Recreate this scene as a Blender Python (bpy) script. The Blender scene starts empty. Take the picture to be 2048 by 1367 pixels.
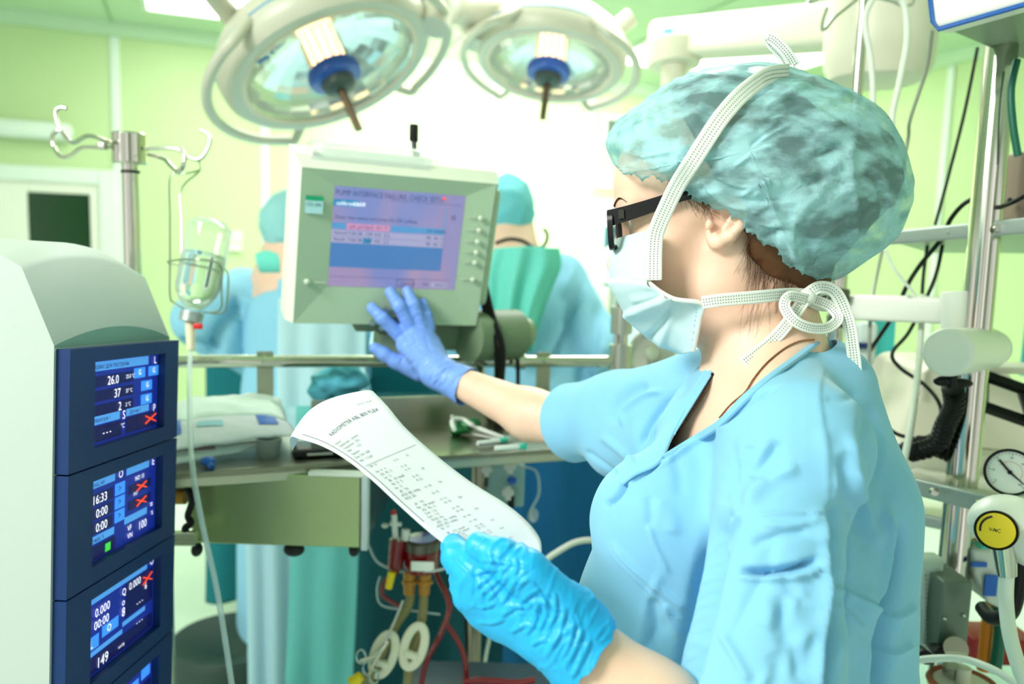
import bpy, math, random
import numpy as np
from mathutils import Vector, Matrix

# ---------------------------------------------------------------- camera, world, exposure
SC = bpy.context.scene
COL = SC.collection
FPX = 1607.0; CX, CY = 1024.0, 683.5
PITCH, ROLL = math.radians(6.6), math.radians(1.77)
CAM = np.array([0, 0, 1.45])
_R0 = np.array([1, 0, 0.]); _U0 = np.array([0, math.sin(PITCH), math.cos(PITCH)])
FW = np.array([0, math.cos(PITCH), -math.sin(PITCH)])
UP = _U0 * math.cos(ROLL) - _R0 * math.sin(ROLL)
RT = _R0 * math.cos(ROLL) + _U0 * math.sin(ROLL)
cam = bpy.data.cameras.new('camera')
cam.sensor_width = 36.0; cam.lens = 36.0 * FPX / 2048.0
cam.clip_start = 0.02; cam.clip_end = 60
cam.dof.use_dof = True; cam.dof.focus_distance = 0.84; cam.dof.aperture_fstop = 3.6
cam_o = bpy.data.objects.new('camera', cam); COL.objects.link(cam_o)
cam_o.matrix_world = Matrix(((RT[0], UP[0], -FW[0], CAM[0]), (RT[1], UP[1], -FW[1], CAM[1]), (RT[2], UP[2], -FW[2], CAM[2]), (0, 0, 0, 1)))
SC.camera = cam_o
SC.view_settings.view_transform = 'Standard'; SC.view_settings.look = 'None'
SC.view_settings.exposure = 0.38; SC.view_settings.gamma = 1.0
try: SC.view_settings.use_curve_mapping = False
except Exception: pass
SC.cycles.use_denoising = True
SC.cycles.max_bounces = 8; SC.cycles.transparent_max_bounces = 10; SC.cycles.diffuse_bounces = 4
SC.cycles.caustics_reflective = False; SC.cycles.caustics_refractive = False
SC.cycles.sample_clamp_indirect = 4.0
world = bpy.data.worlds.new('world'); SC.world = world; world.use_nodes = True
world.node_tree.nodes['Background'].inputs[0].default_value = (0.98, 1.0, 1.0, 1)
world.node_tree.nodes['Background'].inputs[1].default_value = 0.8

_nt = world.node_tree; _tc = _nt.nodes.new('ShaderNodeTexCoord'); _mp = _nt.nodes.new('ShaderNodeMapping'); _mp.inputs['Scale'].default_value = (2.6, 2.6, .7)
_nz = _nt.nodes.new('ShaderNodeTexNoise'); _nz.inputs['Scale'].default_value = 1.5; _nz.inputs['Detail'].default_value = 1.5
_cr = _nt.nodes.new('ShaderNodeValToRGB'); _cr.color_ramp.elements[0].position = .42; _cr.color_ramp.elements[1].position = .60
_cr.color_ramp.elements[0].color = (.20, .27, .17, 1); _cr.color_ramp.elements[1].color = (1.5, 1.52, 1.52, 1)      # noise of dark and bright bands, added to streak the steel reflections
_nt.links.new(_tc.outputs['Generated'], _mp.inputs[0]); _nt.links.new(_mp.outputs[0], _nz.inputs['Vector']); _nt.links.new(_nz.outputs['Fac'], _cr.inputs[0]); _nt.links.new(_cr.outputs[0], _nt.nodes['Background'].inputs[0])

def area(name, loc, target, sx, sy, power, col=(1, 1, 1)):
    l = bpy.data.lights.new(name, 'AREA'); l.shape = 'RECTANGLE'; l.size = sx; l.size_y = sy
    l.energy = power; l.color = col
    o = bpy.data.objects.new(name, l); COL.objects.link(o); o.location = loc
    o.rotation_euler = (Vector(target) - Vector(loc)).to_track_quat('-Z', 'Y').to_euler()
    return o
def spot(name, loc, target, power, ang, blend=1.0, col=(1, 1, 1), size=.1):
    l = bpy.data.lights.new(name, 'SPOT'); l.energy = power; l.spot_size = math.radians(ang); l.spot_blend = blend
    l.color = col; l.shadow_soft_size = size
    o = bpy.data.objects.new(name, l); COL.objects.link(o); o.location = loc
    o.rotation_euler = (Vector(target) - Vector(loc)).to_track_quat('-Z', 'Y').to_euler()
    return o
# area lamps added out of view: key at upper left, fills for the rear
area('added_key_over_camera', (-1.7, -0.3, 2.93), (0.2, 0.9, 1.2), 1.1, 1.1, 115, (1, 0.99, 0.96))
area('added_fill_over_table', (0.0, 3.2, 2.93), (0.0, 2.8, 0.5), 1.8, 1.4, 84, (1, 1, 0.99))
area('added_fill_at_door', (-2.2, 3.6, 2.93), (-2.2, 4.2, 0.5), 1.2, 1.2, 5, (1, 1, 0.99))
area('added_fill_at_rack', (1.9, 3.2, 2.93), (1.7, 2.8, 0.5), 1.2, 1.2, 26, (1, 1, 0.99))
spot('added_wall_spot', (0.1, 4.4, 2.2), (-0.25, 7.2, 2.15), 640, 74, 1.0, (1, 1, 1), .25)  # added spot that bleaches the back wall, apart from the modelled lamps
spot('added_wall_spot_low', (0.0, 4.2, 2.3), (-0.9, 6.9, 1.5), 110, 80, 1.0, (1, 1, 1), .25)  # second added spot, widens the bright wall patch downwards

# ---------------------------------------------------------------- helpers
def P(x, y, d):
    return CAM + d * (FW + RT * ((x - CX) / FPX) - UP * ((y - CY) / FPX))
def proj(X):
    v = np.atleast_2d(X) - CAM; z = v @ FW
    return np.stack([CX + FPX * (v @ RT) / z, CY - FPX * (v @ UP) / z, z], 1)
def V(*a): return np.array(a, float)
def unit(v):
    v = np.asarray(v, float); return v / (np.linalg.norm(v) + 1e-12)
def srgb(r, g, b):
    f = lambda c: (c / 255 / 12.92) if c / 255 <= .04045 else ((c / 255 + .055) / 1.055) ** 2.4
    return (f(r), f(g), f(b), 1)
_mats = {}
def mat(name, rgb, rough=.5, metal=0.0, emit=None, estr=1.0, trans=0.0, alpha=1.0, coat=0.0, bump=None, ior=1.45, sss=0.0, noise=None, spec=.5, sheen=0.0):
    if name in _mats: return _mats[name]
    m = bpy.data.materials.new(name); m.use_nodes = True
    nt = m.node_tree; b = nt.nodes['Principled BSDF']
    c = srgb(*rgb)
    b.inputs['Base Color'].default_value = c; b.inputs['Roughness'].default_value = rough
    b.inputs['Metallic'].default_value = metal; b.inputs['IOR'].default_value = ior
    b.inputs['Transmission Weight'].default_value = trans; b.inputs['Alpha'].default_value = alpha
    b.inputs['Coat Weight'].default_value = coat; b.inputs['Specular IOR Level'].default_value = spec
    b.inputs['Sheen Weight'].default_value = sheen
    if sss:
        b.inputs['Subsurface Weight'].default_value = sss; b.inputs['Subsurface Radius'].default_value = (1, .35, .2); b.inputs['Subsurface Scale'].default_value = .006
    if emit is not None:
        b.inputs['Emission Color'].default_value = srgb(*emit); b.inputs['Emission Strength'].default_value = estr
    tc = nt.nodes.new('ShaderNodeTexCoord')
    if noise:   # (scale, amount, second rgb)
        n = nt.nodes.new('ShaderNodeTexNoise'); n.inputs['Scale'].default_value = noise[0]; n.inputs['Detail'].default_value = 4
        nt.links.new(tc.outputs['Object'], n.inputs['Vector'])
        mx = nt.nodes.new('ShaderNodeMix'); mx.data_type = 'RGBA'
        rp = nt.nodes.new('ShaderNodeMapRange'); rp.inputs[1].default_value = .35; rp.inputs[2].default_value = .65; rp.inputs[4].default_value = noise[1]
        nt.links.new(n.outputs['Fac'], rp.inputs[0]); nt.links.new(rp.outputs[0], mx.inputs[0])
        mx.inputs[6].default_value = c; mx.inputs[7].default_value = srgb(*noise[2])
        nt.links.new(mx.outputs[2], b.inputs['Base Color'])
    if bump:    # (scale, strength, distance[, stretch])
        n = nt.nodes.new('ShaderNodeTexNoise'); n.inputs['Scale'].default_value = bump[0]; n.inputs['Detail'].default_value = 3
        mp = nt.nodes.new('ShaderNodeMapping'); mp.inputs['Scale'].default_value = bump[3] if len(bump) > 3 else (1, 1, 1)
        nt.links.new(tc.outputs['Object'], mp.inputs[0]); nt.links.new(mp.outputs[0], n.inputs['Vector'])
        bp = nt.nodes.new('ShaderNodeBump'); bp.inputs['Strength'].default_value = bump[1]; bp.inputs['Distance'].default_value = bump[2]
        nt.links.new(n.outputs['Fac'], bp.inputs['Height']); nt.links.new(bp.outputs['Normal'], b.inputs['Normal'])
    _mats[name] = m
    return m
LOC = {}
def root(name, loc, label, cat, group=None):
    o = bpy.data.objects.new(name, None); COL.objects.link(o); o.empty_display_size = .05
    o.location = tuple(loc); LOC[o] = np.array(loc, float)
    tag(o, label, cat, group)
    return o
def tag(o, label=None, cat=None, group=None, kind=None):
    if label: o['label'] = label
    if cat: o['category'] = cat
    if group: o['group'] = group
    if kind: o['kind'] = kind
    return o
def frame_from_axis(ax, hint=(0, 0, 1)):
    w = unit(ax); h = np.array(hint, float)
    if abs(w @ unit(h)) > .97: h = V(1, 0, 0) if abs(w[0]) < .9 else V(0, 1, 0)
    u = unit(np.cross(h, w)); v = np.cross(w, u)
    return u, v, w
def smooth_path(pts, n=8, closed=False):
    pts = np.array(pts, float); out = []
    N = len(pts)
    rng = range(N if closed else N - 1)
    for i in rng:
        if closed: p0, p1, p2, p3 = pts[(i - 1) % N], pts[i], pts[(i + 1) % N], pts[(i + 2) % N]
        else: p0, p1, p2, p3 = pts[max(i - 1, 0)], pts[i], pts[i + 1], pts[min(i + 2, N - 1)]
        for k in range(n):
            t = k / n
            out.append(.5 * ((2 * p1) + (-p0 + p2) * t + (2 * p0 - 5 * p1 + 4 * p2 - p3) * t * t + (-p0 + 3 * p1 - 3 * p2 + p3) * t ** 3))
    if not closed: out.append(pts[-1])
    return np.array(out)
class MB:
    def __init__(s): s.v = []; s.f = []; s.mi = []; s.n = 0; s.cur = 0
    def add(s, vs, fs):
        vs = np.asarray(vs, float).reshape(-1, 3); s.v.append(vs)
        for f in fs: s.f.append(tuple(int(i) + s.n for i in f)); s.mi.append(s.cur)
        s.n += len(vs); return s
    def box(s, c, size, ax=None, bev=0.0):
        ax = np.eye(3) if ax is None else np.array(ax, float)      # rows = local axes in world
        h = np.array(size, float) / 2; c = np.asarray(c, float)
        if bev <= 0:
            q = np.array([[x, y, z] for x in (-1, 1) for y in (-1, 1) for z in (-1, 1)]) * h
            fs = [(0, 1, 3, 2), (4, 6, 7, 5), (0, 4, 5, 1), (2, 3, 7, 6), (0, 2, 6, 4), (1, 5, 7, 3)]
            return s.add(c + q @ ax, fs)
        # rounded: superellipsoid-like box from offset corners
        b = min(bev, h.min() * .98); n = 3; vs = []; idx = {}
        m = 2 * (n + 1)
        def val(i, hh):
            k = i % (n + 1); a = k / n * math.pi / 2
            return (a, -1) if i <= n else (a, 1)
        # build sphere-like grid by cube mapping
        lin = np.linspace(-1, 1, 7)
        faces = []
        base = 0
        allv = []
        for axis in range(3):
            for sg in (-1, 1):
                g = []
                for a in lin:
                    for d in lin:
                        p = [0, 0, 0]; p[axis] = sg; p[(axis + 1) % 3] = a; p[(axis + 2) % 3] = d
                        p = np.array(p, float)
                        inner = np.sign(p) * (np.abs(p) > .34) * (h - b)
                        inner = np.where(np.abs(p) > .34, inner, p / .34 * (h - b))
                        dirv = np.where(np.abs(p) > .34, np.sign(p) * (np.abs(p) - .34) / .66, 0)
                        dirv = unit(dirv) if np.linalg.norm(dirv) > 0 else dirv
                        g.append(inner + dirv * b)
                off = len(allv); allv += g
                for i in range(6):
                    for j in range(6):
                        a0 = off + i * 7 + j
                        q = (a0, a0 + 7, a0 + 8, a0 + 1)
                        faces.append(q if sg > 0 else q[::-1])
        return s.add(c + np.array(allv) @ ax, faces)
    def cyl(s, a, b, r, n=24, r2=None, cap=True):
        a = np.asarray(a, float); b = np.asarray(b, float); r2 = r if r2 is None else r2
        u, v, w = frame_from_axis(b - a)
        t = np.arange(n) / n * 2 * math.pi
        ring = np.outer(np.cos(t), u) + np.outer(np.sin(t), v)
        vs = np.vstack([a + ring * r, b + ring * r2])
        fs = [(i, (i + 1) % n, n + (i + 1) % n, n + i) for i in range(n)]
        if cap: fs += [tuple(range(n - 1, -1, -1)), tuple(range(n, 2 * n))]
        return s.add(vs, fs)
    def tube(s, pts, r, n=8, closed=False, cap=True, flat=None, hint=(0, 0, 1)):
        pts = np.array(pts, float); N = len(pts)
        r = np.broadcast_to(np.asarray(r, float), (N,))
        if closed: T = np.roll(pts, -1, 0) - np.roll(pts, 1, 0)
        else: T = np.gradient(pts, axis=0)
        T = T / (np.linalg.norm(T, axis=1, keepdims=True) + 1e-12)
        u, v, w = frame_from_axis(T[0], hint); vs = []
        t = np.arange(n) / n * 2 * math.pi
        for i in range(N):
            u = unit(u - (u @ T[i]) * T[i]); v = np.cross(T[i], u)
            fl = (1, 1) if flat is None else flat
            vs.append(pts[i] + r[i] * (np.outer(np.cos(t) * fl[0], u) + np.outer(np.sin(t) * fl[1], v)))
        vs = np.vstack(vs); fs = []
        for i in range(N if closed else N - 1):
            j = (i + 1) % N
            for k in range(n):
                fs.append((i * n + k, i * n + (k + 1) % n, j * n + (k + 1) % n, j * n + k))
        if not closed and cap: fs += [tuple(range(n - 1, -1, -1)), tuple((N - 1) * n + k for k in range(n))]
        return s.add(vs, fs)
    def lathe(s, prof, o, ax, n=40, cap=False, hint=(0, 0, 1), sweep=None):
        u, v, w = frame_from_axis(ax, hint); o = np.asarray(o, float)
        prof = np.array(prof, float); t = np.arange(n) / n * 2 * math.pi
        ring = np.outer(np.cos(t), u) + np.outer(np.sin(t), v)
        vs = np.vstack([o + ring * max(r, 1e-5) + w * h for r, h in prof]); fs = []
        for i in range(len(prof) - 1):
            for k in range(n): fs.append((i * n + k, i * n + (k + 1) % n, (i + 1) * n + (k + 1) % n, (i + 1) * n + k))
        if cap: fs += [tuple(range(n - 1, -1, -1)), tuple((len(prof) - 1) * n + k for k in range(n))]
        return s.add(vs, fs)
    def ell(s, c, rad, ax=None, n=20, m=12):
        ax = np.eye(3) if ax is None else np.array(ax, float)
        vs = []; 
        for i in range(m + 1):
            a = math.pi * i / m
            for k in range(n):
                b = 2 * math.pi * k / n
                vs.append((math.sin(a) * math.cos(b), math.sin(a) * math.sin(b), math.cos(a)))
        vs = np.array(vs) * np.array(rad); fs = []
        for i in range(m):
            for k in range(n): fs.append((i * n + k, (i + 1) * n + k, (i + 1) * n + (k + 1) % n, i * n + (k + 1) % n))
        return s.add(np.asarray(c) + vs @ ax, fs)
    def grid(s, G, closed_u=False):
        G = np.asarray(G, float); a, b = G.shape[:2]; fs = []
        for i in range(a if closed_u else a - 1):
            for j in range(b - 1):
                i2 = (i + 1) % a
                fs.append((i * b + j, i2 * b + j, i2 * b + j + 1, i * b + j + 1))
        return s.add(G.reshape(-1, 3), fs)
    def poly(s, pts, thick=0, nrm=None):
        pts = np.array(pts, float); n = len(pts)
        if thick == 0: return s.add(pts, [tuple(range(n))])
        nrm = unit(nrm) * thick
        return s.add(np.vstack([pts, pts + nrm]), [tuple(range(n - 1, -1, -1)), tuple(range(n, 2 * n))] + [(i, (i + 1) % n, n + (i + 1) % n, n + i) for i in range(n)])
    def build(s, name, m, parent=None, smooth=True, mods=None, loc=None, auto=True):
        v = np.vstack(s.v) if s.v else np.zeros((0, 3))
        me = bpy.data.meshes.new(name)
        org = LOC[parent] if parent is not None else (np.array(loc, float) if loc is not None else (v.mean(0) if len(v) else np.zeros(3)))
        me.from_pydata((v - org).tolist(), [], s.f)
        ms = m if isinstance(m, (list, tuple)) else [m]
        for x in ms: me.materials.append(x)
        if len(ms) > 1: me.polygons.foreach_set('material_index', s.mi)
        me.validate()
        if smooth:
            me.polygons.foreach_set('use_smooth', [True] * len(me.polygons))
        me.update()
        o = bpy.data.objects.new(name, me); COL.objects.link(o)
        if parent is not None: o.parent = parent; LOC[o] = LOC[parent]
        else: o.location = tuple(org); LOC[o] = org
        if smooth and auto:
            try: me.set_sharp_from_angle(angle=math.radians(40))
            except Exception: pass
        for kind, kw in (mods or []):
            md = o.modifiers.new(kind.lower(), kind)
            for k, val in kw.items(): setattr(md, k, val)
        return o
class Pieces(MB):
    """every add() becomes an object of its own"""
    def __init__(s): super().__init__(); s.parts = []
    def add(s, vs, fs):
        s.parts.append(MB().add(vs, fs)); s.n += 1; return s
    def build(s, name, m, parent=None, **k):
        for q in s.parts: o = q.build(name, m, parent, **k)
        return o
BEV = lambda w, seg=3: ('BEVEL', dict(width=w, segments=seg, limit_method='ANGLE'))
def one(name, m, shape, parent=None, **k):
    b = MB(); shape(b); return b.build(name, m, parent, **k)
def text_part(name, txt, size, o, right, up, m, parent, depth=.0003, align='LEFT', sx=1.0):
    cu = bpy.data.curves.new(name, 'FONT'); cu.body = txt; cu.size = size; cu.align_x = align; cu.resolution_u = 2
    ob = bpy.data.objects.new(name, cu); COL.objects.link(ob)
    dg = bpy.context.evaluated_depsgraph_get(); me = bpy.data.meshes.new_from_object(ob.evaluated_get(dg))
    bpy.data.objects.remove(ob); bpy.data.curves.remove(cu)
    r, u = unit(right), unit(up); n = np.cross(r, u)
    co = np.array([v.co[:] for v in me.vertices]) if len(me.vertices) else np.zeros((0, 3))
    b = MB()
    if len(co):
        w = np.asarray(o) + np.outer(co[:, 0] * sx, r) + np.outer(co[:, 1], u) + n * depth
        b.add(w, [tuple(p.vertices) for p in me.polygons])
    bpy.data.meshes.remove(me)
    return b if name is None else b.build(name, m, parent, smooth=False)
def text_into(b, txt, size, o, right, up, depth=.0003, sx=1.0):
    t = text_geo(txt, size); r, u = unit(right), unit(up); n = np.cross(r, u)
    co, fs = t
    if len(co): b.add(np.asarray(o) + np.outer(co[:, 0] * sx, r) + np.outer(co[:, 1], u) + n * depth, fs)
_tg = {}
def text_geo(txt, size):
    if (txt, size) in _tg: return _tg[(txt, size)]
    cu = bpy.data.curves.new('t', 'FONT'); cu.body = txt; cu.size = size; cu.resolution_u = 2
    ob = bpy.data.objects.new('t', cu); COL.objects.link(ob)
    dg = bpy.context.evaluated_depsgraph_get(); me = bpy.data.meshes.new_from_object(ob.evaluated_get(dg))
    bpy.data.objects.remove(ob); bpy.data.curves.remove(cu)
    co = np.array([v.co[:] for v in me.vertices]) if len(me.vertices) else np.zeros((0, 3))
    fs = [tuple(p.vertices) for p in me.polygons]
    bpy.data.meshes.remove(me); _tg[(txt, size)] = (co, fs)
    return co, fs

# ---- implicit surfaces: distance fields meshed by surface nets
def smin(a, b, k):
    h = np.clip(.5 + .5 * (b - a) / k, 0, 1); return b + (a - b) * h - k * h * (1 - h)
def cap_d(p, a, b, r1, r2=None):
    r2 = r1 if r2 is None else r2; a = np.asarray(a, float); b = np.asarray(b, float)
    ab = b - a; t = np.clip(((p - a) @ ab) / (ab @ ab + 1e-12), 0, 1)
    return np.linalg.norm(p - a - t[:, None] * ab, axis=1) - (r1 + (r2 - r1) * t)
def ell_d(p, c, r, ax=None):
    q = p - np.asarray(c, float); r = np.asarray(r, float)
    if ax is not None: q = q @ np.array(ax).T
    k0 = np.linalg.norm(q / r, axis=1); k1 = np.linalg.norm(q / (r * r), axis=1)
    return k0 * (k0 - 1) / (k1 + 1e-9)
def chain_d(p, pts, k=.01):
    d = None
    for (a, ra), (b, rb) in zip(pts[:-1], pts[1:]):
        e = cap_d(p, a, b, ra, rb); d = e if d is None else smin(d, e, k)
    return d
def surf_net(fn, lo, hi, vox):
    lo = np.array(lo, float); hi = np.array(hi, float)
    B = 8; nb = np.ceil((hi - lo) / (vox * B)).astype(int); n = nb * B + 1
    ci = np.stack(np.meshgrid(*[np.arange(k) for k in nb], indexing='ij'), -1).reshape(-1, 3)
    cd = fn(lo + (ci + .5) * B * vox)
    act = np.abs(cd) < B * vox * 1.25
    D = np.ones(n) * 1.0
    sgn = cd.reshape(nb)
    D[:-1, :-1, :-1] = np.repeat(np.repeat(np.repeat(np.sign(sgn), B, 0), B, 1), B, 2)
    loc = np.stack(np.meshgrid(*[np.arange(B + 1)] * 3, indexing='ij'), -1).reshape(-1, 3)
    A = ci[act]
    for s in range(0, len(A), 400):
        idx = (A[s:s + 400][:, None, :] * B + loc[None]).reshape(-1, 3)
        D[idx[:, 0], idx[:, 1], idx[:, 2]] = fn(lo + idx * vox)
    S = D < 0
    c = np.zeros(tuple(k - 1 for k in n), int)
    for dx in (0, 1):
        for dy in (0, 1):
            for dz in (0, 1): c += S[dx:n[0] - 1 + dx, dy:n[1] - 1 + dy, dz:n[2] - 1 + dz]
    cells = np.argwhere((c > 0) & (c < 8)); cid = -np.ones(c.shape, int); cid[tuple(cells.T)] = np.arange(len(cells))
    acc = np.zeros((len(cells), 3)); cnt = np.zeros(len(cells))
    cor = [(x, y, z) for x in (0, 1) for y in (0, 1) for z in (0, 1)]
    for a in cor:
        for ax_ in range(3):
            if a[ax_] == 0:
                b = list(a); b[ax_] = 1
                ia = cells + a; ib = cells + b
                da = D[tuple(ia.T)]; db = D[tuple(ib.T)]
                m = (da < 0) != (db < 0); t = np.where(m, da / (da - db + 1e-12), 0)
                acc += np.where(m[:, None], ia + t[:, None] * (ib - ia), 0); cnt += m
    vs = lo + acc / cnt[:, None] * vox
    fs = []
    for ax_ in range(3):
        o1, o2 = (ax_ + 1) % 3, (ax_ + 2) % 3
        sl0 = [slice(None)] * 3; sl1 = [slice(None)] * 3
        sl0[ax_] = slice(0, -1); sl1[ax_] = slice(1, None)
        e = S[tuple(sl0)] != S[tuple(sl1)]
        ed = np.argwhere(e)
        ok = (ed[:, o1] > 0) & (ed[:, o2] > 0) & (ed[:, o1] < n[o1] - 1) & (ed[:, o2] < n[o2] - 1)
        ed = ed[ok]
        u = np.zeros(3, int); v = np.zeros(3, int); u[o1] = 1; v[o2] = 1
        q = np.stack([cid[tuple((ed - u - v).T)], cid[tuple((ed - v).T)], cid[tuple(ed.T)], cid[tuple((ed - u).T)]], 1)
        neg = S[tuple(ed.T)]
        q[~neg] = q[~neg][:, ::-1]
        fs.append(q[(q >= 0).all(1)])
    fs = np.vstack(fs)
    e = vox * .5                                               # one Newton step on to the surface
    for _ in range(2):
        d0 = fn(vs); g = np.stack([fn(vs + e * np.eye(3)[i]) - fn(vs - e * np.eye(3)[i]) for i in range(3)], 1) / (2 * e)
        gn = (g * g).sum(1, keepdims=True); vs = vs - np.clip(d0[:, None] * g / (gn + 1e-6), -vox, vox)
    return vs, fs
def vnormals(vs, fs):
    n = np.zeros_like(vs); a = np.cross(vs[fs[:, 2]] - vs[fs[:, 0]], vs[fs[:, 3 if fs.shape[1] > 3 else 1]] - vs[fs[:, 1 if fs.shape[1] > 3 else 0]])
    for k in range(fs.shape[1]): np.add.at(n, fs[:, k], a)
    return n / (np.linalg.norm(n, axis=1, keepdims=True) + 1e-12)
def clip(vs, fs, val):
    """keep the part of a mesh where val > 0, cutting cleanly along val = 0"""
    T = np.vstack([fs[:, [0, 1, 2]], fs[:, [0, 2, 3]]]) if fs.shape[1] == 4 else fs
    pos = val > 0; k = pos[T].sum(1)
    out = [tuple(t) for t in T[k == 3]]; vs = list(vs); cache = {}
    def cut(i, j):
        key = (min(i, j), max(i, j))
        if key not in cache:
            t = val[i] / (val[i] - val[j]); cache[key] = len(vs); vs.append(vs[i] + t * (vs[j] - vs[i]))
        return cache[key]
    for t in T[(k > 0) & (k < 3)]:
        r = []
        for a in range(3):
            i, j = int(t[a]), int(t[(a + 1) % 3])
            if pos[i]: r.append(i)
            if pos[i] != pos[j]: r.append(cut(i, j))
        out.append((r[0], r[1], r[2]))
        if len(r) == 4: out.append((r[0], r[2], r[3]))
    vs = np.array(vs); out = np.array(out); used = np.unique(out); mp = -np.ones(len(vs), int); mp[used] = np.arange(len(used))
    return vs[used], mp[out]
def seg_dist(pt, line):
    """distance in px, signed side and position along a polyline, for many 2-D points"""
    L = np.array(line, float); best = np.full(len(pt), 1e9); side = np.zeros(len(pt)); s = np.zeros(len(pt))
    seg = np.linalg.norm(np.diff(L, axis=0), axis=1); cum = np.concatenate([[0], np.cumsum(seg)]); tot = cum[-1]
    for i in range(len(L) - 1):
        a, b = L[i], L[i + 1]; ab = b - a; t = np.clip(((pt - a) @ ab) / (ab @ ab), 0, 1)
        q = pt - a - t[:, None] * ab; d = np.linalg.norm(q, axis=1); m = d < best
        best[m] = d[m]; side[m] = np.sign(ab[0] * q[m, 1] - ab[1] * q[m, 0]); s[m] = (cum[i] + t[m] * seg[i]) / tot
    return best, side, s
def crease(vs, nr, folds):
    """fold lines of a cloth: (polyline, width, height, kind) with kind g ridge/groove or s an overlapping edge"""
    pj = proj(vs); vis = np.clip(-((vs - CAM) / np.linalg.norm(vs - CAM, axis=1, keepdims=True) * nr).sum(1) * 4 + .4, 0, 1)
    h = np.zeros(len(vs))
    for line, w, a, kind in folds:
        ln = smooth_path(np.array(line, float), 5) if len(line) > 2 else np.array(line, float)
        lo = ln.min(0) - 5 * w; hi = ln.max(0) + 5 * w
        m = (pj[:, 0] > lo[0]) & (pj[:, 0] < hi[0]) & (pj[:, 1] > lo[1]) & (pj[:, 1] < hi[1])
        if not m.any(): continue
        d, sd, s = seg_dist(pj[m, :2], ln)
        env = np.clip(np.minimum(s, 1 - s) * 5 + .15, 0, 1)
        env = env * env * (3 - 2 * env)
        if kind == 'g': h[m] += a * np.exp(-(d / w) ** 2) * env
        elif kind == 's': h[m] += a * np.exp(-np.clip(d * sd, 0, None) / (w * 2.5)) * (.5 + .5 * np.tanh(d * sd / 3.2)) * env
        else: h[m] += a * np.tanh(d * sd / w) * np.exp(-(d / (w * 4)) ** 2) * env
    return vs + nr * (h * vis)[:, None]
def vnoise(p, sc, seed=0):
    """smooth value noise, -1..1"""
    q = np.asarray(p) * sc; i = np.floor(q).astype(np.int64); f = q - i; f = f * f * (3 - 2 * f); r = 0
    def hsh(a):
        n = (a[:, 0] * 73856093) ^ (a[:, 1] * 19349663) ^ (a[:, 2] * 83492791) ^ (seed * 2654435761 % 2**31)
        n = (n ^ (n >> 13)) * 1274126177 & 0x7fffffff; n = n ^ (n >> 16)
        return (n & 0xffff) / 32767.5 - 1
    for dx in (0, 1):
        for dy in (0, 1):
            for dz in (0, 1):
                w = (f[:, 0] if dx else 1 - f[:, 0]) * (f[:, 1] if dy else 1 - f[:, 1]) * (f[:, 2] if dz else 1 - f[:, 2])
                r = r + w * hsh(i + np.array([dx, dy, dz]))
    return r
def mesh_of(vs, fs):
    b = MB(); b.v.append(vs); b.f = [tuple(map(int, f)) for f in fs]; b.mi = [0] * len(b.f); b.n = len(vs); return b

def edge_alpha(m, lo, hi, power=.35):
    nt = m.node_tree; lw = nt.nodes.new('ShaderNodeLayerWeight'); lw.inputs[0].default_value = power; mr = nt.nodes.new('ShaderNodeMapRange'); mr.inputs[3].default_value = lo; mr.inputs[4].default_value = hi
    nt.links.new(lw.outputs['Facing'], mr.inputs[0]); nt.links.new(mr.outputs[0], nt.nodes['Principled BSDF'].inputs['Alpha']); return m
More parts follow.
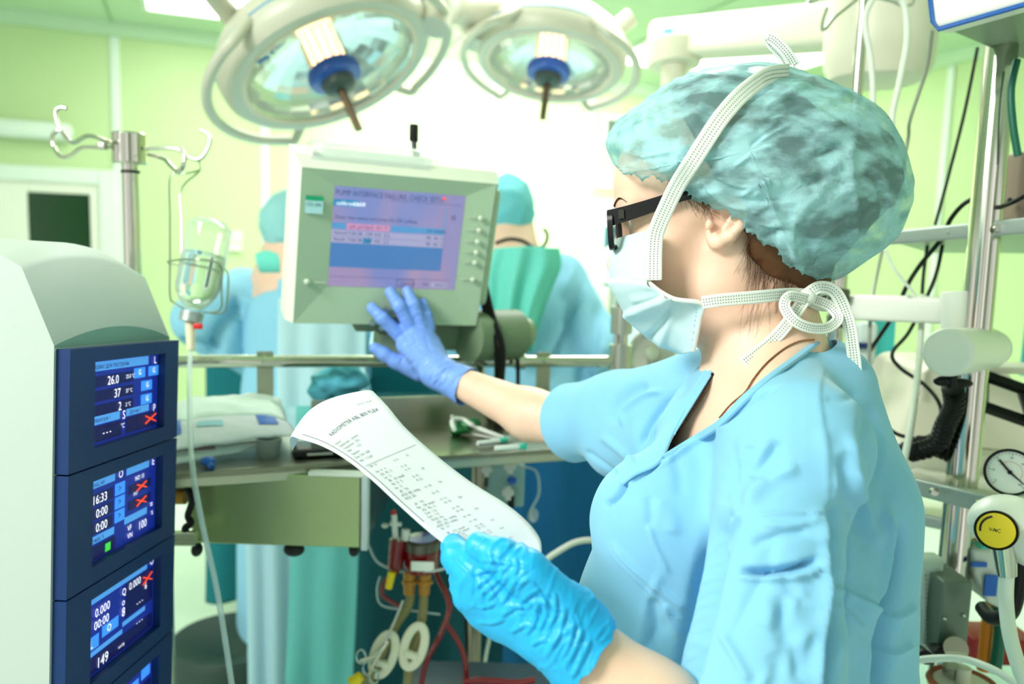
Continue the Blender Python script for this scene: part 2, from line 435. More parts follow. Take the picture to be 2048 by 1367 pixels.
# ---------------------------------------------------------------- materials
M = dict(
    wall=mat('green wall paint', (196, 218, 164), .6, bump=(60, .05, .002)),
    trim=mat('white plastic trim', (225, 236, 226), .4),
    ceil=mat('pale ceiling panel', (196, 222, 190), .6),
    floor=mat('pale green vinyl floor', (206, 226, 212), .35, noise=(6, .3, (190, 212, 200))),
    white=mat('white enamel', (238, 238, 226), .35),
    cream=mat('cream plastic', (226, 222, 200), .4),
    lampshell=mat('ivory lacquer', (206, 204, 186), .35),
    greenmon=mat('grey green plastic', (172, 196, 166), .45),
    monback=mat('dark grey green plastic', (112, 134, 104), .5),
    steel=mat('brushed stainless steel', (176, 176, 158), .28, 1.0, bump=(40, .08, .001, (1, 30, 1))),
    chrome=mat('polished chrome', (205, 203, 190), .12, 1.0),
    satin=mat('satin steel', (190, 192, 180), .35, 1.0),
    alu=mat('aluminium rail', (170, 180, 176), .4, .6),
    black=mat('black plastic', (12, 13, 14), .35, spec=.3),
    rubber=mat('black rubber', (22, 24, 24), .6),
    blue=mat('navy blue panel', (2, 44, 100), .45),
    bluetrim=mat('blue trim', (20, 90, 170), .4),
    skin=mat('skin', (242, 204, 180), .45, sss=.25, noise=(25, .35, (236, 186, 160)), bump=(300, .05, .0004)),
    gown=mat('light blue surgical cotton', (134, 193, 226), .85, bump=(900, .25, .0006), sheen=.2, spec=.15),
    gown2=mat('blue surgical drape', (148, 204, 230), .85, bump=(120, .2, .003), spec=.15),
    teal=mat('teal surgical drape', (36, 120, 128), .85, bump=(60, .25, .004), spec=.15),
    mint=mat('mint surgical gown', (120, 220, 205), .85, spec=.15),
    paledrape=mat('pale blue drape sheet', (190, 226, 236), .85, bump=(40, .2, .004), spec=.15),
    glove=mat('bright blue nitrile', (30, 172, 234), .42, spec=.5, bump=(140, .25, .0015)),
    glove2=mat('periwinkle nitrile', (126, 164, 240), .42, spec=.4, bump=(160, .2, .001)),
    mask=mat('pale blue mask fabric', (200, 226, 228), .8, spec=.15, bump=(700, .2, .0004)),
    tie=mat('white woven tie', (232, 236, 226), .8, spec=.1, bump=(900, .4, .0006)),
    paper=mat('white paper', (206, 211, 215), .7, spec=.2),
    ink=mat('grey print', (84, 92, 100), .7),
    hair=mat('brown hair', (96, 60, 34), .55, spec=.4),
    darkhair=mat('dark hair', (48, 62, 60), .8, spec=.1),
    gold=mat('rose gold chain', (196, 140, 104), .25, 1.0),
    glass=mat('clear glass', (255, 255, 255), .02, trans=1.0, ior=1.4),
    water=mat('clear liquid', (235, 248, 248), .02, trans=1.0, ior=1.33),
    clear=mat('clear plastic', (225, 238, 236), .15, alpha=.30, spec=.8),
    tubing=mat('clear tubing', (214, 232, 230), .2, alpha=.5, spec=.8),
    whitetube=mat('white silicone hose', (226, 232, 218), .4),
    amber=mat('amber tubing', (150, 138, 84), .2, alpha=.75, spec=.7),
    red=mat('red cap', (214, 32, 34), .35),
    blood=mat('dark red blood filled plastic', (120, 6, 14), .2, spec=.7),
    brass=mat('ochre fitting', (176, 120, 34), .35),
    yellow=mat('yellow plastic', (236, 204, 20), .4),
    green=mat('green rubber', (0, 122, 56), .4),
    bluetool=mat('blue plastic', (30, 96, 190), .4),
    orange=mat('orange hose', (214, 128, 20), .45),
    brown=mat('taupe metal box', (140, 120, 106), .5),
    darkteal=mat('dark grey teal laminate', (38, 64, 72), .35, noise=(9, .4, (52, 84, 92))),
    screenglass=mat('dark glass', (24, 62, 34), .1, spec=.6),
)
# ================================================================= room
def structure(o): o['kind'] = 'structure'; return o
CORN = V(2.4, 8.23); WD = unit(V(math.cos(math.radians(21.8)), math.sin(math.radians(21.8)))); WN = V(WD[1], -WD[0])   # back wall direction, towards the room
WR = unit(V(.36, -.93))                                                                                             # right wall direction
def W3(t, z, off=0.0): p = CORN - WD * t + WN * off; return V(p[0], p[1], z)      # t metres left of the corner
def R3(t, z, off=0.0): p = CORN + WR * t + V(-.93, -.36) * off; return V(p[0], p[1], z)
CEIL = 3.0
def ray(x, y): return unit(P(x, y, 1) - CAM)
def hit(x, y, p0, n):
    r = ray(x, y); return CAM + r * (((np.asarray(p0) - CAM) @ n) / (r @ n))
WN3 = V(WN[0], WN[1], 0); C3 = V(CORN[0], CORN[1], 0)
def wall_tz(x, y):
    h = hit(x, y, C3, WN3); return float(-(h[:2] - CORN) @ WD), float(h[2])
RN3 = V(-.93, -.36, 0)
def right_tz(x, y):
    h = hit(x, y, C3, RN3); return float((h[:2] - CORN) @ WR), float(h[2])
def ceil_xy(x, y):
    h = hit(x, y, V(0, 0, CEIL), V(0, 0, 1)); return h
AXW = np.array([V(WD[0], WD[1], 0), WN3, V(0, 0, 1)])
AXR = np.array([V(WR[0], WR[1], 0), RN3, V(0, 0, 1)])
def wbox(b, t0, t1, z0, z1, off0, off1, bev=0):
    b.box(W3((t0 + t1) / 2, (z0 + z1) / 2, (off0 + off1) / 2), (abs(t1 - t0), abs(off1 - off0), abs(z1 - z0)), AXW, bev)
def rbox(b, t0, t1, z0, z1, off0, off1, bev=0):
    b.box(R3((t0 + t1) / 2, (z0 + z1) / 2, (off0 + off1) / 2), (abs(t1 - t0), abs(off1 - off0), abs(z1 - z0)), AXR, bev)
# floor, ceiling, walls (the room is open behind the camera, where the world light comes in)
b = MB(); b.box((0, 3.5, -.05), (16, 15, .1)); structure(b.build('floor', M['floor']))
b = MB(); b.box((0, 3.8, CEIL + .05), (16, 13.6, .1)); structure(b.build('ceiling', M['ceil']))
dt0, dz1 = wall_tz(232, 420)[0], wall_tz(120, 335)[1]; dt1 = wall_tz(-120, 420)[0]
b = MB(); wbox(b, -.1, dt0, 0, CEIL, -.1, 0); wbox(b, dt0, dt1, dz1, CEIL, -.1, 0); wbox(b, dt1, 12, 0, CEIL, -.1, 0); structure(b.build('wall_back', M['wall'], smooth=False))
b = MB(); rbox(b, 0, 9, 0, CEIL, -.1, 0); structure(b.build('wall_right', M['wall'], smooth=False))
b = MB(); wbox(b, 0, 12, CEIL - .10, CEIL, .0, .05); structure(b.build('trim_1', M['ceil'], smooth=False))
b = MB(); rbox(b, 0, 9, CEIL - .10, CEIL, .0, .05); structure(b.build('trim_2', M['ceil'], smooth=False))
k = 3
for x, y in ((232, 200), (530, 300), (986, 250), (1178, 300)):
    t, _ = wall_tz(x, y); b = MB(); wbox(b, t - .032, t + .032, 0, CEIL - .1, 0, .018, .008); structure(b.build('trim_%d' % k, M['trim'])); k += 1
for x, y in ((1895, 250),):
    t, _ = right_tz(x, y); b = MB(); rbox(b, t - .03, t + .03, 0, CEIL - .1, 0, .018, .008); structure(b.build('trim_%d' % k, M['trim'])); k += 1
b = MB(); wbox(b, 0, dt0, 0, .1, 0, .015); structure(b.build('baseboard_back', M['trim']))
b = MB(); rbox(b, 0, 9, 0, .1, 0, .015); structure(b.build('baseboard_right', M['trim']))
# ceiling seams between the metal panels
b = MB()
for i in range(-4, 8):
    p0 = W3(1.0 + i * 1.2, CEIL - .004, 0); b.box(p0 + WN3 * 4, (.012, 8, .006), AXW)
structure(b.build('trim_%d' % k, mat('ceiling seam', (140, 178, 130), .6))); k += 1
# door with a dark glass pane
dr = bpy.data.objects.new('door_1', None); COL.objects.link(dr); dr.location = tuple(W3((dt0 + dt1) / 2, 0)); LOC[dr] = W3((dt0 + dt1) / 2, 0); structure(dr)
b = MB(); fw = .11
wbox(b, dt0, dt0 + fw, 0, dz1, -.06, .03); wbox(b, dt1 - fw, dt1, 0, dz1, -.06, .03); wbox(b, dt0 + fw, dt1 - fw, dz1 - fw, dz1, -.06, .03); b.build('door_frame', M['trim'], dr, mods=[BEV(.008)])
lt0, lt1 = wall_tz(212, 450)[0], wall_tz(22, 450)[0]; lz = wall_tz(110, 362)[1]
gt0, gt1 = wall_tz(181, 450)[0], wall_tz(56, 450)[0]; gz = wall_tz(120, 386)[1]
b = MB(); wbox(b, lt0, gt0, 0, lz, -.04, .0); wbox(b, gt1, dt1 - fw, 0, lz, -.04, 0); wbox(b, gt0, gt1, gz, lz, -.04, 0); wbox(b, gt0, gt1, 0, .9, -.04, 0); wbox(b, dt0 + fw, lt0, 0, lz, -.045, -.01)
b.build('door_leaf', M['white'], dr, mods=[BEV(.006)])
b = MB(); wbox(b, gt0, gt1, .9, gz, -.03, -.02); b.build('door_pane', M['screenglass'], dr)
# long white housing above the door
t0, z0 = wall_tz(150, 268); t1, z1 = wall_tz(-60, 260)
hb = root('wall_light', W3(t0, z0), 'long white tubular fitting on the wall above the door', 'light fitting')
b = MB(); b.box(W3((t0 + t1) / 2, z0, .07), (t1 - t0, .12, .13), AXW, .05); b.build('housing', M['trim'], hb)
b = MB(); b.box(W3(t0 + .25, z0, .01), (.06, .05, .09), AXW, .01); b.build('bracket', M['trim'], hb)
# wall fittings
def wall_rect(x0, y0, x1, y1):
    a, z_hi = wall_tz(x0, y0); c, z_lo = wall_tz(x1, y1); return min(a, c), max(a, c), min(z_lo, z_hi), max(z_lo, z_hi)
a, c, z0, z1 = wall_rect(1204, 228, 1262, 292)
vt = root('air_vent', W3(a, z0), 'small square air vent with dark slats high on the back wall', 'air vent')
b = MB(); f = .045
wbox(b, a, c, z0, z0 + f, 0, .03); wbox(b, a, c, z1 - f, z1, 0, .03); wbox(b, a, a + f, z0 + f, z1 - f, 0, .03); wbox(b, c - f, c, z0 + f, z1 - f, 0, .03); b.build('frame', M['trim'], vt, mods=[BEV(.004)])
b = MB(); n_ = 9
for i in range(n_):
    zz = z0 + f + (z1 - z0 - 2 * f) * (i + .5) / n_; b.box(W3((a + c) / 2, zz, .012), (c - a - 2 * f, .014, .008), AXW)
wbox(b, a + f, c - f, z0 + f, z1 - f, 0, .003); b.build('grille', mat('grey grille', (120, 132, 118), .6), vt)
a, c, z0, z1 = wall_rect(1186, 348, 1250, 380)
sb = root('wall_box', W3(a, z0), 'small white service box on the back wall left of the woman\'s forehead', 'box')
b = MB(); wbox(b, a, c, z0, z1, 0, .12, .01); b.build('housing', M['white'], sb)
b = MB(); wbox(b, a + .03, c - .03, z0 + .03, z0 + .05, .12, .125); b.build('slot', M['alu'], sb)
a, c, z0, z1 = wall_rect(455, 462, 484, 502)
so = root('wall_socket', W3(a, z0), 'white socket box on the green wall behind the infusion bottle', 'socket')
b = MB(); wbox(b, a, c, z0, z1, 0, .05, .01); b.build('housing', M['white'], so)
for i in range(3):
    b = MB(); tt = a + (c - a) * (i + .5) / 3; b.cyl(W3(tt, (z0 + z1) / 2, .05), W3(tt, (z0 + z1) / 2, .058), .018, 14); b.build('outlet', M['cream'], so)
# pale cabinet door behind the masked face
a, c, z0, z1 = wall_rect(1172, 412, 1420, 700)
d2 = bpy.data.objects.new('door_2', None); COL.objects.link(d2); d2.location = tuple(W3(a, 0)); LOC[d2] = W3(a, 0); structure(d2)
b = MB(); wbox(b, a, c, 0, z1, 0, .03); b.build('door_leaf', mat('pale grey door', (206, 214, 206), .5), d2, mods=[BEV(.006)])
b = MB(); wbox(b, a - .0, a + .06, 0, z1 + .05, 0, .05); wbox(b, a, c, z1, z1 + .06, 0, .05); b.build('door_frame', M['trim'], d2)
# ceiling luminaires
lampm = mat('luminaire diffuser', (255, 255, 250), .5, emit=(255, 255, 248), estr=5.5)
def ceiling_light(c, w, h, label):
    o = root('ceiling_light', (c[0], c[1], CEIL), label, 'ceiling light', 'square luminaires in the ceiling')
    b = MB(); b.box((c[0], c[1], CEIL - .006), (w, h, .006), AXW); b.build('diffuser', lampm, o)
    b = MB()
    for s in (-1, 1):
        b.box(V(c[0], c[1], CEIL - .008) + AXW[0] * s * (w / 2 + .02), (.04, h + .08, .016), AXW); b.box(V(c[0], c[1], CEIL - .008) + AXW[1] * s * (h / 2 + .02), (w, .04, .016), AXW)
    b.build('frame', M['trim'], o)
ceiling_light(ceil_xy(1450, 112) , 1.5, 1.1, 'bright ceiling light above the bouffant cap')
ceiling_light(ceil_xy(395, -22), .62, 1.2, 'bright ceiling light in the top left corner')
ceiling_light(ceil_xy(640, -40), .9, 1.2, 'bright ceiling light behind the left surgical lamp')

# ================================================================= surgical lamps
def surgical_lamp(c, nrm, R, majdir, label, bright):
    o = root('surgical_lamp', c, label, 'surgical lamp', 'round surgical lamps')
    n = unit(nrm); c = np.asarray(c, float)
    sh = MB(); sh.lathe([(R * .80, 0), (R * .86, -.012), (R * .93, -.010), (R * .985, .01), (R, .045), (R * .985, .085), (R * .93, .115), (R * .80, .150), (R * .60, .185), (R * .35, .205), (.02, .212)], c, -n, 64); sh.build('lamp_housing', M['lampshell'], o)
    tr_ = MB(); tr_.lathe([(R * .992, .055), (R * 1.003, .06), (R * .994, .065)], c, -n, 64); tr_.build('blue_line', mat('pale blue line', (130, 175, 200), .4), o)
    mi = MB(); K2 = 24; prof = [(R * .82, .004)] + [(R * .80 * math.cos(a), .01 + .12 * math.sin(a)) for a in np.linspace(.02, 1.45, 12)]
    mi.lathe(prof, c, -n, 24); mi.build('reflector', mat('facetted mirror', (214, 226, 214), .13, .85, emit=(255, 250, 235), estr=.04), o, smooth=False)
    rim = MB(); rim.lathe([(R * .79, -.004), (R * .81, -.012), (R * .835, -.008), (R * .82, .006)], c, -n, 64); rim.build('glass_rim', mat('warm ivory rim', (240, 226, 204), .35), o)
    gl_ = MB(); gl_.lathe([(R * .80, .001), (.03, -.004)], c, -n, 48); gl_.build('cover_glass', mat('lamp glass', (235, 245, 240), .05, alpha=.10, spec=1.0), o)
    bu = MB(); bu.cyl(c - n * .115, c + n * .005, .050, 20, r2=.058); bu.build('bulb', mat('halogen glow' + bright[1], (255, 235, 205), .3, emit=(255, 216, 165), estr=bright[0]), o)
    for k in range(10):
        pass
    cg = MB()
    for k in range(14):
        a = k / 14 * 2 * math.pi; u, v, w = frame_from_axis(n); q = (u * math.cos(a) + v * math.sin(a)) * .060
        cg.cyl(c - n * .11 + q, c + n * .0 + q, .0035, 6)
    cg.build('bulb_cage', M['chrome'], o)
    br = MB(); br.lathe([(.058, 0), (.080, .006), (.083, .022), (.078, .038), (.056, .044), (.03, .046)], c, n, 40); br.build('blue_ring', mat('blue filter ring', (60, 100, 190), .25), o)
    so_ = MB(); so_.lathe([(.052, .044), (.050, .066), (.036, .078), (.016, .080)], c, n, 32); so_.build('socket', mat('dark socket', (70, 84, 80), .35), o)
    hd = MB(); hd.cyl(c + n * .075, c + n * .215, .013, 16); hd.build('handle', mat('bronze grip', (110, 92, 74), .35, .6), o)
    # ring handles round the housing
    u, v, w = frame_from_axis(n, majdir); md = unit(np.asarray(majdir) - (np.asarray(majdir) @ n) * n); sd = np.cross(n, md)
    for s0, s1 in ((-1.10, 1.10), (2.04, 4.24)):
        hp = [c - n * .05 + (md * math.cos(s0) + sd * math.sin(s0)) * R * .99]
        for a in np.linspace(s0 + .12, s1 - .12, 22): hp.append(c + n * .005 + (md * math.cos(a) + sd * math.sin(a)) * (R * 1.14))
        hp.append(c - n * .05 + (md * math.cos(s1) + sd * math.sin(s1)) * R * .99)
        h = MB(); h.tube(smooth_path(hp, 3), .016, 10); h.build('rail_handle', M['lampshell'], o)
    return o
def plane_normal(ratio, majpx, down, c):
    """normal of a disc seen as an ellipse: axis ratio, direction of the long axis and of the facing side in the picture"""
    w = unit(CAM - c); m = RT * majpx[0] - UP * majpx[1]; m = unit(m - (m @ w) * w); d = RT * down[0] - UP * down[1]; d = d - (d @ w) * w; d = unit(d - (d @ m) * m)
    return unit(w * ratio + d * math.sqrt(1 - ratio ** 2)), m
c1 = P(664, 138, 2.45); n1, m1 = plane_normal(.50, (.92, -.38), (.38, .92), c1)
L1 = surgical_lamp(c1, n1, .335, m1, 'large surgical lamp on the left, tilted, with glowing bulb above the monitor', (2.6, 'a'))
b = MB()
for (x0_, y0_, x1_, y1_, w_) in ((516, 126, 538, 112, .016), (541, 108, 548, 102, .010), (551, 100, 564, 88, .005)):
    p_, q_ = hit(x0_, y0_, c1 + n1 * .0135, n1), hit(x1_, y1_, c1 + n1 * .0135, n1); d_ = unit(q_ - p_); b.box((p_ + q_) / 2, (np.linalg.norm(q_ - p_), w_, .002), [d_, np.cross(n1, d_), n1])
b.build('maker_mark', mat('blue print', (60, 120, 180), .5), L1)
c2 = P(1099, 132, 3.0); n2, m2 = plane_normal(.50, (.99, .13), (-.05, 1), c2)
L2 = surgical_lamp(c2, n2, .285, m2, 'smaller surgical lamp on the right with blue ring and grip pointing down', (2.6, 'b'))
# spring arms of the lamps reach the ceiling mount between them
def arm(o, pts, r, m, name='arm'): b = MB(); b.tube(smooth_path(pts, 8), r, 14); b.build(name, m, o)
arm(L1, [P(880, 30, 2.45), P(900, 0, 2.5), P(930, -60, 2.6), P(960, -140, 2.7)], .045, M['lampshell'])
b = MB(); b.tube(smooth_path([c1 - n1 * .10 + m1 * .33, c1 - n1 * .10 + m1 * .36, P(880, 30, 2.45)], 6), .035, 12); b.build('yoke', M['lampshell'], L1)
b = MB(); b.cyl(P(878, 14, 2.45), P(868, 56, 2.43), .05, 20); b.build('joint', M['lampshell'], L1)
arm(L2, [P(955, 62, 2.95), P(930, 30, 2.9), P(905, 8, 2.8), P(880, -60, 2.75)], .050, M['lampshell'])
b = MB(); b.tube(smooth_path([P(900, 20, 2.8), P(1010, 15, 2.9), P(1060, -8, 3.0), P(1140, -30, 3.05)], 6), .05, 12); b.build('cross_arm', M['lampshell'], L2)
b = MB(); b.cyl(P(958, 46, 2.95), P(952, 92, 2.93), .045, 18); b.build('joint', M['lampshell'], L2)
b = MB(); b.tube([P(1195, 42, 3.0), P(1232, 70, 3.02), P(1254, 40, 3.02)], .03, 12); b.cyl(P(1228, 62, 3.0), P(1262, 34, 3.0), .034, 16); b.build('grip', M['lampshell'], L2)
b = MB(); b.tube([P(880, -60, 2.75), P(940, -170, 2.8), V(-.1, 3.2, CEIL)], .06, 14); b.build('ceiling_tube', M['lampshell'], L2)
b = MB(); b.tube([P(960, -140, 2.7), V(-.25, 2.95, CEIL)], .05, 14); b.build('ceiling_tube', M['lampshell'], L1)
# a third arm at the very top left
ar = root('boom_tube', P(450, 0, 2.3), 'pale lamp arm crossing the top left corner above the tilted lamp', 'lamp arm')
b = MB(); b.tube([P(405, -40, 2.1), P(440, 6, 2.2), P(474, 46, 2.28)], .030, 14); b.build('tube', M['lampshell'], ar)
b = MB(); b.cyl(P(462, 20, 2.26), P(488, 78, 2.3), .032, 16); b.build('joint', M['lampshell'], ar)
b = MB(); b.tube([P(405, -40, 2.1), V(-1.0, 2.3, CEIL)], .035, 12); b.build('ceiling_tube', M['lampshell'], ar)
# ceiling pendant with its beam
pe = root('ceiling_pendant', P(1500, 60, 3.0), 'cream ceiling supply arm with a rounded drum above the cap', 'ceiling pendant')
b = MB(); A, B2 = P(1318, 84, 3.2), P(1700, 52, 2.6); d = unit(B2 - A); u, v, w = frame_from_axis(d)
b.box((A + B2) / 2, (np.linalg.norm(B2 - A), .17, .14), [d, u, np.cross(d, u)], .03); b.build('beam', M['cream'], pe)
b = MB(); b.cyl(P(1348, 92, 3.1), P(1348, 132, 3.1), .125, 28, r2=.10); b.cyl(P(1348, 132, 3.1), P(1344, 420, 3.1), .048, 24); b.build('column', M['cream'], pe)
b = MB(); b.lathe([(.001, 0), (.09, 0), (.112, .01), (.126, .04), (.130, .08), (.130, .60)], P(1752, 168, 2.0) , V(0, 0, 1), 40); b.build('drum', M['cream'], pe)
b = MB(); cc = P(1752, 168, 2.0); b.cyl(cc + V(0, 0, .6), V(cc[0], cc[1], CEIL), .09, 24); b.build('ceiling_tube', M['cream'], pe)
b = MB(); d_ = unit(B2 - A); pf = P(1336, 62, 3.03); b.box(pf, (.05, .004, .022), [d_, FW, UP]); b.box(pf + d_ * .055, (.05, .004, .010), [d_, FW, UP]); b.build('maker_mark', mat('blue print', (60, 120, 180), .5), pe)
def K(x, y, d): return np.array([(x - CX) / FPX * d, (y - CY) / FPX * d, d])
def toq(p):
    v = p - CAM; return np.stack([v @ RT, -(v @ UP), v @ FW], 1)
def fromq(q): return CAM + q[..., 0:1] * RT - q[..., 1:2] * UP + q[..., 2:3] * FW
def zs(q, c, s):
    r = q.copy(); r[:, 2] = c + (r[:, 2] - c) * s; return r
_a, _t = math.radians(19), math.radians(6)
HF = V(-math.cos(_a) * math.cos(_t), math.sin(_a) * math.cos(_t), -math.sin(_t))
HL = unit(np.cross(V(0, 0, 1), HF)); HU = np.cross(HF, HL)
HO = P(1432, 452, .80) - HL * .075
def H(f, u, l): return HO + HF * f + HU * u + HL * l
HAX = np.array([HF, HU, HL])
# monitor frame (also used by the monitor itself); the far hand rests on it
MO = V(-.3112, 1.3995, 1.5472); MX = unit(V(.919, .394, -.021)); MU0 = V(.110, -.205, .973)
MU = unit(MU0 - (MU0 @ MX) * MX); MN = unit(np.cross(MU, MX))      # MN points into the monitor
if MN @ V(0, 1, 0) < 0: MN = -MN
def mon_hit(x, y, off=0.0):
    r = unit(P(x, y, 1) - CAM); o = MO - MN * off
    return CAM + r * (((o - CAM) @ MN) / (r @ MN))
def on_mon(x, y, lift): return mon_hit(x, y, lift)
# ================================================================= control tower with four screens (front left)
TO = V(-.49827, .89142, 1.32394); TW, TM = .2735, .1435
TR = unit(V(.0294, .9968, -.0738)); TU = unit(V(.0073, .0737, .9973)); TN = unit(np.cross(TR, TU))      # TN faces the room
if TN[0] < 0: TN = -TN
def T3(u, v, n=0.0): return TO + TR * u + TU * v + TN * n
tw = root('pump_console', V(-.65, 1.0, 0), 'white console tower with navy panels and small colour screens at the left edge', 'medical console')
AXT = np.array([TR, TN, TU])
b = MB()
nA = 14; ys = np.linspace(-.004, TW + .004, nA)
def arch(u, h): return h * (1 - ((u / TW - .5) * 2) ** 2)
secs = []
for u in ys:
    sec = [T3(u, -1.36, -.012), T3(u, .004 + arch(u, .018), -.012), T3(u, .090 + arch(u, .020), -.050), T3(u, .104 + arch(u, .022), -.075), T3(u, .108 + arch(u, .022), -.24), T3(u, .108 + arch(u, .018), -.40), T3(u, -1.36, -.40)]
    secs.append(sec)
G = np.array(secs); b.grid(G); b.grid(G[:, [6, 0]]); b.add(G[0], [tuple(range(7))]); b.add(G[-1], [tuple(range(6, -1, -1))])
b.build('housing', mat('white grey enamel', (184, 193, 187), .5), tw, mods=[BEV(.004, 2)])
b = MB(); b.box(T3(TW / 2, -.68, -.2), (TW - .02, .30, .02), AXT); 
b = MB(); b.grid(np.array([[T3(u, .0, -.0118), T3(u, .004 + arch(u, .018), -.0115)] for u in ys])); b.build('shadow_gap', mat('painted gap shade', (120, 160, 146), .6), tw)  # shade above the blue panel painted as a grey green strip
scr = {0: 'first', 1: 'second', 2: 'third', 3: 'fourth'}
FR_U0, FR_U1, FR_V0, FR_V1 = .052, .232, .018, .122
sblue = mat('screen blue', (18, 34, 120), .3, emit=(20, 40, 140), estr=.55); snavy = mat('screen navy', (14, 16, 72), .3, emit=(14, 18, 80), estr=.5); sbar = mat('screen bar', (70, 140, 214), .3, emit=(80, 150, 220), estr=.6); sbtn = mat('screen button', (50, 120, 220), .3, emit=(60, 140, 235), estr=.7)
stxt = mat('screen white', (235, 235, 250), .3, emit=(235, 232, 250), estr=.9); sred = mat('screen red', (226, 70, 30), .3, emit=(230, 70, 28), estr=.9); sgrn = mat('screen green', (60, 180, 70), .3, emit=(60, 190, 70), estr=.8)
def quad(b, k, x0, y0, x1, y1, n):     # screen coordinates 0..1, y down
    f = lambda x, y: T3(FR_U0 + (FR_U1 - FR_U0) * x, -k * TM - FR_V0 - (FR_V1 - FR_V0) * y, n)
    b.add([f(x0, y1), f(x1, y1), f(x1, y0), f(x0, y0)], [(0, 1, 2, 3)])
def stext(b, k, txt, x, y, h, n=-.0052, sx=1.0):
    text_into(b, txt, h * (FR_V1 - FR_V0) * 1.38, T3(FR_U0 + (FR_U1 - FR_U0) * x, -k * TM - FR_V0 - (FR_V1 - FR_V0) * (y + h), n), TR, TU, 0, sx)
def cross(b, k, x, y, w, h):
    f = lambda a, c: T3(FR_U0 + (FR_U1 - FR_U0) * a, -k * TM - FR_V0 - (FR_V1 - FR_V0) * c, -.0048)
    for s in (-1, 1):
        b.tube([f(x - w, y - h * s), f(x + w, y + h * s)], .0010, 6)
for k in range(4):
    md = MB(); v0, v1 = -k * TM - TM + .001, -k * TM - .001
    for (a0, a1, c0, c1_) in ((.0, FR_U0, v0, v1), (FR_U1, TW, v0, v1), (FR_U0, FR_U1, -k * TM - FR_V0, v1), (FR_U0, FR_U1, v0, -k * TM - FR_V1)):
        md.box(T3((a0 + a1) / 2, (c0 + c1_) / 2, -.004), (a1 - a0, .016, c1_ - c0), AXT)
    pm = md.build('screen_panel', M['blue'], tw, smooth=False)
    sm = MB(); quad(sm, k, 0, 0, 1, 1, -.0068); s_o = sm.build('screen', sblue, pm, smooth=False)
    dk = Pieces(); br_ = Pieces(); tx = Pieces(); bt = Pieces(); rd = MB(); gr = MB()
    if k == 0:
        quad(br_, k, .0, .02, .84, .13, -.0060); quad(br_, k, 0, .66, .43, .76, -.006); quad(br_, k, .52, .66, .86, .75, -.006)
        for y in (.19, .36, .53): quad(dk, k, .1, y, .62, y + .13, -.0062)
        quad(dk, k, .0, .78, .46, .97, -.0062); quad(dk, k, .52, .77, .98, .97, -.0062)
        for x, y in ((.62, .16), (.84, .16), (.73, .34), (.73, .52)): quad(bt, k, x, y, x + .17, y + .13, -.0058)
        stext(tx, k, '26.0', .25, .20, .11); stext(tx, k, '37', .34, .37, .11); stext(tx, k, '2', .40, .54, .11); stext(tx, k, '- - -', .2, .82, .09)
        for y, t in ((.22, '25.0 °C'), (.40, '37 °C'), (.57, '2 °C')): stext(tx, k, t, .50, y, .05)
        for y in (.22, .40, .57): stext(tx, k, 'K', .0, y, .08)
        stext(tx, k, 'L', .92, .03, .10); stext(tx, k, '°C', .44, .82, .06); stext(tx, k, 'S', .46, .66, .11); stext(tx, k, 'p', .92, .64, .10)
        stext(rd, k, '', .2, .2, .1); cross(rd, k, .88, .86, .08, .05)
        stext(dk, k, 'сервис для построен', .05, .045, .06, -.0056); stext(dk, k, 'температура 1', .02, .68, .05, -.0056); stext(dk, k, 'Датчик 1', .56, .68, .05, -.0056)
        for i, (x, y) in enumerate(((.66, .18), (.88, .18), (.78, .36), (.78, .54))): stext(sred_b if False else tx, k, 'G', x + .02, y, .07, -.0050)
    elif k == 1:
        quad(br_, k, 0, .04, .38, .13, -.006); quad(br_, k, .54, .04, .88, .13, -.006); quad(br_, k, 0, .70, .38, .79, -.006); quad(br_, k, .52, .66, .86, .75, -.006)
        for y in (.2, .37, .54): quad(dk, k, .02, y, .36, y + .14, -.0062); quad(bt, k, .38, y - .02, .52, y + .13, -.0058)
        for y in (.28, .48): quad(dk, k, .58, y, .92, y + .12, -.0062)
        quad(dk, k, .0, .82, .4, .99, -.0062)
        stext(tx, k, '16:33', .08, .21, .11); stext(tx, k, '0:00', .13, .38, .11); stext(tx, k, '0:00', .13, .55, .11); stext(tx, k, '100', .72, .80, .11); stext(tx, k, '%', .92, .74, .06)
        stext(tx, k, 'NO 10', .66, .18, .06); stext(tx, k, 'INT', .64, .38, .05); stext(tx, k, 'O', .42, .02, .10); stext(tx, k, 'E', .92, .02, .10); stext(tx, k, 'VF', .56, .78, .07); stext(tx, k, 'VN', .56, .88, .07); stext(tx, k, '=', .90, .60, .1)
        cross(rd, k, .76, .34, .07, .04); cross(rd, k, .76, .54, .07, .04)
        quad(gr, k, .26, .86, .33, .96, -.0056); stext(dk, k, 'Расход, мл', .03, .06, .05, -.0056); stext(dk, k, 'Секунда, %', .03, .72, .05, -.0056)
        for y in (.2, .37, .54): stext(dk, k, '>', .42, y, .09, -.0050)
    elif k == 2:
        quad(br_, k, 0, .05, .88, .13, -.006); quad(br_, k, 0, .70, .52, .76, -.006); quad(br_, k, .52, .62, .86, .68, -.006)
        quad(bt, k, .0, .52, .20, .68, -.0058); quad(bt, k, .24, .48, .46, .62, -.0058)
        quad(dk, k, .02, .78, .98, .98, -.0062); quad(dk, k, .56, .15, .98, .60, -.0062)
        stext(tx, k, '0.000', .14, .20, .11); stext(tx, k, '00:00', .13, .35, .11); stext(tx, k, '0.000', .60, .16, .10); stext(tx, k, '6', .84, .30, .09); stext(tx, k, '149', .17, .82, .13); stext(tx, k, '- - -', .72, .46, .08); stext(tx, k, '- - -', .72, .72, .08)
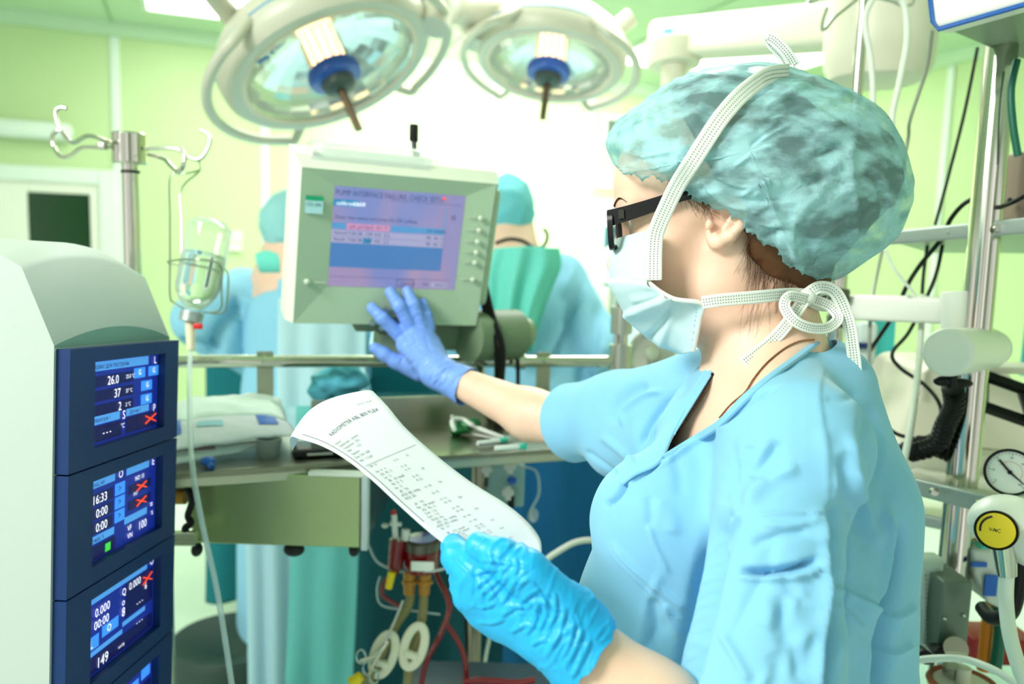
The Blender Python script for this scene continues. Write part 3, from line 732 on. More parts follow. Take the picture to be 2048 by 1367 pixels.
        stext(tx, k, 'Q', .02, .20, .11); stext(tx, k, 'Q', .50, .18, .09); stext(tx, k, 'o', .02, .36, .11); stext(tx, k, 'o', .5, .30, .10); stext(tx, k, '8', .5, .42, .12); stext(tx, k, 'O', .92, .02, .09); stext(tx, k, 'mmHg', .46, .88, .04); stext(tx, k, 'L', .08, .55, .10); stext(tx, k, 'O', .30, .50, .09)
        cross(rd, k, .88, .26, .07, .05)
    else:
        quad(br_, k, 0, .05, .60, .13, -.006); quad(bt, k, .64, .16, .78, .30, -.0058); quad(bt, k, .82, .10, .96, .24, -.0058); stext(tx, k, 'O', .92, .0, .08)
        quad(dk, k, .0, .3, .98, .6, -.0062)
        stext(tx, k, '0.00', .2, .35, .12)
    dk.build('dark_field', snavy, s_o, smooth=False); br_.build('title_bar', sbar, s_o, smooth=False); tx.build('readout', stxt, s_o, smooth=False)
    if bt.n: bt.build('button_field', sbtn, s_o, smooth=False)
    if rd.n: rd.build('alarm_cross', sred, s_o, smooth=False)
    if gr.n: gr.build('level_icon', sgrn, s_o, smooth=False)
b = MB(); b.box(V(TO[0] - .2, 1.03, .03), (.46, .40, .06), None); b.build('base', M['white'], tw, mods=[BEV(.01)])

# ================================================================= monitor
mo = root('monitor', MO, 'grey green medical monitor touched by the gloved hand, blue and pink table on screen', 'monitor')
AXM = np.array([MX, MN, MU])
def Mn(u, v, n=0.0): return MO + MX * u + MU * v - MN * n          # n: towards the viewer
SW, SH = .24, .18; Lm, Rm_, Tm, Bm = .0580, .0550, .0280, .0690
b = MB()
o4 = [Mn(-Lm, Tm, 0), Mn(SW + Rm_, Tm, 0), Mn(SW + Rm_ - .004, -SH - Bm, 0), Mn(-Lm, -SH - Bm, 0)]
i4 = [Mn(0, 0, -.008), Mn(SW, 0, -.008), Mn(SW, -SH, -.008), Mn(0, -SH, -.008)]
b.add(o4 + i4, [(0, 4, 5, 1), (1, 5, 6, 2), (2, 6, 7, 3), (3, 7, 4, 0)]); fro = b.build('bezel', M['greenmon'], mo, smooth=False)
b = MB()
rings = []
for off, dep in ((0, 0), (.003, -.006), (.004, -.020), (.003, -.05), (-.006, -.085), (-.045, -.105)):
    up = {0: 0, -.006: .004, -.020: .020, -.05: .030, -.085: .020, -.105: -.02}[dep]; lf = {0: 0, -.006: .002, -.020: .012, -.05: .016, -.085: .004, -.105: -.03}[dep]
    rings.append([Mn(-Lm - lf, Tm + up, dep), Mn(SW + Rm_ + .002 + max(-.03, min(.004, off)), Tm + up, dep), Mn(SW + Rm_ - .004 + max(-.03, min(.004, off)), -SH - Bm - max(-.03, off * .3), dep), Mn(-Lm - lf, -SH - Bm + (.0 if dep > -.03 else .012), dep)])
for r0, r1 in zip(rings[:-1], rings[1:]):
    for k in range(4): b.add([r0[k], r0[(k + 1) % 4], r1[(k + 1) % 4], r1[k]], [(0, 1, 2, 3)])
b.add(rings[-1], [(0, 1, 2, 3)])
bm_ = b; hs = b.build('housing', mat('ivory monitor case', (228, 232, 214), .45), mo, smooth=False)
b = MB(); b.box(Mn(SW + Rm_ + .012, -.10, -.055), (.018, .07, .23), AXM, .012); b.build('side_cover', M['greenmon'], mo)
# clear flap on top
b = MB(); G = []
for u in np.linspace(-.042, .168, 6):
    G.append([Mn(u, Tm + .012, -.012), Mn(u + .003, Tm + .030, -.016), Mn(u + .004, Tm + .042, -.030), Mn(u + .004, Tm + .044, -.05), Mn(u, Tm + .03, -.08)])
b.grid(np.array(G)); b.build('clear_flap', M['clear'], mo, mods=[('SOLIDIFY', dict(thickness=.002))])
b = MB(); b.cyl(Mn(-.040, Tm + .026, -.018), Mn(-.034, Tm + .026, -.018), .006, 12); b.build('flap_hinge', M['white'], mo)
# screen and its picture
b = MB(); b.add([Mn(0, -SH, -.0075), Mn(SW, -SH, -.0075), Mn(SW, 0, -.0075), Mn(0, 0, -.0075)], [(0, 1, 2, 3)])
sm_ = bpy.data.materials.new('screen lavender'); sm_.use_nodes = True; nt = sm_.node_tree; bs = nt.nodes['Principled BSDF']
bs.inputs['Roughness'].default_value = .12; bs.inputs['Base Color'].default_value = srgb(60, 62, 90)
tc = nt.nodes.new('ShaderNodeTexCoord'); mp = nt.nodes.new('ShaderNodeMapping'); nz = nt.nodes.new('ShaderNodeTexNoise'); nz.inputs['Scale'].default_value = 9; nz.inputs['Detail'].default_value = 1
nt.links.new(tc.outputs['Object'], mp.inputs[0]); mp.inputs['Scale'].default_value = (1.6, 1, .5); nt.links.new(mp.outputs[0], nz.inputs[0])
cr = nt.nodes.new('ShaderNodeValToRGB'); cr.color_ramp.elements[0].position = .38; cr.color_ramp.elements[1].position = .62; cr.color_ramp.elements[0].color = srgb(122, 134, 190); cr.color_ramp.elements[1].color = srgb(160, 140, 176)
nt.links.new(nz.outputs['Fac'], cr.inputs[0]); nt.links.new(cr.outputs[0], bs.inputs['Emission Color']); bs.inputs['Emission Strength'].default_value = .72
sco = b.build('screen', sm_, mo, smooth=False)
def mq(b, x0, y0, x1, y1, n=-.0070): b.add([Mn(SW * x0, -SH * y1, n), Mn(SW * x1, -SH * y1, n), Mn(SW * x1, -SH * y0, n), Mn(SW * x0, -SH * y0, n)], [(0, 1, 2, 3)])
def mt(b, t, x, y, h, n=-.0064, sx=1): text_into(b, t, h * SH * 1.38, Mn(SW * x, -SH * (y + h), n), MX, MU, 0, sx)
mblue = mat('screen mid blue', (40, 66, 110), .2, emit=(80, 128, 182), estr=.62); mcy = mat('screen sky blue', (50, 90, 120), .2, emit=(88, 146, 198), estr=.65); mpk = mat('screen pink', (110, 70, 96), .2, emit=(206, 150, 188), estr=.65)
mlt = mat('screen pale row', (84, 82, 100), .2, emit=(164, 164, 200), estr=.68); mdk = mat('screen dark text', (60, 70, 110), .3, emit=(60, 70, 110), estr=.3); mwt = mat('screen light text', (220, 225, 235), .3, emit=(215, 222, 235), estr=.7); mtl = mat('screen steel blue', (46, 110, 150), .2, emit=(50, 116, 156), estr=.6)
b = MB(); mq(b, .0, .555, .865, .80); b.build('blue_field', mblue, sco, smooth=False)
b = MB(); mq(b, 0, .355, .1, .415); mq(b, .44, .355, .865, .415); mq(b, .855, .13, .862, .36); b.build('table_header', mcy, sco, smooth=False)
b = MB(); mq(b, .11, .355, .43, .415); b.build('pink_header', mpk, sco, smooth=False)
b = MB(); mq(b, .0, .425, .86, .485); mq(b, .0, .492, .86, .552); mq(b, .80, .925, .93, .975); b.build('table_row', mlt, sco, smooth=False)
b = MB(); mq(b, 0, .125, .18, .19); mq(b, .235, .496, .295, .548, -.0068); b.build('selected_field', mtl, sco, smooth=False)
b = MB(); mt(b, 'PUMP INTERFACE FAILURE, CHECK SETUP', .01, .03, .055, sx=.78); mt(b, 'Enter new values and press the OK softkey', .02, .275, .04, sx=.85)
for r, y in ((0, .435), (1, .50)):
    for x, t in ((.12, '7.04'), (.19, '38'), (.25, '139'), (.32, '4.0'), (.39, '2.2'), (.72, '98'), (.78, '46'), (.83, '11')): mt(b, t, x, y, .035)
for x, t in ((.13, 'pH'), (.19, 'pCO'), (.26, 'pO'), (.33, 'K+'), (.39, 'T'), (.72, 'SO'), (.78, 'Hct'), (.83, 'Hb')): mt(b, t, x, .365, .035)
mt(b, 'Stored', .02, .435, .032); mt(b, 'Recall', .02, .50, .032); mt(b, '*', .90, .20, .10)
mq(b, .52, .905, .66, .912); mq(b, .52, .975, .66, .982); mq(b, .52, .905, .524, .98); mq(b, .656, .905, .66, .98); mt(b, 'CANCEL', .545, .93, .032); mt(b, 'OK', .73, .93, .032); mt(b, 'SELECT', .83, .935, .028)
mq(b, .0, .895, .95, .8985); mq(b, .42, .10, .98, .1035)
b.build('dark_text', mdk, sco, smooth=False)
b = MB(); mt(b, 'calibration', .02, .14, .04); mt(b, '12:08', .14, .14, .04); b.build('light_text', mwt, sco, smooth=False)
b = MB(); b.ell(Mn(SW * .83, -SH * .045, -.007), (.003, .001, .003), AXM); b.build('red_mark', sred, sco)
for k, y in enumerate((.075, .205, .325, .44, .55, .735)):      # side keys with their lines
    yy = -SH * (y + .13)
    b = MB(); b.ell(Mn(SW + .031 - .0 * k, yy, .003), (.0055, .005, .0055), AXM); b.build('key', mat('pale key', (206, 216, 196), .4), mo)
    b = MB(); b.box(Mn(SW + .014, yy, -.002), (.017, .0015, .0016), AXM); b.build('key_line', mat('pale line', (214, 222, 204), .5), mo)
b = MB(); b.ell(Mn(-.038, -SH * .95, .002), (.006, .005, .006), AXM); b.build('key', mat('pale key', (206, 216, 196), .4), mo)
b = MB(); b.box(Mn(-.014, -SH * .955, -.002), (.019, .0015, .0016), AXM); b.build('key_line', mat('pale line', (214, 222, 204), .5), mo)
for (x, y) in ((772, 618), (788, 637), (744, 644), (763, 654), (790, 620)):
    p = mon_hit(x, y, -.001); b = MB(); b.cyl(p, p - MN * .004, .0055, 14); b.build('knob', M['satin'], mo)
b = MB(); b.box(Mn(-.034, -.034, .0012), (.030, .0012, .030), AXM); lb = b.build('label_plate', mat('label aqua', (176, 222, 226), .5), mo, smooth=False)
b = MB(); b.box(Mn(-.034, -.0225, .0021), (.030, .0008, .0075), AXM); b.build('label_band', mat('label green', (10, 160, 110), .5), lb, smooth=False)
b = MB(); text_into(b, 'CDI 500', .0075, Mn(-.048, -.036, .0022), MX, MU); b.build('label_text', mat('label ink', (60, 100, 120), .5), lb, smooth=False)
# mount below: plate, tilt joint and clamp on the rail
b = MB(); b.box(Mn(.10, -SH - Bm - .010, -.05), (.085, .07, .022), AXM, .005); b.build('mount_plate', M['monback'], mo)
b = MB(); b.cyl(P(752, 690, 1.60), P(796, 690, 1.60), .034, 24); b.build('clamp', M['greenmon'], mo)
b = MB(); b.box(P(790, 680, 1.58), (.08, .05, .045), AXM, .008); b.build('clamp_arm', M['greenmon'], mo)
b = MB(); b.box(P(890, 668, 1.64), (.20, .05, .055), AXM, .006); b.build('support_beam', M['monback'], mo)
b = MB(); b.cyl(P(935, 672, 1.60), P(1030, 668, 1.68), .052, 28); b.build('pivot', M['monback'], mo)
b = MB(); b.cyl(P(1030, 666, 1.68), P(1055, 664, 1.70), .030, 24); b.build('adjusting_knob', mat('sage plastic', (164, 178, 144), .45), mo)
for k, off in enumerate((0, 8, 16)):
    b = MB(); b.tube(smooth_path([P(962 + off * .5, 560, 1.60), P(968 + off, 620, 1.60), P(985 + off, 670, 1.58), P(992 + off, 712, 1.60), P(992 + off * .7, 790, 1.66), P(990 + off, 880, 1.7)], 8), .0045, 8); b.build('cable', M['black'], mo)
b = MB(); b.tube(smooth_path([P(1032, 690, 1.70), P(1036, 740, 1.70), P(1034, 860, 1.70)], 8), .0045, 8); b.build('cable', M['black'], mo)
# black clip light standing behind the monitor
cl_ = root('clip_light', P(830, 300, 1.56), 'small black clip light standing above the monitor', 'lamp')
b = MB(); b.box(P(828, 266, 1.56), (.017, .02, .034), None, .003); b.build('head', M['black'], cl_)
b = MB(); b.tube(smooth_path([P(828, 280, 1.56), P(829, 300, 1.56), P(832, 312, 1.56), P(832, 345, 1.56)], 5), .006, 10); b.build('stem', mat('dark grey stem', (52, 58, 60), .4), cl_)
b = MB(); b.cyl(P(830, 312, 1.56), P(840, 313, 1.56), .008, 12); b.cyl(P(832, 342, 1.55), P(832, 356, 1.50), .010, 12); b.build('joint', M['black'], cl_)

# ================================================================= rail, table, cabinet
tb = root('instrument_table', V(-.2, 1.5, 0), 'long stainless steel instrument table with raised back and round rail', 'table')
ZT = 1.08
FA, FB = P(330, 943, 1.265), P(1250, 890, 1.56); FA[2] = FB[2] = ZT
e1 = unit(FB - FA); e2 = np.cross(V(0, 0, 1), e1); Lt = np.linalg.norm(FB - FA); DT = .235
AXB = np.array([e1, e2, V(0, 0, 1)])
def TB(a, c, z): return FA + e1 * a + e2 * c + V(0, 0, z)
b = MB(); b.box(TB(Lt / 2, DT / 2, -.006), (Lt, DT, .012), AXB); b.box(TB(Lt / 2, .004, -.012), (Lt, .008, .024), AXB); b.build('tabletop', M['steel'], tb, mods=[BEV(.003)])
a0 = (hit(622, 800, TB(0, DT, 0), e2) - TB(0, DT, 0)) @ e1
b = MB(); b.box(TB((a0 + Lt) / 2, DT, .032), (Lt - a0, .004, .066), AXB); b.build('back_plate', M['steel'], tb)
RA, RB = P(330, 722, 1.55), P(1232, 722, 1.80)
b = MB(); b.cyl(RA - (RB - RA) * .25, RB, .0125, 20); b.build('rail', M['chrome'], tb)
for x in (508, 1068):
    p = RA + (RB - RA) * ((x - 330) / 902); bb = MB(); q = TB(0, DT, 0) + e1 * ((p - TB(0, DT, 0)) @ e1)
    hgt = p[2] - ZT
    bb.box(V(p[0], p[1], ZT + hgt / 2 + .005), (.032, .004, hgt + .03), AXB); bb.tube([p + V(0, -.014, .0), p + V(0, 0, .0155), p + V(0, .014, 0)], .003, 6); bb.build('rail_bracket', mat('steel bracket', (166, 172, 146), .4, .7), tb)
b = MB(); p = RA + (RB - RA) * ((1015 - 330) / 902); b.cyl(p - (RB - RA) * .012, p + (RB - RA) * .012, .017, 20); b.build('rail_collar', M['chrome'], tb)
pp_ = P(1240, 722, 1.80)
b = MB(); b.cyl(V(pp_[0], pp_[1], .02), V(pp_[0], pp_[1], 1.345), .0165, 20); b.build('post', M['chrome'], tb)
for z in (1.215, 1.30, 1.10): b = MB(); b.cyl(V(pp_[0], pp_[1], z - .03), V(pp_[0], pp_[1], z + .03), .025, 20); b.build('post_clamp', M['satin'], tb)
b = MB(); b.cyl(P(958, 735, 1.70), P(958, 790, 1.68), .012, 14); b.build('post', M['chrome'], tb)
for a in (-.01,):
    b = MB(); b.cyl(TB(a, .16, -.01), TB(a, .16, -ZT), .014, 16); b.build('leg', M['chrome'], tb)
# drawer cabinet hung below
cb = root('drawer_cabinet', P(560, 1090, 1.22), 'steel fronted drawer cabinet hanging under the table', 'cabinet')
A0, A1 = P(386, 944, 1.345), P(734, 944, 1.345); z1_, z0_ = A0[2] + .004, P(560, 1092, 1.345)[2]; yF = A0[1]; xl, xr = A0[0], A1[0]
b = MB(); b.box(((xl + xr) / 2, yF + .16, (z0_ + z1_) / 2), (xr - xl, .30, z1_ - z0_ - .004)); b.build('body', M['darkteal'], cb, mods=[BEV(.003)])
b = MB(); b.box(((xl + xr) / 2 - .004, yF - .002, (z0_ + z1_) / 2), (xr - xl - .008, .018, z1_ - z0_)); b.build('drawer', mat('steel with green reflection', (158, 172, 128), .34, .9, bump=(40, .08, .001, (1, 30, 1))), cb, mods=[BEV(.003)])  # green reflection of the room tinted into the drawer's base colour
b = MB(); b.box((xr - .001, yF - .004, (z0_ + z1_) / 2), (.011, .022, z1_ - z0_ + .006)); b.build('edge_strip', mat('pale grey edge', (196, 208, 208), .4), cb, mods=[BEV(.002)])
b = MB(); b.box((xr - .045, yF - .003, z1_ + .003), (.10, .02, .006)); b.build('top_edge', M['white'], cb)
for x in (394, 588, 708):
    p = P(x, 1098, 1.37); b = MB(); b.ell(p, (.018 if x == 588 else .009, .014, .012)); b.cyl(p, p + V(0, 0, .02), .006, 10); b.build('foot', M['rubber'], cb)
for x in (460, 690): b = MB(); b.box((P(x, 930, 1.3)[0], yF + .12, (z1_ + ZT) / 2 - .004), (.03, .12, ZT - z1_ - .004)); b.build('hanger', M['steel'], cb)
sr = root('side_rail', P(352, 1075, 1.28), 'short chrome side rail with black hose beside the drawer cabinet', 'rail')
b = MB(); b.cyl(P(320, 1070, 1.30), P(392, 1070, 1.30), .008, 14); b.cyl(P(320, 1084, 1.30), P(392, 1084, 1.30), .006, 14); b.build('bar', M['chrome'], sr)
b = MB(); b.tube(smooth_path([P(345, 972, 1.3), P(372, 975, 1.3), P(384, 1000, 1.3), P(376, 1030, 1.3), P(382, 1045, 1.3), P(370, 1056, 1.3), P(376, 1070, 1.3)], 6), .006, 8); b.build('hose', M['black'], sr)
b = MB(); b.cyl(P(345, 992, 1.31), P(372, 992, 1.31), .013, 16); b.build('hose_clip', M['brass'], sr)
# ---- things on the table
def bag(name, pts, h, m, label, cat, marks=None, grp=None):
    o = root(name, pts[0], label, cat, grp); n = 26; a, c_, d_, e_ = [np.array(q) for q in pts]; G = np.zeros((n, n, 3)); rs_ = np.random.RandomState(len(label))
    for i in range(n):
        for j in range(n):
            s, t = i / (n - 1), j / (n - 1); p = (a * (1 - s) + c_ * s) * (1 - t) + (e_ * (1 - s) + d_ * s) * t
            G[i, j] = p + V(0, 0, h * (math.sin(math.pi * min(1, max(0, s))) * math.sin(math.pi * t)) ** .5)
    Gf_ = G.reshape(-1, 3); Gf_[:, 2] += (.006 * vnoise(Gf_, 26, 3) + .003 * vnoise(Gf_, 60, 4)) * np.clip(h * 40, .3, 1); G = Gf_.reshape(n, n, 3)
    b = MB(); b.grid(G); b.build('sheet', m, o, auto=False, mods=[('SOLIDIFY', dict(thickness=.0012))])
    return o, G
zt = ZT
def on_t(x, y, z): return hit(x, y, V(0, 0, zt + z), V(0, 0, 1))
bg, G = bag('plastic_bag', [on_t(330, 898, .030), on_t(596, 868, .030), on_t(560, 822, .034), on_t(330, 828, .034)], .016, M['paper'], 'white printed plastic package lying uppermost on the left of the table', 'package')
def on_bag(b, x0, y0, x1, y1, dz=.003):
    pass
for (s0, s1, t0_, t1_, m_) in ((.02, .13, .25, .85, M['bluetool']), (.72, .90, .25, .75, M['bluetool']), (.55, .80, .80, .95, M['bluetool']), (.18, .50, .72, .88, mat('pink print', (238, 150, 150), .7)), (.24, .46, .30, .42, mat('pale teal print', (150, 196, 206), .7))):
    b = MB(); i0, i1, j0, j1 = int(s0 * 25), max(int(s1 * 25), int(s0 * 25) + 1), int(t0_ * 25), max(int(t1_ * 25), int(t0_ * 25) + 1)
    b.grid(G[i0:i1 + 1, j0:j1 + 1] + V(0, 0, .0016)); b.build('print', m_, bg, auto=False)
b = MB(); n__ = 0
ptx = G[4, 8] + V(0, 0, .012)
bag('plastic_bag', [on_t(330, 930, .010), on_t(480, 905, .010), on_t(560, 880, .014), on_t(330, 900, .014)], .010, M['clear'], 'crumpled clear plastic package under the white printed one', 'package')
bag('plastic_bag', [on_t(345, 846, .040), on_t(575, 836, .040), on_t(560, 800, .05), on_t(345, 806, .05)], .030, mat('pale film', (214, 230, 222), .5), 'pale green tinted film package behind the printed one', 'package')
o = root('cap_piece', on_t(402, 925, .012), 'small blue plastic piece inside the clear package', 'plastic piece'); b = MB(); b.ell(on_t(416, 922, .010), (.012, .010, .008)); b.tube([on_t(416, 922, .010), on_t(424, 934, .004)], .005, 8); b.build('piece', M['bluetool'], o)
o = root('strip', on_t(380, 900, .012), 'thin red edged strip sticking out below the printed package', 'strip'); b = MB(); b.box(on_t(368, 898, .014), (.10, .004, .006), AXB, .001); b.build('edge', M['red'], o)
o = root('jar', on_t(538, 905, .0), 'small grey translucent cup under the packages', 'cup'); b = MB(); q = on_t(538, 912, 0); b.lathe([(.001, 0), (.018, 0), (.022, .032), (.020, .032), (.016, .003)], q, V(0, 0, 1), 24); b.build('cup_body', mat('grey cup', (150, 160, 150), .3, alpha=.7), o)
ph = root('handheld_device', on_t(640, 912, 0), 'flat black handheld device lying under the end of the printout', 'device')
q0, q1 = on_t(588, 918, 0), on_t(690, 912, 0); dv = unit(q1 - q0); pv = np.cross(V(0, 0, 1), dv); AXP = np.array([dv, pv, V(0, 0, 1)]); Lp = np.linalg.norm(q1 - q0)
b = MB(); b.box((q0 + q1) / 2 + pv * .035 + V(0, 0, .008), (Lp, .075, .013), AXP, .004); b.build('case', M['black'], ph)
b = MB(); b.box((q0 + q1) / 2 + pv * .035 + V(0, 0, .0152), (Lp * .9, .062, .0008), AXP); b.build('screen', mat('glossy black glass', (34, 38, 44), .08, spec=.8), ph)
b = MB(); b.box((q0 + q1) / 2 - pv * .003 + V(0, 0, .008), (Lp * .5, .003, .004), AXP); b.build('side_port', M['satin'], ph)
gs = root('sponge_clamp', on_t(930, 856, 0), 'green headed clamp with long white handle on the steel table', 'clamp')
b = MB(); b.cyl(on_t(908, 850, .018), on_t(940, 852, .020), .020, 24, r2=.014); b.build('head', M['green'], gs)
b = MB(); b.cyl(on_t(903, 832, .032), on_t(922, 842, .030), .003, 10); b.tube(smooth_path([on_t(908, 858, .030), on_t(905, 840, .036), on_t(925, 838, .034), on_t(941, 848, .026), on_t(962, 858, .016), on_t(1020, 880, .006)], 6), .0045, 10); b.build('handle', M['tie'], gs)
b = MB(); b.ell(on_t(948, 846, .026), (.014, .010, .012)); b.build('inner_pad', mat('dark green', (20, 96, 56), .4), gs)
fc = root('spatula', on_t(960, 866, .002), 'thin pale flat stick lying beside the green clamp', 'stick'); b = MB(); b.tube([on_t(916, 862, .004), on_t(1000, 878, .003)], .0035, 8, flat=(1, .4)); b.build('blade', M['tie'], fc)
def syringe(p0, p1, label, mk):
    o = root('syringe', p0, label, 'syringe', 'wrapped syringes on the table'); d = unit(p1 - p0); L = np.linalg.norm(p1 - p0)
    b = MB(); b.cyl(p0 + d * L * .35, p0 + d * L * .85, .0085, 16); b.build('barrel', M['clear'], o)
    b = MB(); b.cyl(p0, p0 + d * L * .30, .0045, 12, r2=.0055); b.build('needle_cap', mat('frosted cap', (220, 232, 226), .3), o)
    b = MB(); b.cyl(p0 + d * L * .27, p0 + d * L * .36, .0062, 12); b.build('hub', mk, o)
    b = MB(); b.cyl(p0 + d * L * .7, p0 + d * L * 1.02, .0055, 12); b.cyl(p0 + d * L * 1.02, p0 + d * L * 1.035, .011, 14); b.build('plunger', M['tie'], o)
tealp = mat('teal hub', (60, 200, 180), .4)
syringe(on_t(955, 886, .009), on_t(1110, 868, .009), 'wrapped syringe with teal hub nearest the green clamp', tealp)
syringe(on_t(990, 896, .009), on_t(1160, 884, .009), 'wrapped syringe with teal hub at the front edge of the table', tealp)
syringe(on_t(1050, 880, .02), on_t(1190, 872, .02), 'wrapped syringe lying partly under the forearm', tealp)
o = root('stopper', on_t(1052, 866, .012), 'tiny red stopper among the wrapped syringes', 'stopper'); b = MB(); b.cyl(on_t(1050, 862, .012), on_t(1058, 864, .012), .006, 12); b.build('cap', M['red'], o)

# ================================================================= infusion pole and bottle
iv = root('infusion_pole', P(262, 1500, 1.62) * V(1, 1, 0), 'steel infusion pole with curled hooks behind the console tower', 'pole')
pc = P(260, 300, 1.62)
b = MB(); b.cyl(V(pc[0], pc[1], .03), V(pc[0], pc[1], pc[2] + .01), .0165, 24); b.build('pole', M['chrome'], iv)
b = MB(); b.cyl(V(pc[0], pc[1], pc[2] - .028), V(pc[0], pc[1], pc[2] + .034), .033, 32); b.build('hook_head', M['chrome'], iv, mods=[BEV(.003)])
b = MB(); zc = P(260, 343, 1.62)[2]; b.lathe([(.0172, -.003), (.019, 0), (.0172, .003)], V(pc[0], pc[1], zc), V(0, 0, 1), 24); b.build('gasket', M['rubber'], iv)
b = MB(); b.lathe([(.001, 0), (.22, 0), (.22, .02), (.03, .05)], V(pc[0], pc[1], 0), V(0, 0, 1), 40); b.build('base', M['satin'], iv)
hk = [[(238, 288, 1.62), (213, 282, 1.58), (177, 271, 1.55), (146, 285, 1.53), (127, 267, 1.52), (114, 241, 1.52), (112, 222, 1.52), (122, 215, 1.52), (133, 217, 1.52)],
      [(226, 294, 1.62), (198, 295, 1.64), (164, 295, 1.67), (141, 311, 1.69), (122, 313, 1.70), (108, 294, 1.71), (105, 271, 1.71), (117, 260, 1.71)],
      [(291, 297, 1.61), (350, 297, 1.60), (377, 313, 1.60), (398, 318, 1.60), (413, 302, 1.60), (420, 281, 1.60), (415, 267, 1.60), (401, 260, 1.60)],
      [(298, 309, 1.58), (327, 317, 1.52), (342, 332, 1.50), (356, 343, 1.49), (367, 330, 1.48), (369, 311, 1.48), (360, 294, 1.48)]]
for h in hk: b = MB(); b.tube(smooth_path([P(*q) for q in h], 7), .0042, 10); b.build('hook', M['chrome'], iv)
b = MB(); b.box(P(205, 292, 1.60), (.016, .016, .014), None, .003); b.build('hook_block', M['satin'], iv)
cg = root('bottle_holder', P(370, 520, 1.5), 'thin wire holder hanging from the pole hook around the bottle', 'wire holder')
wires = [[(396, 319, 1.60), (400, 340, 1.58), (363, 378, 1.55), (363, 440, 1.54), (363, 503, 1.53), (364, 528, 1.52)],
         [(398, 341, 1.58), (368, 348, 1.55), (341, 354, 1.50), (340, 440, 1.49), (340, 522, 1.48), (340, 592, 1.47), (350, 606, 1.46), (368, 617, 1.46)],
         [(335, 523, 1.49), (360, 519, 1.44), (395, 519, 1.41), (430, 523, 1.43), (443, 538, 1.47), (443, 580, 1.48), (443, 612, 1.48), (430, 624, 1.48), (405, 624, 1.47)],
         [(336, 525, 1.49), (365, 531, 1.52), (410, 534, 1.55), (444, 536, 1.53), (456, 548, 1.52), (456, 580, 1.51), (452, 618, 1.50), (440, 626, 1.49), (424, 626, 1.48)]]
b = MB()
for w in wires: b.tube(smooth_path([P(*q) for q in w], 7), .0017, 8)
b.build('wire', mat('grey wire', (150, 160, 140), .3, .9), cg)
bo = root('infusion_bottle', P(400, 530, 1.48), 'upside down glass infusion bottle in the wire holder', 'bottle')
bt_, bn = P(424, 440, 1.49), P(384, 626, 1.47); ax = unit(bn - bt_); Lb = np.linalg.norm(bn - bt_); R_ = .040
prof = [(.001, 0), (.020, .0), (.030, .004), (R_, .014), (R_, Lb * .72), (R_ * .9, Lb * .80), (R_ * .62, Lb * .90), (.016, Lb * .95), (.015, Lb)]
b = MB(); b.lathe(prof, bt_, ax, 36); b.build('glass_body', edge_alpha(mat('bottle glass', (206, 224, 206), .02, alpha=.2, spec=1.0, coat=1.0), .12, .85), bo)
lv = Lb * .37; b = MB(); b.lathe([(.001, lv), (R_ - .003, lv), (R_ - .003, Lb * .71), (R_ * .86, Lb * .79), (R_ * .56, Lb * .89), (.012, Lb * .95), (.001, Lb * .95)], bt_, ax, 30); b.build('liquid', mat('infusion liquid', (240, 252, 250), .02, trans=1.0, ior=1.33), bo)
b = MB(); b.cyl(bn - ax * .002, bn + ax * .016, .0205, 24); b.cyl(bn + ax * .0, bn + ax * .003, .0215, 24); b.build('crimp_cap', M['alu'], bo)
b = MB(); sp_ = V(0, 0, -1); q = bn + ax * .015; q2 = P(382, 700, 1.46); b.cyl(q, q2, .0095, 16, r2=.0075); b.build('drip_chamber', mat('ivory drip chamber', (232, 226, 196), .3, alpha=.9), bo)
b = MB(); b.box(P(396, 652, 1.45), (.016, .008, .010), None, .002); b.build('red_clip', M['red'], bo)
b = MB(); b.tube(smooth_path([P(381, 700, 1.46), P(379, 760, 1.40), P(380, 850, 1.30), P(386, 940, 1.20), P(403, 1040, 1.16), P(432, 1170, 1.15), P(452, 1290, 1.15), P(468, 1400, 1.15)], 8), .0042, 10); b.build('drip_line', M['tubing'], bo)
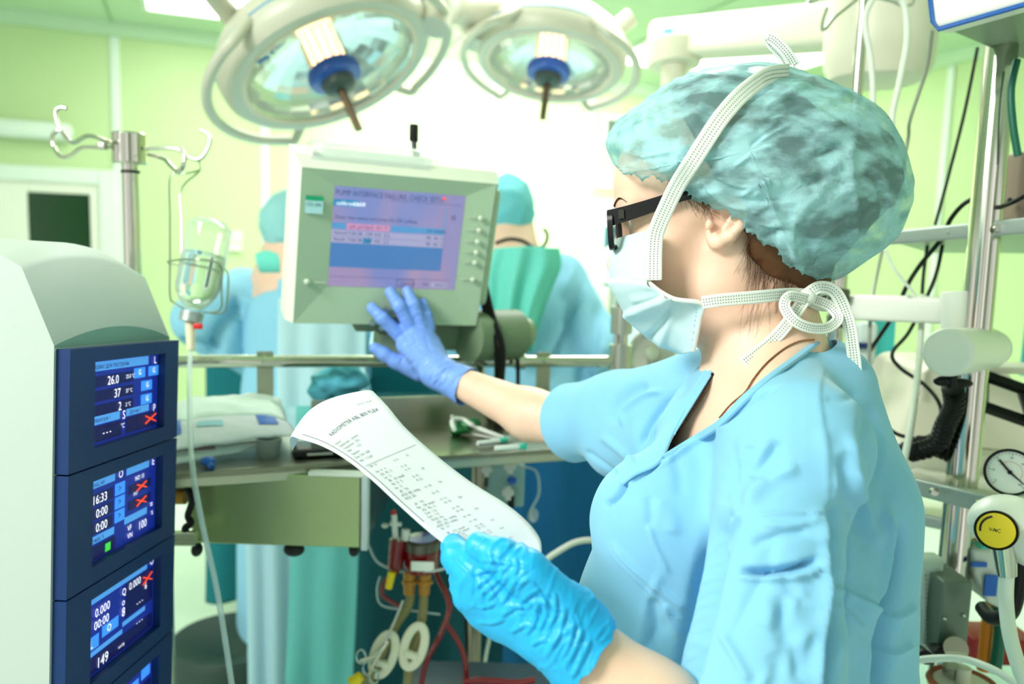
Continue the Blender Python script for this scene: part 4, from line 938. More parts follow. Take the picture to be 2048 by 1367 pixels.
# ================================================================= surgeons and the operating table
def gown_folds(p, n, seed, amp=.012, sc=7.0):
    """long hanging folds: waves around the body, drifting with height"""
    q = p.copy(); q[:, 2] *= .22; return amp * vnoise(q, sc, seed) + amp * .5 * vnoise(q, sc * 2.3, seed + 1)
def surgeon(base, face, lean, hc, label, capm_, gm, seed, elbows, hands, extra=None, scale=1.0):
    """standing figure seen from behind; face: horizontal facing direction, hc: head centre"""
    F = unit(V(face[0], face[1], 0)); S = np.cross(F, V(0, 0, 1)); o = root('person', V(base[0], base[1], 0), label, 'person')
    hc = np.asarray(hc, float); nb = hc - F * .03 + V(0, 0, -.13); sh = [nb - F * .01 + S * .19 * s + V(0, 0, -.07) for s in (-1, 1)]
    hip = V(base[0], base[1], .95); ch = nb * .62 + hip * .38
    hd = hc + F * .02
    def bodyf(p):
        q = p - hc; a = np.stack([q @ F, q @ S, q[:, 2]], 1)
        d = ell_d(a, (0, 0, .015), (.098, .076, .108)); d = smin(d, ell_d(a, (.045, 0, -.05), (.055, .055, .075)), .03)
        m = a.copy(); m[:, 1] = np.abs(m[:, 1]); d = smin(d, ell_d(m, (0, .080, -.01), (.018, .010, .032)), .008)
        d = smin(d, cap_d(a, (.10, 0, .0), (.115, 0, -.035), .010, .014), .01)
        d = smin(d, cap_d(p, hc + V(0, 0, -.05), nb + V(0, 0, -.05), .056, .062), .04)
        d = smin(d, cap_d(p, sh[0], sh[1], .055), .05); d = smin(d, cap_d(p, nb, hip, .11, .13), .08)
        for s in (0, 1):
            d = smin(d, cap_d(p, sh[s], elbows[s], .044, .034), .03); d = smin(d, cap_d(p, elbows[s], hands[s], .033, .025), .02)
            w = unit(hands[s] - elbows[s]); d = smin(d, cap_d(p, hands[s], hands[s] + w * .07, .030, .030), .02)
            for k in range(4): st_ = hands[s] + w * .07 + S * (.022 * (k - 1.5)); d = smin(d, cap_d(p, st_, st_ + w * (.06 + .008 * (1.5 - abs(k - 1.5))) + V(0, 0, -.02), .0095, .008), .006)
            st_ = hands[s] + w * .03 + S * (-.03 if s else .03); d = smin(d, cap_d(p, st_, st_ + w * .05 + S * (-.02 if s else .02), .012, .009), .008)
            kn = hip + S * .10 * (1 if s else -1) + V(0, 0, -.45); an = kn + V(0, 0, -.40)
            d = smin(d, cap_d(p, hip + S * .09 * (1 if s else -1), kn, .085, .06), .04); d = smin(d, cap_d(p, kn, an, .055, .04), .03); d = smin(d, cap_d(p, an + V(0, 0, -.04), an + F * .15 + V(0, 0, -.055), .04, .035), .03)
        return d
    lo = np.minimum.reduce([hc, hip, sh[0], sh[1], *elbows, *hands]) - .30; hi = np.maximum.reduce([hc, hip, sh[0], sh[1], *elbows, *hands]) + .30; lo[2] = -.02
    v, f = surf_net(bodyf, lo, hi, .009); mesh_of(v, f).build('body', M['skin'], o, auto=False)
    def gownf(p):
        d = cap_d(p, sh[0], sh[1], .072); d = smin(d, cap_d(p, nb + V(0, 0, -.10), ch, .13, .155), .06); d = smin(d, cap_d(p, ch, hip, .155, .185), .06)
        d = smin(d, cap_d(p, hip, V(hip[0], hip[1], .12), .185, .25), .06)
        for s in (0, 1):
            d = smin(d, cap_d(p, sh[s], elbows[s], .082, .074), .04); d = smin(d, cap_d(p, elbows[s], elbows[s] * .15 + hands[s] * .85, .072, .050), .03)
        return d
    v, f = surf_net(gownf, lo, hi, .010); n = vnormals(v, f)
    if (n * (v - v.mean(0))).sum() < 0: n = -n
    v = v + n * (gown_folds(v, n, seed, .016, 6.5) * np.clip((nb[2] + .02 - v[:, 2]) * 4, .15, 1))[:, None]
    if extra: v = crease(v, n, extra)
    nk = cap_d(v, hc, nb + V(0, 0, -.03), .088, .088); val = np.minimum(nk, v[:, 2] - .16)
    for s in (0, 1): val = np.minimum(val, (hands[s] * .8 + elbows[s] * .2 - v) @ unit(hands[s] - elbows[s]) + (np.linalg.norm(v - hands[s], axis=1) > .25) * 9)
    v, f = clip(v, f, val); go = mesh_of(v, f).build('surgical_gown', gm, o, auto=False, mods=[('SOLIDIFY', dict(thickness=.003))])
    # cap
    def capf(p):
        q = p - hc; a = np.stack([q @ F, q @ S, q[:, 2]], 1); d = ell_d(a, (-.012, 0, .035), (.118, .095, .112)); return np.maximum(d, (-(a[:, 2]) - .015 + .25 * a[:, 0]))
    v, f = surf_net(capf, hc - .2, hc + .22, .007); n = vnormals(v, f); v = v + n * (.006 * vnoise(v, 30, seed))[:, None]
    mesh_of(v, f).build('surgical_cap', capm_, o, auto=False)
    b = MB(); c = hc + V(0, 0, -.045)
    for z0, z1, r in ((-.035, -.05, .10), (.02, .03, .103)):
        pts = [c + F * math.cos(a) * r + S * math.sin(a) * r * .84 + V(0, 0, z0 + (z1 - z0) * (1 - math.cos(a)) / 2) for a in np.linspace(0, 2 * math.pi, 33)[:-1]]
        b.tube(pts, .008, 6, closed=True, flat=(.35, 1))
    b.ell(hc + F * .085 + V(0, 0, -.06), (.04, .05, .05)); b.build('face_mask', M['tie'], o)
    return o, F, S, nb
FB_ = unit(V(-.15, 1, 0))
hB = P(1012, 436, 2.72); bB = P(1075, 800, 2.72)
sB = surgeon(bB, FB_, 0, hB, 'person in light blue gown seen from behind, right of the monitor', mat('aqua cap', (110, 196, 205), .7), M['gown2'], 5,
        [P(905, 700, 2.75), P(1208, 700, 2.62)], [P(900, 760, 3.0), P(1110, 770, 3.0)],
        extra=[([(1092, 500), (1070, 560), (1055, 640), (1040, 700)], 14, -.03, 'g'), ([(1200, 600), (1185, 680), (1160, 780)], 13, -.022, 'g'), ([(1150, 520), (1110, 640), (1080, 760)], 12, .02, 'g'), ([(1170, 560), (1130, 660), (1096, 740)], 8, -.02, 'g'), ([(1210, 680), (1196, 740), (1180, 800)], 8, .02, 'g'), ([(1130, 640), (1100, 700), (1080, 760)], 7, .015, 'g')])
o = sB[0]
b = MB(); G = []     # mint back panel of the gown
for i, (x, w_, y) in enumerate(((1054, 66, 492), (1050, 72, 530), (1040, 62, 580), (1030, 50, 640), (1022, 40, 700))):
    G.append([P(x + w_ * t, y + 4 * abs(t), 2.34 + .012 * i + .05 * t * t + (.008 + .005 * i) * math.sin(t * 8 + .3 * i)) for t in np.linspace(-1, 1, 25)])
G = np.array(G); G = np.stack([smooth_path(G[:, j], 6) for j in range(25)], 1); b.grid(G); b.build('back_panel', M['mint'], o, auto=False, mods=[('SOLIDIFY', dict(thickness=.004))])
b = MB(); b.tube(smooth_path([P(992, 486, 2.48), P(1018, 478, 2.46), P(1045, 482, 2.46), P(1072, 496, 2.48), P(1090, 488, 2.50), P(1095, 470, 2.52), P(1088, 458, 2.54)], 6), .006, 8); b.build('headlight_cable', M['black'], o)
hA = P(592, 470, 2.62); bA = P(620, 800, 2.6)
sA = surgeon(bA, unit(V(.45, 1, 0)), 0, hA, 'person in light blue gown behind the infusion bottle, mostly hidden by the monitor', mat('pale aqua cap', (150, 208, 210), .7), M['gown2'], 11,
        [P(395, 640, 2.45), P(700, 660, 2.7)], [P(560, 770, 2.75), P(720, 770, 3.0)],
        extra=[([(484, 590), (468, 628), (440, 668), (430, 720)], 12, -.032, 'g'), ([(484, 592), (520, 572), (556, 566)], 10, -.03, 'g'), ([(350, 690), (400, 690), (440, 704)], 10, -.02, 'g'), ([(440, 720), (455, 760), (470, 790)], 8, -.04, 'g')])
b = MB(); G = []
for t in np.linspace(-1, 1, 15): G.append([P(534 + 22 * t, 500 + 8 * abs(t), 2.33), P(536 + 24 * t, 520, 2.325), P(540 + 20 * t, 545, 2.33)])
b.grid(np.array(G)); b.build('collar', M['mint'], sA[0], auto=False, mods=[('SOLIDIFY', dict(thickness=.004))])
# operating table under its drapes
ot = root('operating_table', V(-.2, 3.2, 0), 'operating table under pale blue and teal drapes behind the steel table', 'operating table')
b = MB(); b.box((-.2, 3.35, .50), (.5, .4, 1.0)); b.build('column', M['satin'], ot, mods=[BEV(.02)])
b = MB(); b.box((-.2, 3.3, 1.0), (1.9, .55, .06)); b.build('top', M['satin'], ot)
def drape(name, x0, x1, y, z0, z1, m, parent, amp=.03, seed=1, fr=9.0, dx=0):
    n, k = 120, 40; G = np.zeros((n, k, 3))
    for i in range(n):
        for j in range(k):
            s, t = i / (n - 1), j / (k - 1); X = x0 + (x1 - x0) * s
            ph = fr * s * 2 * math.pi
            G[i, j] = (X + dx * t, y - amp * (.25 + t) * (math.sin(ph) * .6 + .4 * math.sin(ph * .43 + seed)) - .02 * t, z1 + (z0 - z1) * t)
    g = G.reshape(-1, 3); g[:, 1] += .012 * vnoise(g * V(1, 1, .4), 9, seed)
    b = MB(); b.grid(g.reshape(n, k, 3)); return b.build(name, m, parent, auto=False, mods=[('SOLIDIFY', dict(thickness=.004))])
drape('side_drape', -1.15, .75, 3.0, .06, 1.03, M['teal'], ot, .03, 2, 9)
b = MB(); n = 50; G = np.zeros((n, 30, 3))
for i in range(n):
    for j in range(30):
        G[i, j] = (-1.15 + 1.9 * i / (n - 1), 2.96 + .75 * j / 29, 1.06 + .13 * math.sin(math.pi * j / 29) * (1 + .3 * math.sin(i * .3)))
g = G.reshape(-1, 3); g[:, 2] += .03 * vnoise(g, 7, 2) + .012 * vnoise(g, 22, 3); b.grid(g.reshape(n, 30, 3)); b.build('top_drape', M['paledrape'], ot, auto=False, mods=[('SOLIDIFY', dict(thickness=.004))])
# free hanging covers in front of it
dp = root('drape', V(-.5, 2.1, .3), 'pale blue sheet hanging below the monitor behind the rail', 'drape')
drape('sheet', P(562, 700, 2.2)[0], P(735, 700, 2.2)[0], 2.16, .85, 1.30, M['paledrape'], dp, .015, 4, 3)
dp = root('drape', V(-.5, 2.1, .3), 'crumpled aqua cloth bundle hanging behind the rail under the monitor', 'cloth')
b = MB(); b.ell(P(676, 764, 1.69), (.052, .03, .036), n=40, m=24); v = b.v[0]; n_ = unit(v[5] - v.mean(0)); v += (v - v.mean(0)) / .05 * (.022 * vnoise(v, 30, 3) + .012 * vnoise(v, 70, 5))[:, None]; b.build('cloth', mat('aqua cloth', (90, 185, 205), .8), dp, auto=False)
dp = root('drape', V(-.5, 1.9, .3), 'teal drape with painted lit tone hanging below the drawer cabinet', 'drape')
drape('sheet', P(585, 1200, 1.95)[0], P(722, 1200, 1.95)[0], 1.90, .06, 1.06, mat('teal drape lit tone', (104, 190, 186), .85), dp, .012, 3, 2.0, dx=-.03)  # lit part of the table drape, its brightness put into the colour
dp = root('drape', V(-.5, 1.9, .3), 'very pale blue drape hanging left of the teal one under the table', 'drape')
drape('sheet', P(482, 1200, 2.05)[0], P(590, 1200, 2.05)[0], 1.98, .06, 1.04, mat('very pale blue drape', (176, 216, 228), .85), dp, .022, 5, 2.2, dx=.02)
dp = root('drape', V(-.5, 1.9, .3), 'teal drape with painted shade hanging behind the blood reservoir', 'drape')
drape('sheet', P(712, 1200, 2.25)[0], P(1010, 1200, 2.25)[0], 2.16, .06, 1.05, mat('teal drape shade tone', (14, 84, 92), .85, bump=(60, .25, .004)), dp, .02, 7, 3.1)  # table drape in shadow, its darkness put into the colour
dp = root('drape', V(-.5, 1.9, .3), 'blue drape with painted shade hanging right of the white manifold under the table', 'drape')
drape('sheet', P(1010, 1200, 2.05)[0], P(1215, 1200, 2.05)[0], 1.98, .06, 1.09, mat('blue drape with painted shade', (24, 112, 168), .85), dp, .03, 9, 2.6)  # dark blue shade below the table put into the cloth colour

# ================================================================= perfusion gear under the table
rv = root('blood_reservoir', P(842, 1110, 1.5), 'round dark red blood reservoir with violet lid under the table', 'reservoir')
c = P(842, 1138, 1.5)
b = MB(); b.lathe([(.001, 0), (.030, 0), (.033, .006), (.033, .040), (.030, .043)], c, V(0, 0, 1), 36); b.build('chamber', M['blood'], rv)
b = MB(); b.lathe([(.030, .040), (.035, .042), (.035, .058), (.030, .062), (.026, .060)], c, V(0, 0, 1), 36); b.build('metal_collar', mat('smoky collar', (96, 88, 80), .25, .5), rv)
b = MB(); b.lathe([(.001, .064), (.028, .062), (.029, .058)], c, V(0, 0, 1), 36); b.build('lid', mat('violet lid', (120, 120, 214), .2), rv)
b = MB(); b.box(P(845, 1132, 1.455), (.042, .003, .018), None, .001); b.build('label_plate', M['tie'], rv)
for x in (820, 850):
    b = MB(); b.cyl(P(x, 1142, 1.49), P(x - 2, 1188, 1.49), .0125, 16, r2=.010); b.cyl(P(x, 1160, 1.49), P(x, 1166, 1.49), .015, 16); b.build('outlet', M['brass'], rv)
fl = root('blood_filter', P(795, 1110, 1.48), 'slim dark red filter with white stopcock left of the reservoir', 'filter')
b = MB(); b.cyl(P(797, 1078, 1.48), P(790, 1134, 1.48), .0165, 20, r2=.014); b.cyl(P(790, 1134, 1.48), P(786, 1152, 1.48), .012, 16, r2=.005); b.build('chamber', M['blood'], fl)
b = MB(); b.cyl(P(788, 1028, 1.48), P(791, 1074, 1.48), .0055, 12); b.cyl(P(780, 1046, 1.48), P(803, 1048, 1.48), .004, 10); b.cyl(P(812, 1058, 1.48), P(810, 1080, 1.48), .008, 12); b.build('stopcock', M['tie'], fl)
b = MB(); b.cyl(P(787, 1020, 1.48), P(788, 1032, 1.48), .005, 10); b.build('red_cap', M['red'], fl)
b = MB(); b.ell(P(770, 1050, 1.5), (.007, .005, .005)); b.build('side_port', M['tie'], fl)
b = MB(); b.cyl(P(784, 1143, 1.46), P(777, 1176, 1.46), .0075, 14, r2=.0065); b.build('yellow_clip', M['yellow'], fl)
def tube_thing(pts, r, m, label, grp=None, name='tube', cat='tube'):
    o = root(name, P(*pts[0]), label, cat, grp); b = MB(); b.tube(smooth_path([P(*q) for q in pts], 8), r, 10); b.build('hose', m, o); return o
tube_thing([(822, 1188, 1.49), (815, 1215, 1.48), (792, 1250, 1.46), (768, 1300, 1.45), (735, 1367, 1.44), (715, 1420, 1.44)], .0085, M['amber'], 'amber clear hose running down left from the reservoir')
tube_thing([(848, 1188, 1.49), (846, 1220, 1.48), (838, 1265, 1.47), (820, 1320, 1.46), (812, 1420, 1.45)], .0085, M['amber'], 'amber clear hose running straight down from the reservoir')
for (x, y, a, lab) in ((768, 1308, .35, 'off white ring clamp on the left amber hose'), (828, 1292, .3, 'off white ring clamp on the right amber hose')):
    o = root('hose_clamp', P(x, y, 1.44), lab, 'clamp'); d = unit(P(x + 20 * a, y - 20, 1.44) - P(x, y, 1.44)); s_ = unit(np.cross(d, FW)); b = MB()
    L_ = [P(x, y, 1.44) + d * (.038 * math.cos(t)) + s_ * (.017 * math.sin(t)) for t in np.linspace(0, 2 * math.pi, 29)[:-1]]
    b.tube(smooth_path(L_, 2, closed=True), .0045, 8, closed=True, flat=(1, 1.8)); b.build('ring', mat('bone plastic', (226, 222, 196), .4), o)
    b = MB(); b.box(P(x, y, 1.44) - d * .016, (.028, .014, .012), [s_, FW, d], .003); b.build('jaw', mat('bone plastic', (226, 222, 196), .4), o)
tube_thing([(795, 985, 1.6), (830, 1000, 1.58), (862, 1050, 1.56), (880, 1090, 1.56), (872, 1140, 1.54), (893, 1190, 1.52), (898, 1220, 1.52), (880, 1270, 1.50), (850, 1330, 1.48), (835, 1420, 1.46)], .0055, M['blood'], 'long dark red tube curving down beside the reservoir')
tube_thing([(890, 1245, 1.52), (912, 1275, 1.52), (930, 1320, 1.52), (935, 1400, 1.52)], .0050, M['blood'], 'short dark red tube branching to the steel pole')
tube_thing([(785, 1150, 1.47), (770, 1160, 1.47), (764, 1185, 1.47), (772, 1196, 1.47), (800, 1212, 1.47)], .0040, M['blood'], 'small red loop under the yellow clip')
tube_thing([(738, 1092, 1.50), (756, 1124, 1.50), (800, 1142, 1.49), (860, 1142, 1.46), (900, 1134, 1.40)], .0026, M['tubing'], 'thin clear line crossing in front of the reservoir')
tube_thing([(760, 1152, 1.5), (754, 1180, 1.5), (764, 1210, 1.5), (820, 1220, 1.49), (880, 1228, 1.5)], .0020, M['tubing'], 'thin clear line looping below the yellow clip')
tube_thing([(806, 1200, 1.44), (790, 1240, 1.43), (768, 1290, 1.42), (752, 1325, 1.42)], .0022, M['satin'], 'thin steel rod leading to the forceps', name='rod', cat='rod')
o = root('forceps', P(742, 1330, 1.42), 'bright steel forceps hanging from the amber hose', 'forceps')
for (x, y) in ((735, 1335), (748, 1352), (722, 1312)):
    b = MB(); L_ = [P(x, y, 1.42) + RT * .008 * math.cos(t) + UP * .012 * math.sin(t) for t in np.linspace(0, 2 * math.pi, 19)[:-1]]; b.tube(L_, .0018, 6, closed=True); b.build('ring_grip', M['chrome'], o)
b = MB(); b.tube([P(736, 1348, 1.42), P(752, 1318, 1.42), P(776, 1282, 1.42)], .003, 8); b.tube([P(720, 1320, 1.42), P(748, 1310, 1.42), P(770, 1286, 1.42)], .003, 8); b.build('shank', M['chrome'], o)
o = root('yellow_knob', P(712, 1358, 1.40), 'yellow plastic knob at the bottom edge by the forceps', 'knob'); b = MB(); b.cyl(P(706, 1366, 1.40), P(722, 1350, 1.40), .013, 18, r2=.008); b.build('cap', M['yellow'], o)
sp = root('support_pole', P(950, 1367, 1.75) * V(1, 1, 0), 'steel pole rising from the floor behind the cyan glove', 'pole')
q = P(948, 1300, 1.75); b = MB(); b.cyl(V(q[0], q[1], .0), V(q[0], q[1], 1.05), .015, 18); b.build('pole', mat('bronze steel', (150, 138, 124), .3, .9), sp)
b = MB(); b.lathe([(.001, 0), (.12, 0), (.12, .015), (.02, .03)], V(q[0], q[1], 0), V(0, 0, 1), 30); b.build('base', M['satin'], sp)
tube_thing([(982, 1262, 1.7), (972, 1310, 1.7), (962, 1372, 1.7)], .0040, M['whitetube'], 'short white tube beside the steel pole')
tube_thing([(1085, 1124, 1.62), (1110, 1106, 1.66), (1150, 1084, 1.7), (1188, 1080, 1.74), (1206, 1092, 1.78)], .0062, M['whitetube'], 'white hose arching behind the cyan glove to the right')
tube_thing([(918, 1180, 1.7), (930, 1230, 1.7), (934, 1300, 1.7), (930, 1380, 1.7)], .0040, M['black'], 'black cable hanging behind the cyan glove')
mf = root('stopcock_manifold', P(1000, 960, 1.72), 'white manifold board with stopcocks hanging under the table edge', 'manifold')
b = MB(); b.box(P(1000, 968, 1.74), (.105, .012, .095), None, .004); b.build('board', mat('pale teal board', (150, 190, 184), .4, alpha=.95), mf)
for (x, y) in ((972, 938), (1020, 932), (1016, 985)):
    b = MB(); b.cyl(P(x - 12, y, 1.70), P(x + 12, y, 1.70), .006, 12); b.cyl(P(x, y - 12, 1.70), P(x, y + 14, 1.70), .006, 12); b.cyl(P(x, y, 1.71), P(x, y, 1.69), .011, 16); b.build('stopcock', M['tie'], mf)
for (x, y) in ((968, 958), (1022, 1000), (985, 905), (1012, 905)):
    b = MB(); b.cyl(P(x, y - 14, 1.71), P(x, y + 14, 1.71), .008, 12); b.build('valve_body', M['black'], mf)
b = MB(); b.ell(P(1024, 960, 1.70), (.011, .008, .009)); b.build('blue_tap', M['bluetool'], mf)
b = MB(); b.tube(smooth_path([P(1040, 932, 1.70), P(1072, 942, 1.70), P(1078, 985, 1.70), P(1062, 1020, 1.70), P(1064, 1040, 1.70)], 8), .0026, 8); b.build('clear_line', M['tubing'], mf)
b = MB(); b.ell(P(1066, 1030, 1.70), (.012, .01, .016)); b.build('drip_bulb', M['clear'], mf)
b = MB(); b.box(P(985, 915, 1.78), (.012, .012, .06)); b.build('hanger', M['steel'], mf)
for k, (y, lab) in enumerate(((1004, 'upper blue band wrapped round the post behind the sleeve'), (1100, 'lower blue band wrapped round the post behind the gown front'))):
    o = root('band', P(1216, y, 1.8), lab, 'band'); q = hit(1224, y, pp_, V(0, -1, 0)); b = MB(); b.cyl(V(pp_[0], pp_[1], q[2] - .022), V(pp_[0], pp_[1], q[2] + .022), .021, 20); b.build('wrap', M['bluetool'], o)
tube_thing([(1186, 1040, 1.8), (1196, 1070, 1.78), (1206, 1100, 1.77)], .005, M['blood'], 'dark red tube stub near the lower blue band')
o = root('connector', P(1198, 1130, 1.78), 'white tube connector hanging near the gown front', 'connector'); b = MB(); b.tube(smooth_path([P(1206, 1118, 1.78), P(1192, 1140, 1.78), P(1188, 1160, 1.78), P(1196, 1172, 1.78)], 6), .009, 12); b.build('sleeve', M['tie'], o)
tr2 = root('pump_tray', P(960, 1362, 1.5), 'steel tray with red lines at the very bottom edge', 'tray'); b = MB(); b.box(P(980, 1385, 1.55), (.34, .2, .02), None, .004); b.build('tray_base', M['darkteal'], tr2)
b = MB(); b.tube(smooth_path([P(925, 1362, 1.5), P(960, 1360, 1.5), P(1000, 1362, 1.5), P(1040, 1364, 1.5), P(1070, 1358, 1.5)], 6), .006, 10); b.build('red_line', M['blood'], tr2)
st2 = root('stool', V(-.72, 1.95, 0), 'dark round stool seat in the lower left behind the console tower', 'stool')
c = P(462, 1360, 2.45); b = MB(); b.lathe([(.001, .0), (.17, .0), (.185, .02), (.185, .16), (.17, .19), (.001, .13)], V(c[0], c[1], c[2] - .05), V(0, 0, 1), 48); b.build('seat', mat('dark green grey vinyl', (44, 66, 58), .5), st2)
b = MB(); b.cyl(V(c[0], c[1], .04), V(c[0], c[1], c[2] - .05), .03, 16); b.build('column', M['satin'], st2)
for k in range(5):
    a = k * 2 * math.pi / 5; b = MB(); b.tube([V(c[0], c[1], .07), V(c[0] + .25 * math.cos(a), c[1] + .25 * math.sin(a), .04)], .016, 10); b.ell(V(c[0] + .25 * math.cos(a), c[1] + .25 * math.sin(a), .025), (.025,) * 3); b.build('leg', M['black'], st2)

# ================================================================= gear behind the masked face
sc2 = root('wall_screen', P(1222, 510, 4.2), 'dark teal framed screen just left of the glasses', 'screen')
b = MB(); b.box(P(1228, 512, 4.2), (.11, .04, .31), AXW, .01); b.build('case', mat('teal case', (20, 110, 120), .4), sc2)
b = MB(); b.box(P(1230, 512, 4.17), (.075, .01, .26), AXW); b.build('screen', mat('blue grey display', (90, 130, 150), .2), sc2)
b = MB(); b.tube(smooth_path([P(1214, 565, 4.05), P(1212, 520, 4.05), P(1222, 500, 4.05), P(1246, 500, 4.05)], 6), .022, 12); b.build('handle', M['white'], sc2)
b = MB(); q = P(1230, 560, 4.2); b.cyl(q, V(q[0], q[1], 0), .025, 14); b.build('stand', M['satin'], sc2)
an = root('anesthesia_trolley', P(1300, 800, 4.0) * V(1, 1, 0), 'white rounded trolley unit visible under the masked chin', 'trolley')
q = P(1300, 690, 4.0); b = MB(); b.box(V(q[0] + .12, q[1], .60), (.40, .4, 1.12), AXW, .05); b.build('body', M['white'], an)
lz_ = root('lamp_reflector', P(1302, 705, 1.9), 'round polished reflector lamp hanging under the chin of the mask', 'lamp')
b = MB(); c = P(1304, 706, 1.95); nn3 = unit(CAM - c + V(0, 0, -.1)); b.lathe([(.056, 0), (.060, .004), (.060, .014), (.056, .014), (.040, .030), (.001, .040)], c, -nn3, 36); b.build('shade', M['white'], lz_)
b = MB(); b.ell(c + nn3 * -.01, (.018, .018, .018)); b.build('bulb', mat('opal bulb', (236, 238, 220), .2), lz_)
b = MB(); b.cyl(c - nn3 * .035, V(c[0], c[1] + .06, 0), .012, 12); b.build('stand', M['satin'], lz_)

# ================================================================= equipment rack on the right
rk = root('equipment_rack', V(.72, 1.25, 0), 'tall steel equipment rack with shelf rails at the right edge', 'rack')
A, B2 = P(2006, 30, 1.25), P(1918, 1150, 1.30); 
b = MB(); mid = (A + B2) / 2; px_, py_ = P(1960, 600, 1.27)[:2]
pa, pb = P(2006, 60, 1.25), P(1908, 1130, 1.28); b.cyl(pa + (pa - pb) * .08, pb + (pb - pa) * (pb[2] / (pa[2] - pb[2])), .0235, 28); b.build('post', M['chrome'], rk)
def bar(p, q, w, h, name, m, parent, bev=.004):
    d = unit(q - p); s_ = unit(np.cross(V(0, 0, 1), d)); u_ = np.cross(d, s_); b = MB(); b.box((p + q) / 2, (np.linalg.norm(q - p), w, h), [d, s_, u_], bev); return b.build(name, m, parent)
s1 = bar(P(1778, 476, 1.45), P(2110, 446, 1.15), .012, .024, 'shelf_rail', M['alu'], rk)
s2 = bar(P(1790, 962, 1.28), P(1990, 1012, 1.14), .012, .026, 'shelf_rail', M['alu'], rk)
s3 = bar(P(1800, 1030, 1.50), P(1910, 1052, 1.42), .012, .022, 'shelf_rail', M['alu'], rk)
for x, y, d_ in ((1900, 465, 1.33), (1993, 457, 1.24), (1866, 982, 1.21), (1958, 1004, 1.15)):
    p = P(x, y, d_ - .008); b = MB(); b.cyl(p, p - FW * .006, .006, 12); b.build('bolt', M['chrome'], rk)
b = MB(); b.poly([P(1790, 478, 1.46), P(2110, 452, 1.16), P(2140, 500, 1.5), P(1860, 500, 1.75)], .006, V(0, 0, -1)); b.build('shelf', mat('shelf green grey', (150, 172, 140), .4, .5), rk, smooth=False)
b = MB(); b.poly([P(1792, 950, 1.29), P(2020, 1010, 1.13), P(2120, 960, 1.40), P(1860, 925, 1.56)], .006, V(0, 0, -1)); b.build('shelf', mat('shelf pale', (206, 208, 190), .4), rk, smooth=False)
b = MB(); b.poly([P(1800, 1030, 1.50), P(1960, 1062, 1.4), P(2040, 1030, 1.6), P(1850, 1000, 1.75)], .006, V(0, 0, -1)); b.build('shelf', mat('shelf pale', (206, 208, 190), .4), rk, smooth=False)
# monitor on top, seen from below
tm = root('flat_monitor', P(1990, 20, 1.2), 'white flat monitor with blue rim in the top right corner', 'monitor')
q = P(1846, -60, 1.10); r0, r1, r2, r3 = P(1845, -120, 1.12), P(1866, 60, 1.12), P(2110, -10, 1.02), P(2110, -200, 1.02)
b = MB(); nn4 = unit(np.cross(r2 - r1, r0 - r1)); 
if nn4 @ (CAM - r1) < 0: nn4 = -nn4
b.poly([r0, r1, r2, r3], .05, -nn4); b.build('case', M['white'], tm, mods=[BEV(.012, 4)])
b = MB(); b.tube([r0 - nn4 * .004, r1 + (r2 - r1) * .0 + (r0 - r1) * .10 - nn4 * .004, r1 + (r2 - r1) * .04 + (r0 - r1) * .0 - nn4 * .004, r2 - nn4 * .004], .0035, 8); b.build('blue_rim', M['bluetrim'], tm)
b = MB(); b.poly([P(1905, 62, 1.16), P(2120, 2, 1.06), P(2120, 130, 1.25), P(2020, 112, 1.3)], .03, V(0, 0, 1)); b.build('base', mat('grey green base', (128, 150, 120), .4), tm, smooth=False)
bx = root('metal_box', P(2040, 380, 1.35), 'taupe metal box standing on the upper shelf rail at the right edge', 'box')
b = MB(); b.box(P(2068, 378, 1.42), (.115, .10, .115), None, .004); b.build('case', M['brown'], bx)
b = MB(); b.cyl(P(2016, 400, 1.36), P(2020, 400, 1.34), .004, 10); b.build('screw', M['black'], bx)
# swivel arm
sa = root('swivel_arm', P(1860, 640, 1.35), 'white jointed swivel arm clamped to the rack post', 'arm')
b = MB(); b.box((P(1705, 614, 1.50) + P(1890, 620, 1.38)) / 2, (np.linalg.norm(P(1690, 614, 1.50) - P(1890, 620, 1.38)), .045, .046), [unit(P(1890, 620, 1.38) - P(1705, 614, 1.50)), unit(np.cross(V(0, 0, 1), P(1890, 620, 1.38) - P(1705, 614, 1.50))), V(0, 0, 1)], .008); b.build('beam', M['white'], sa)
b = MB(); b.cyl(P(1914, 583, 1.28), P(1914, 658, 1.28), .0235, 32); b.build('joint', M['white'], sa, mods=[BEV(.002)])
b = MB(); b.cyl(P(1914, 657, 1.28), P(1914, 663, 1.28), .0215, 28); b.build('joint_gap', M['black'], sa)
b = MB(); b.cyl(P(1895, 704, 1.12), P(1975, 697, 1.32), .034, 40, r2=.034); b.build('coupling', M['white'], sa, mods=[BEV(.006, 4)])
b = MB(); b.cyl(P(1975, 697, 1.32), P(1984, 696, 1.345), .030, 32); b.build('coupling_end', mat('grey white', (214, 220, 208), .4), sa)
b = MB(); b.cyl(P(1902, 738, 1.16), P(1904, 752, 1.16), .006, 14); b.ell(P(1886, 762, 1.16), (.014, .007, .0075)); b.ell(P(1924, 766, 1.16), (.016, .007, .0070)); b.cyl(P(1904, 748, 1.16), P(1904, 775, 1.16), .008, 14); b.build('wing_knob', M['black'], sa)
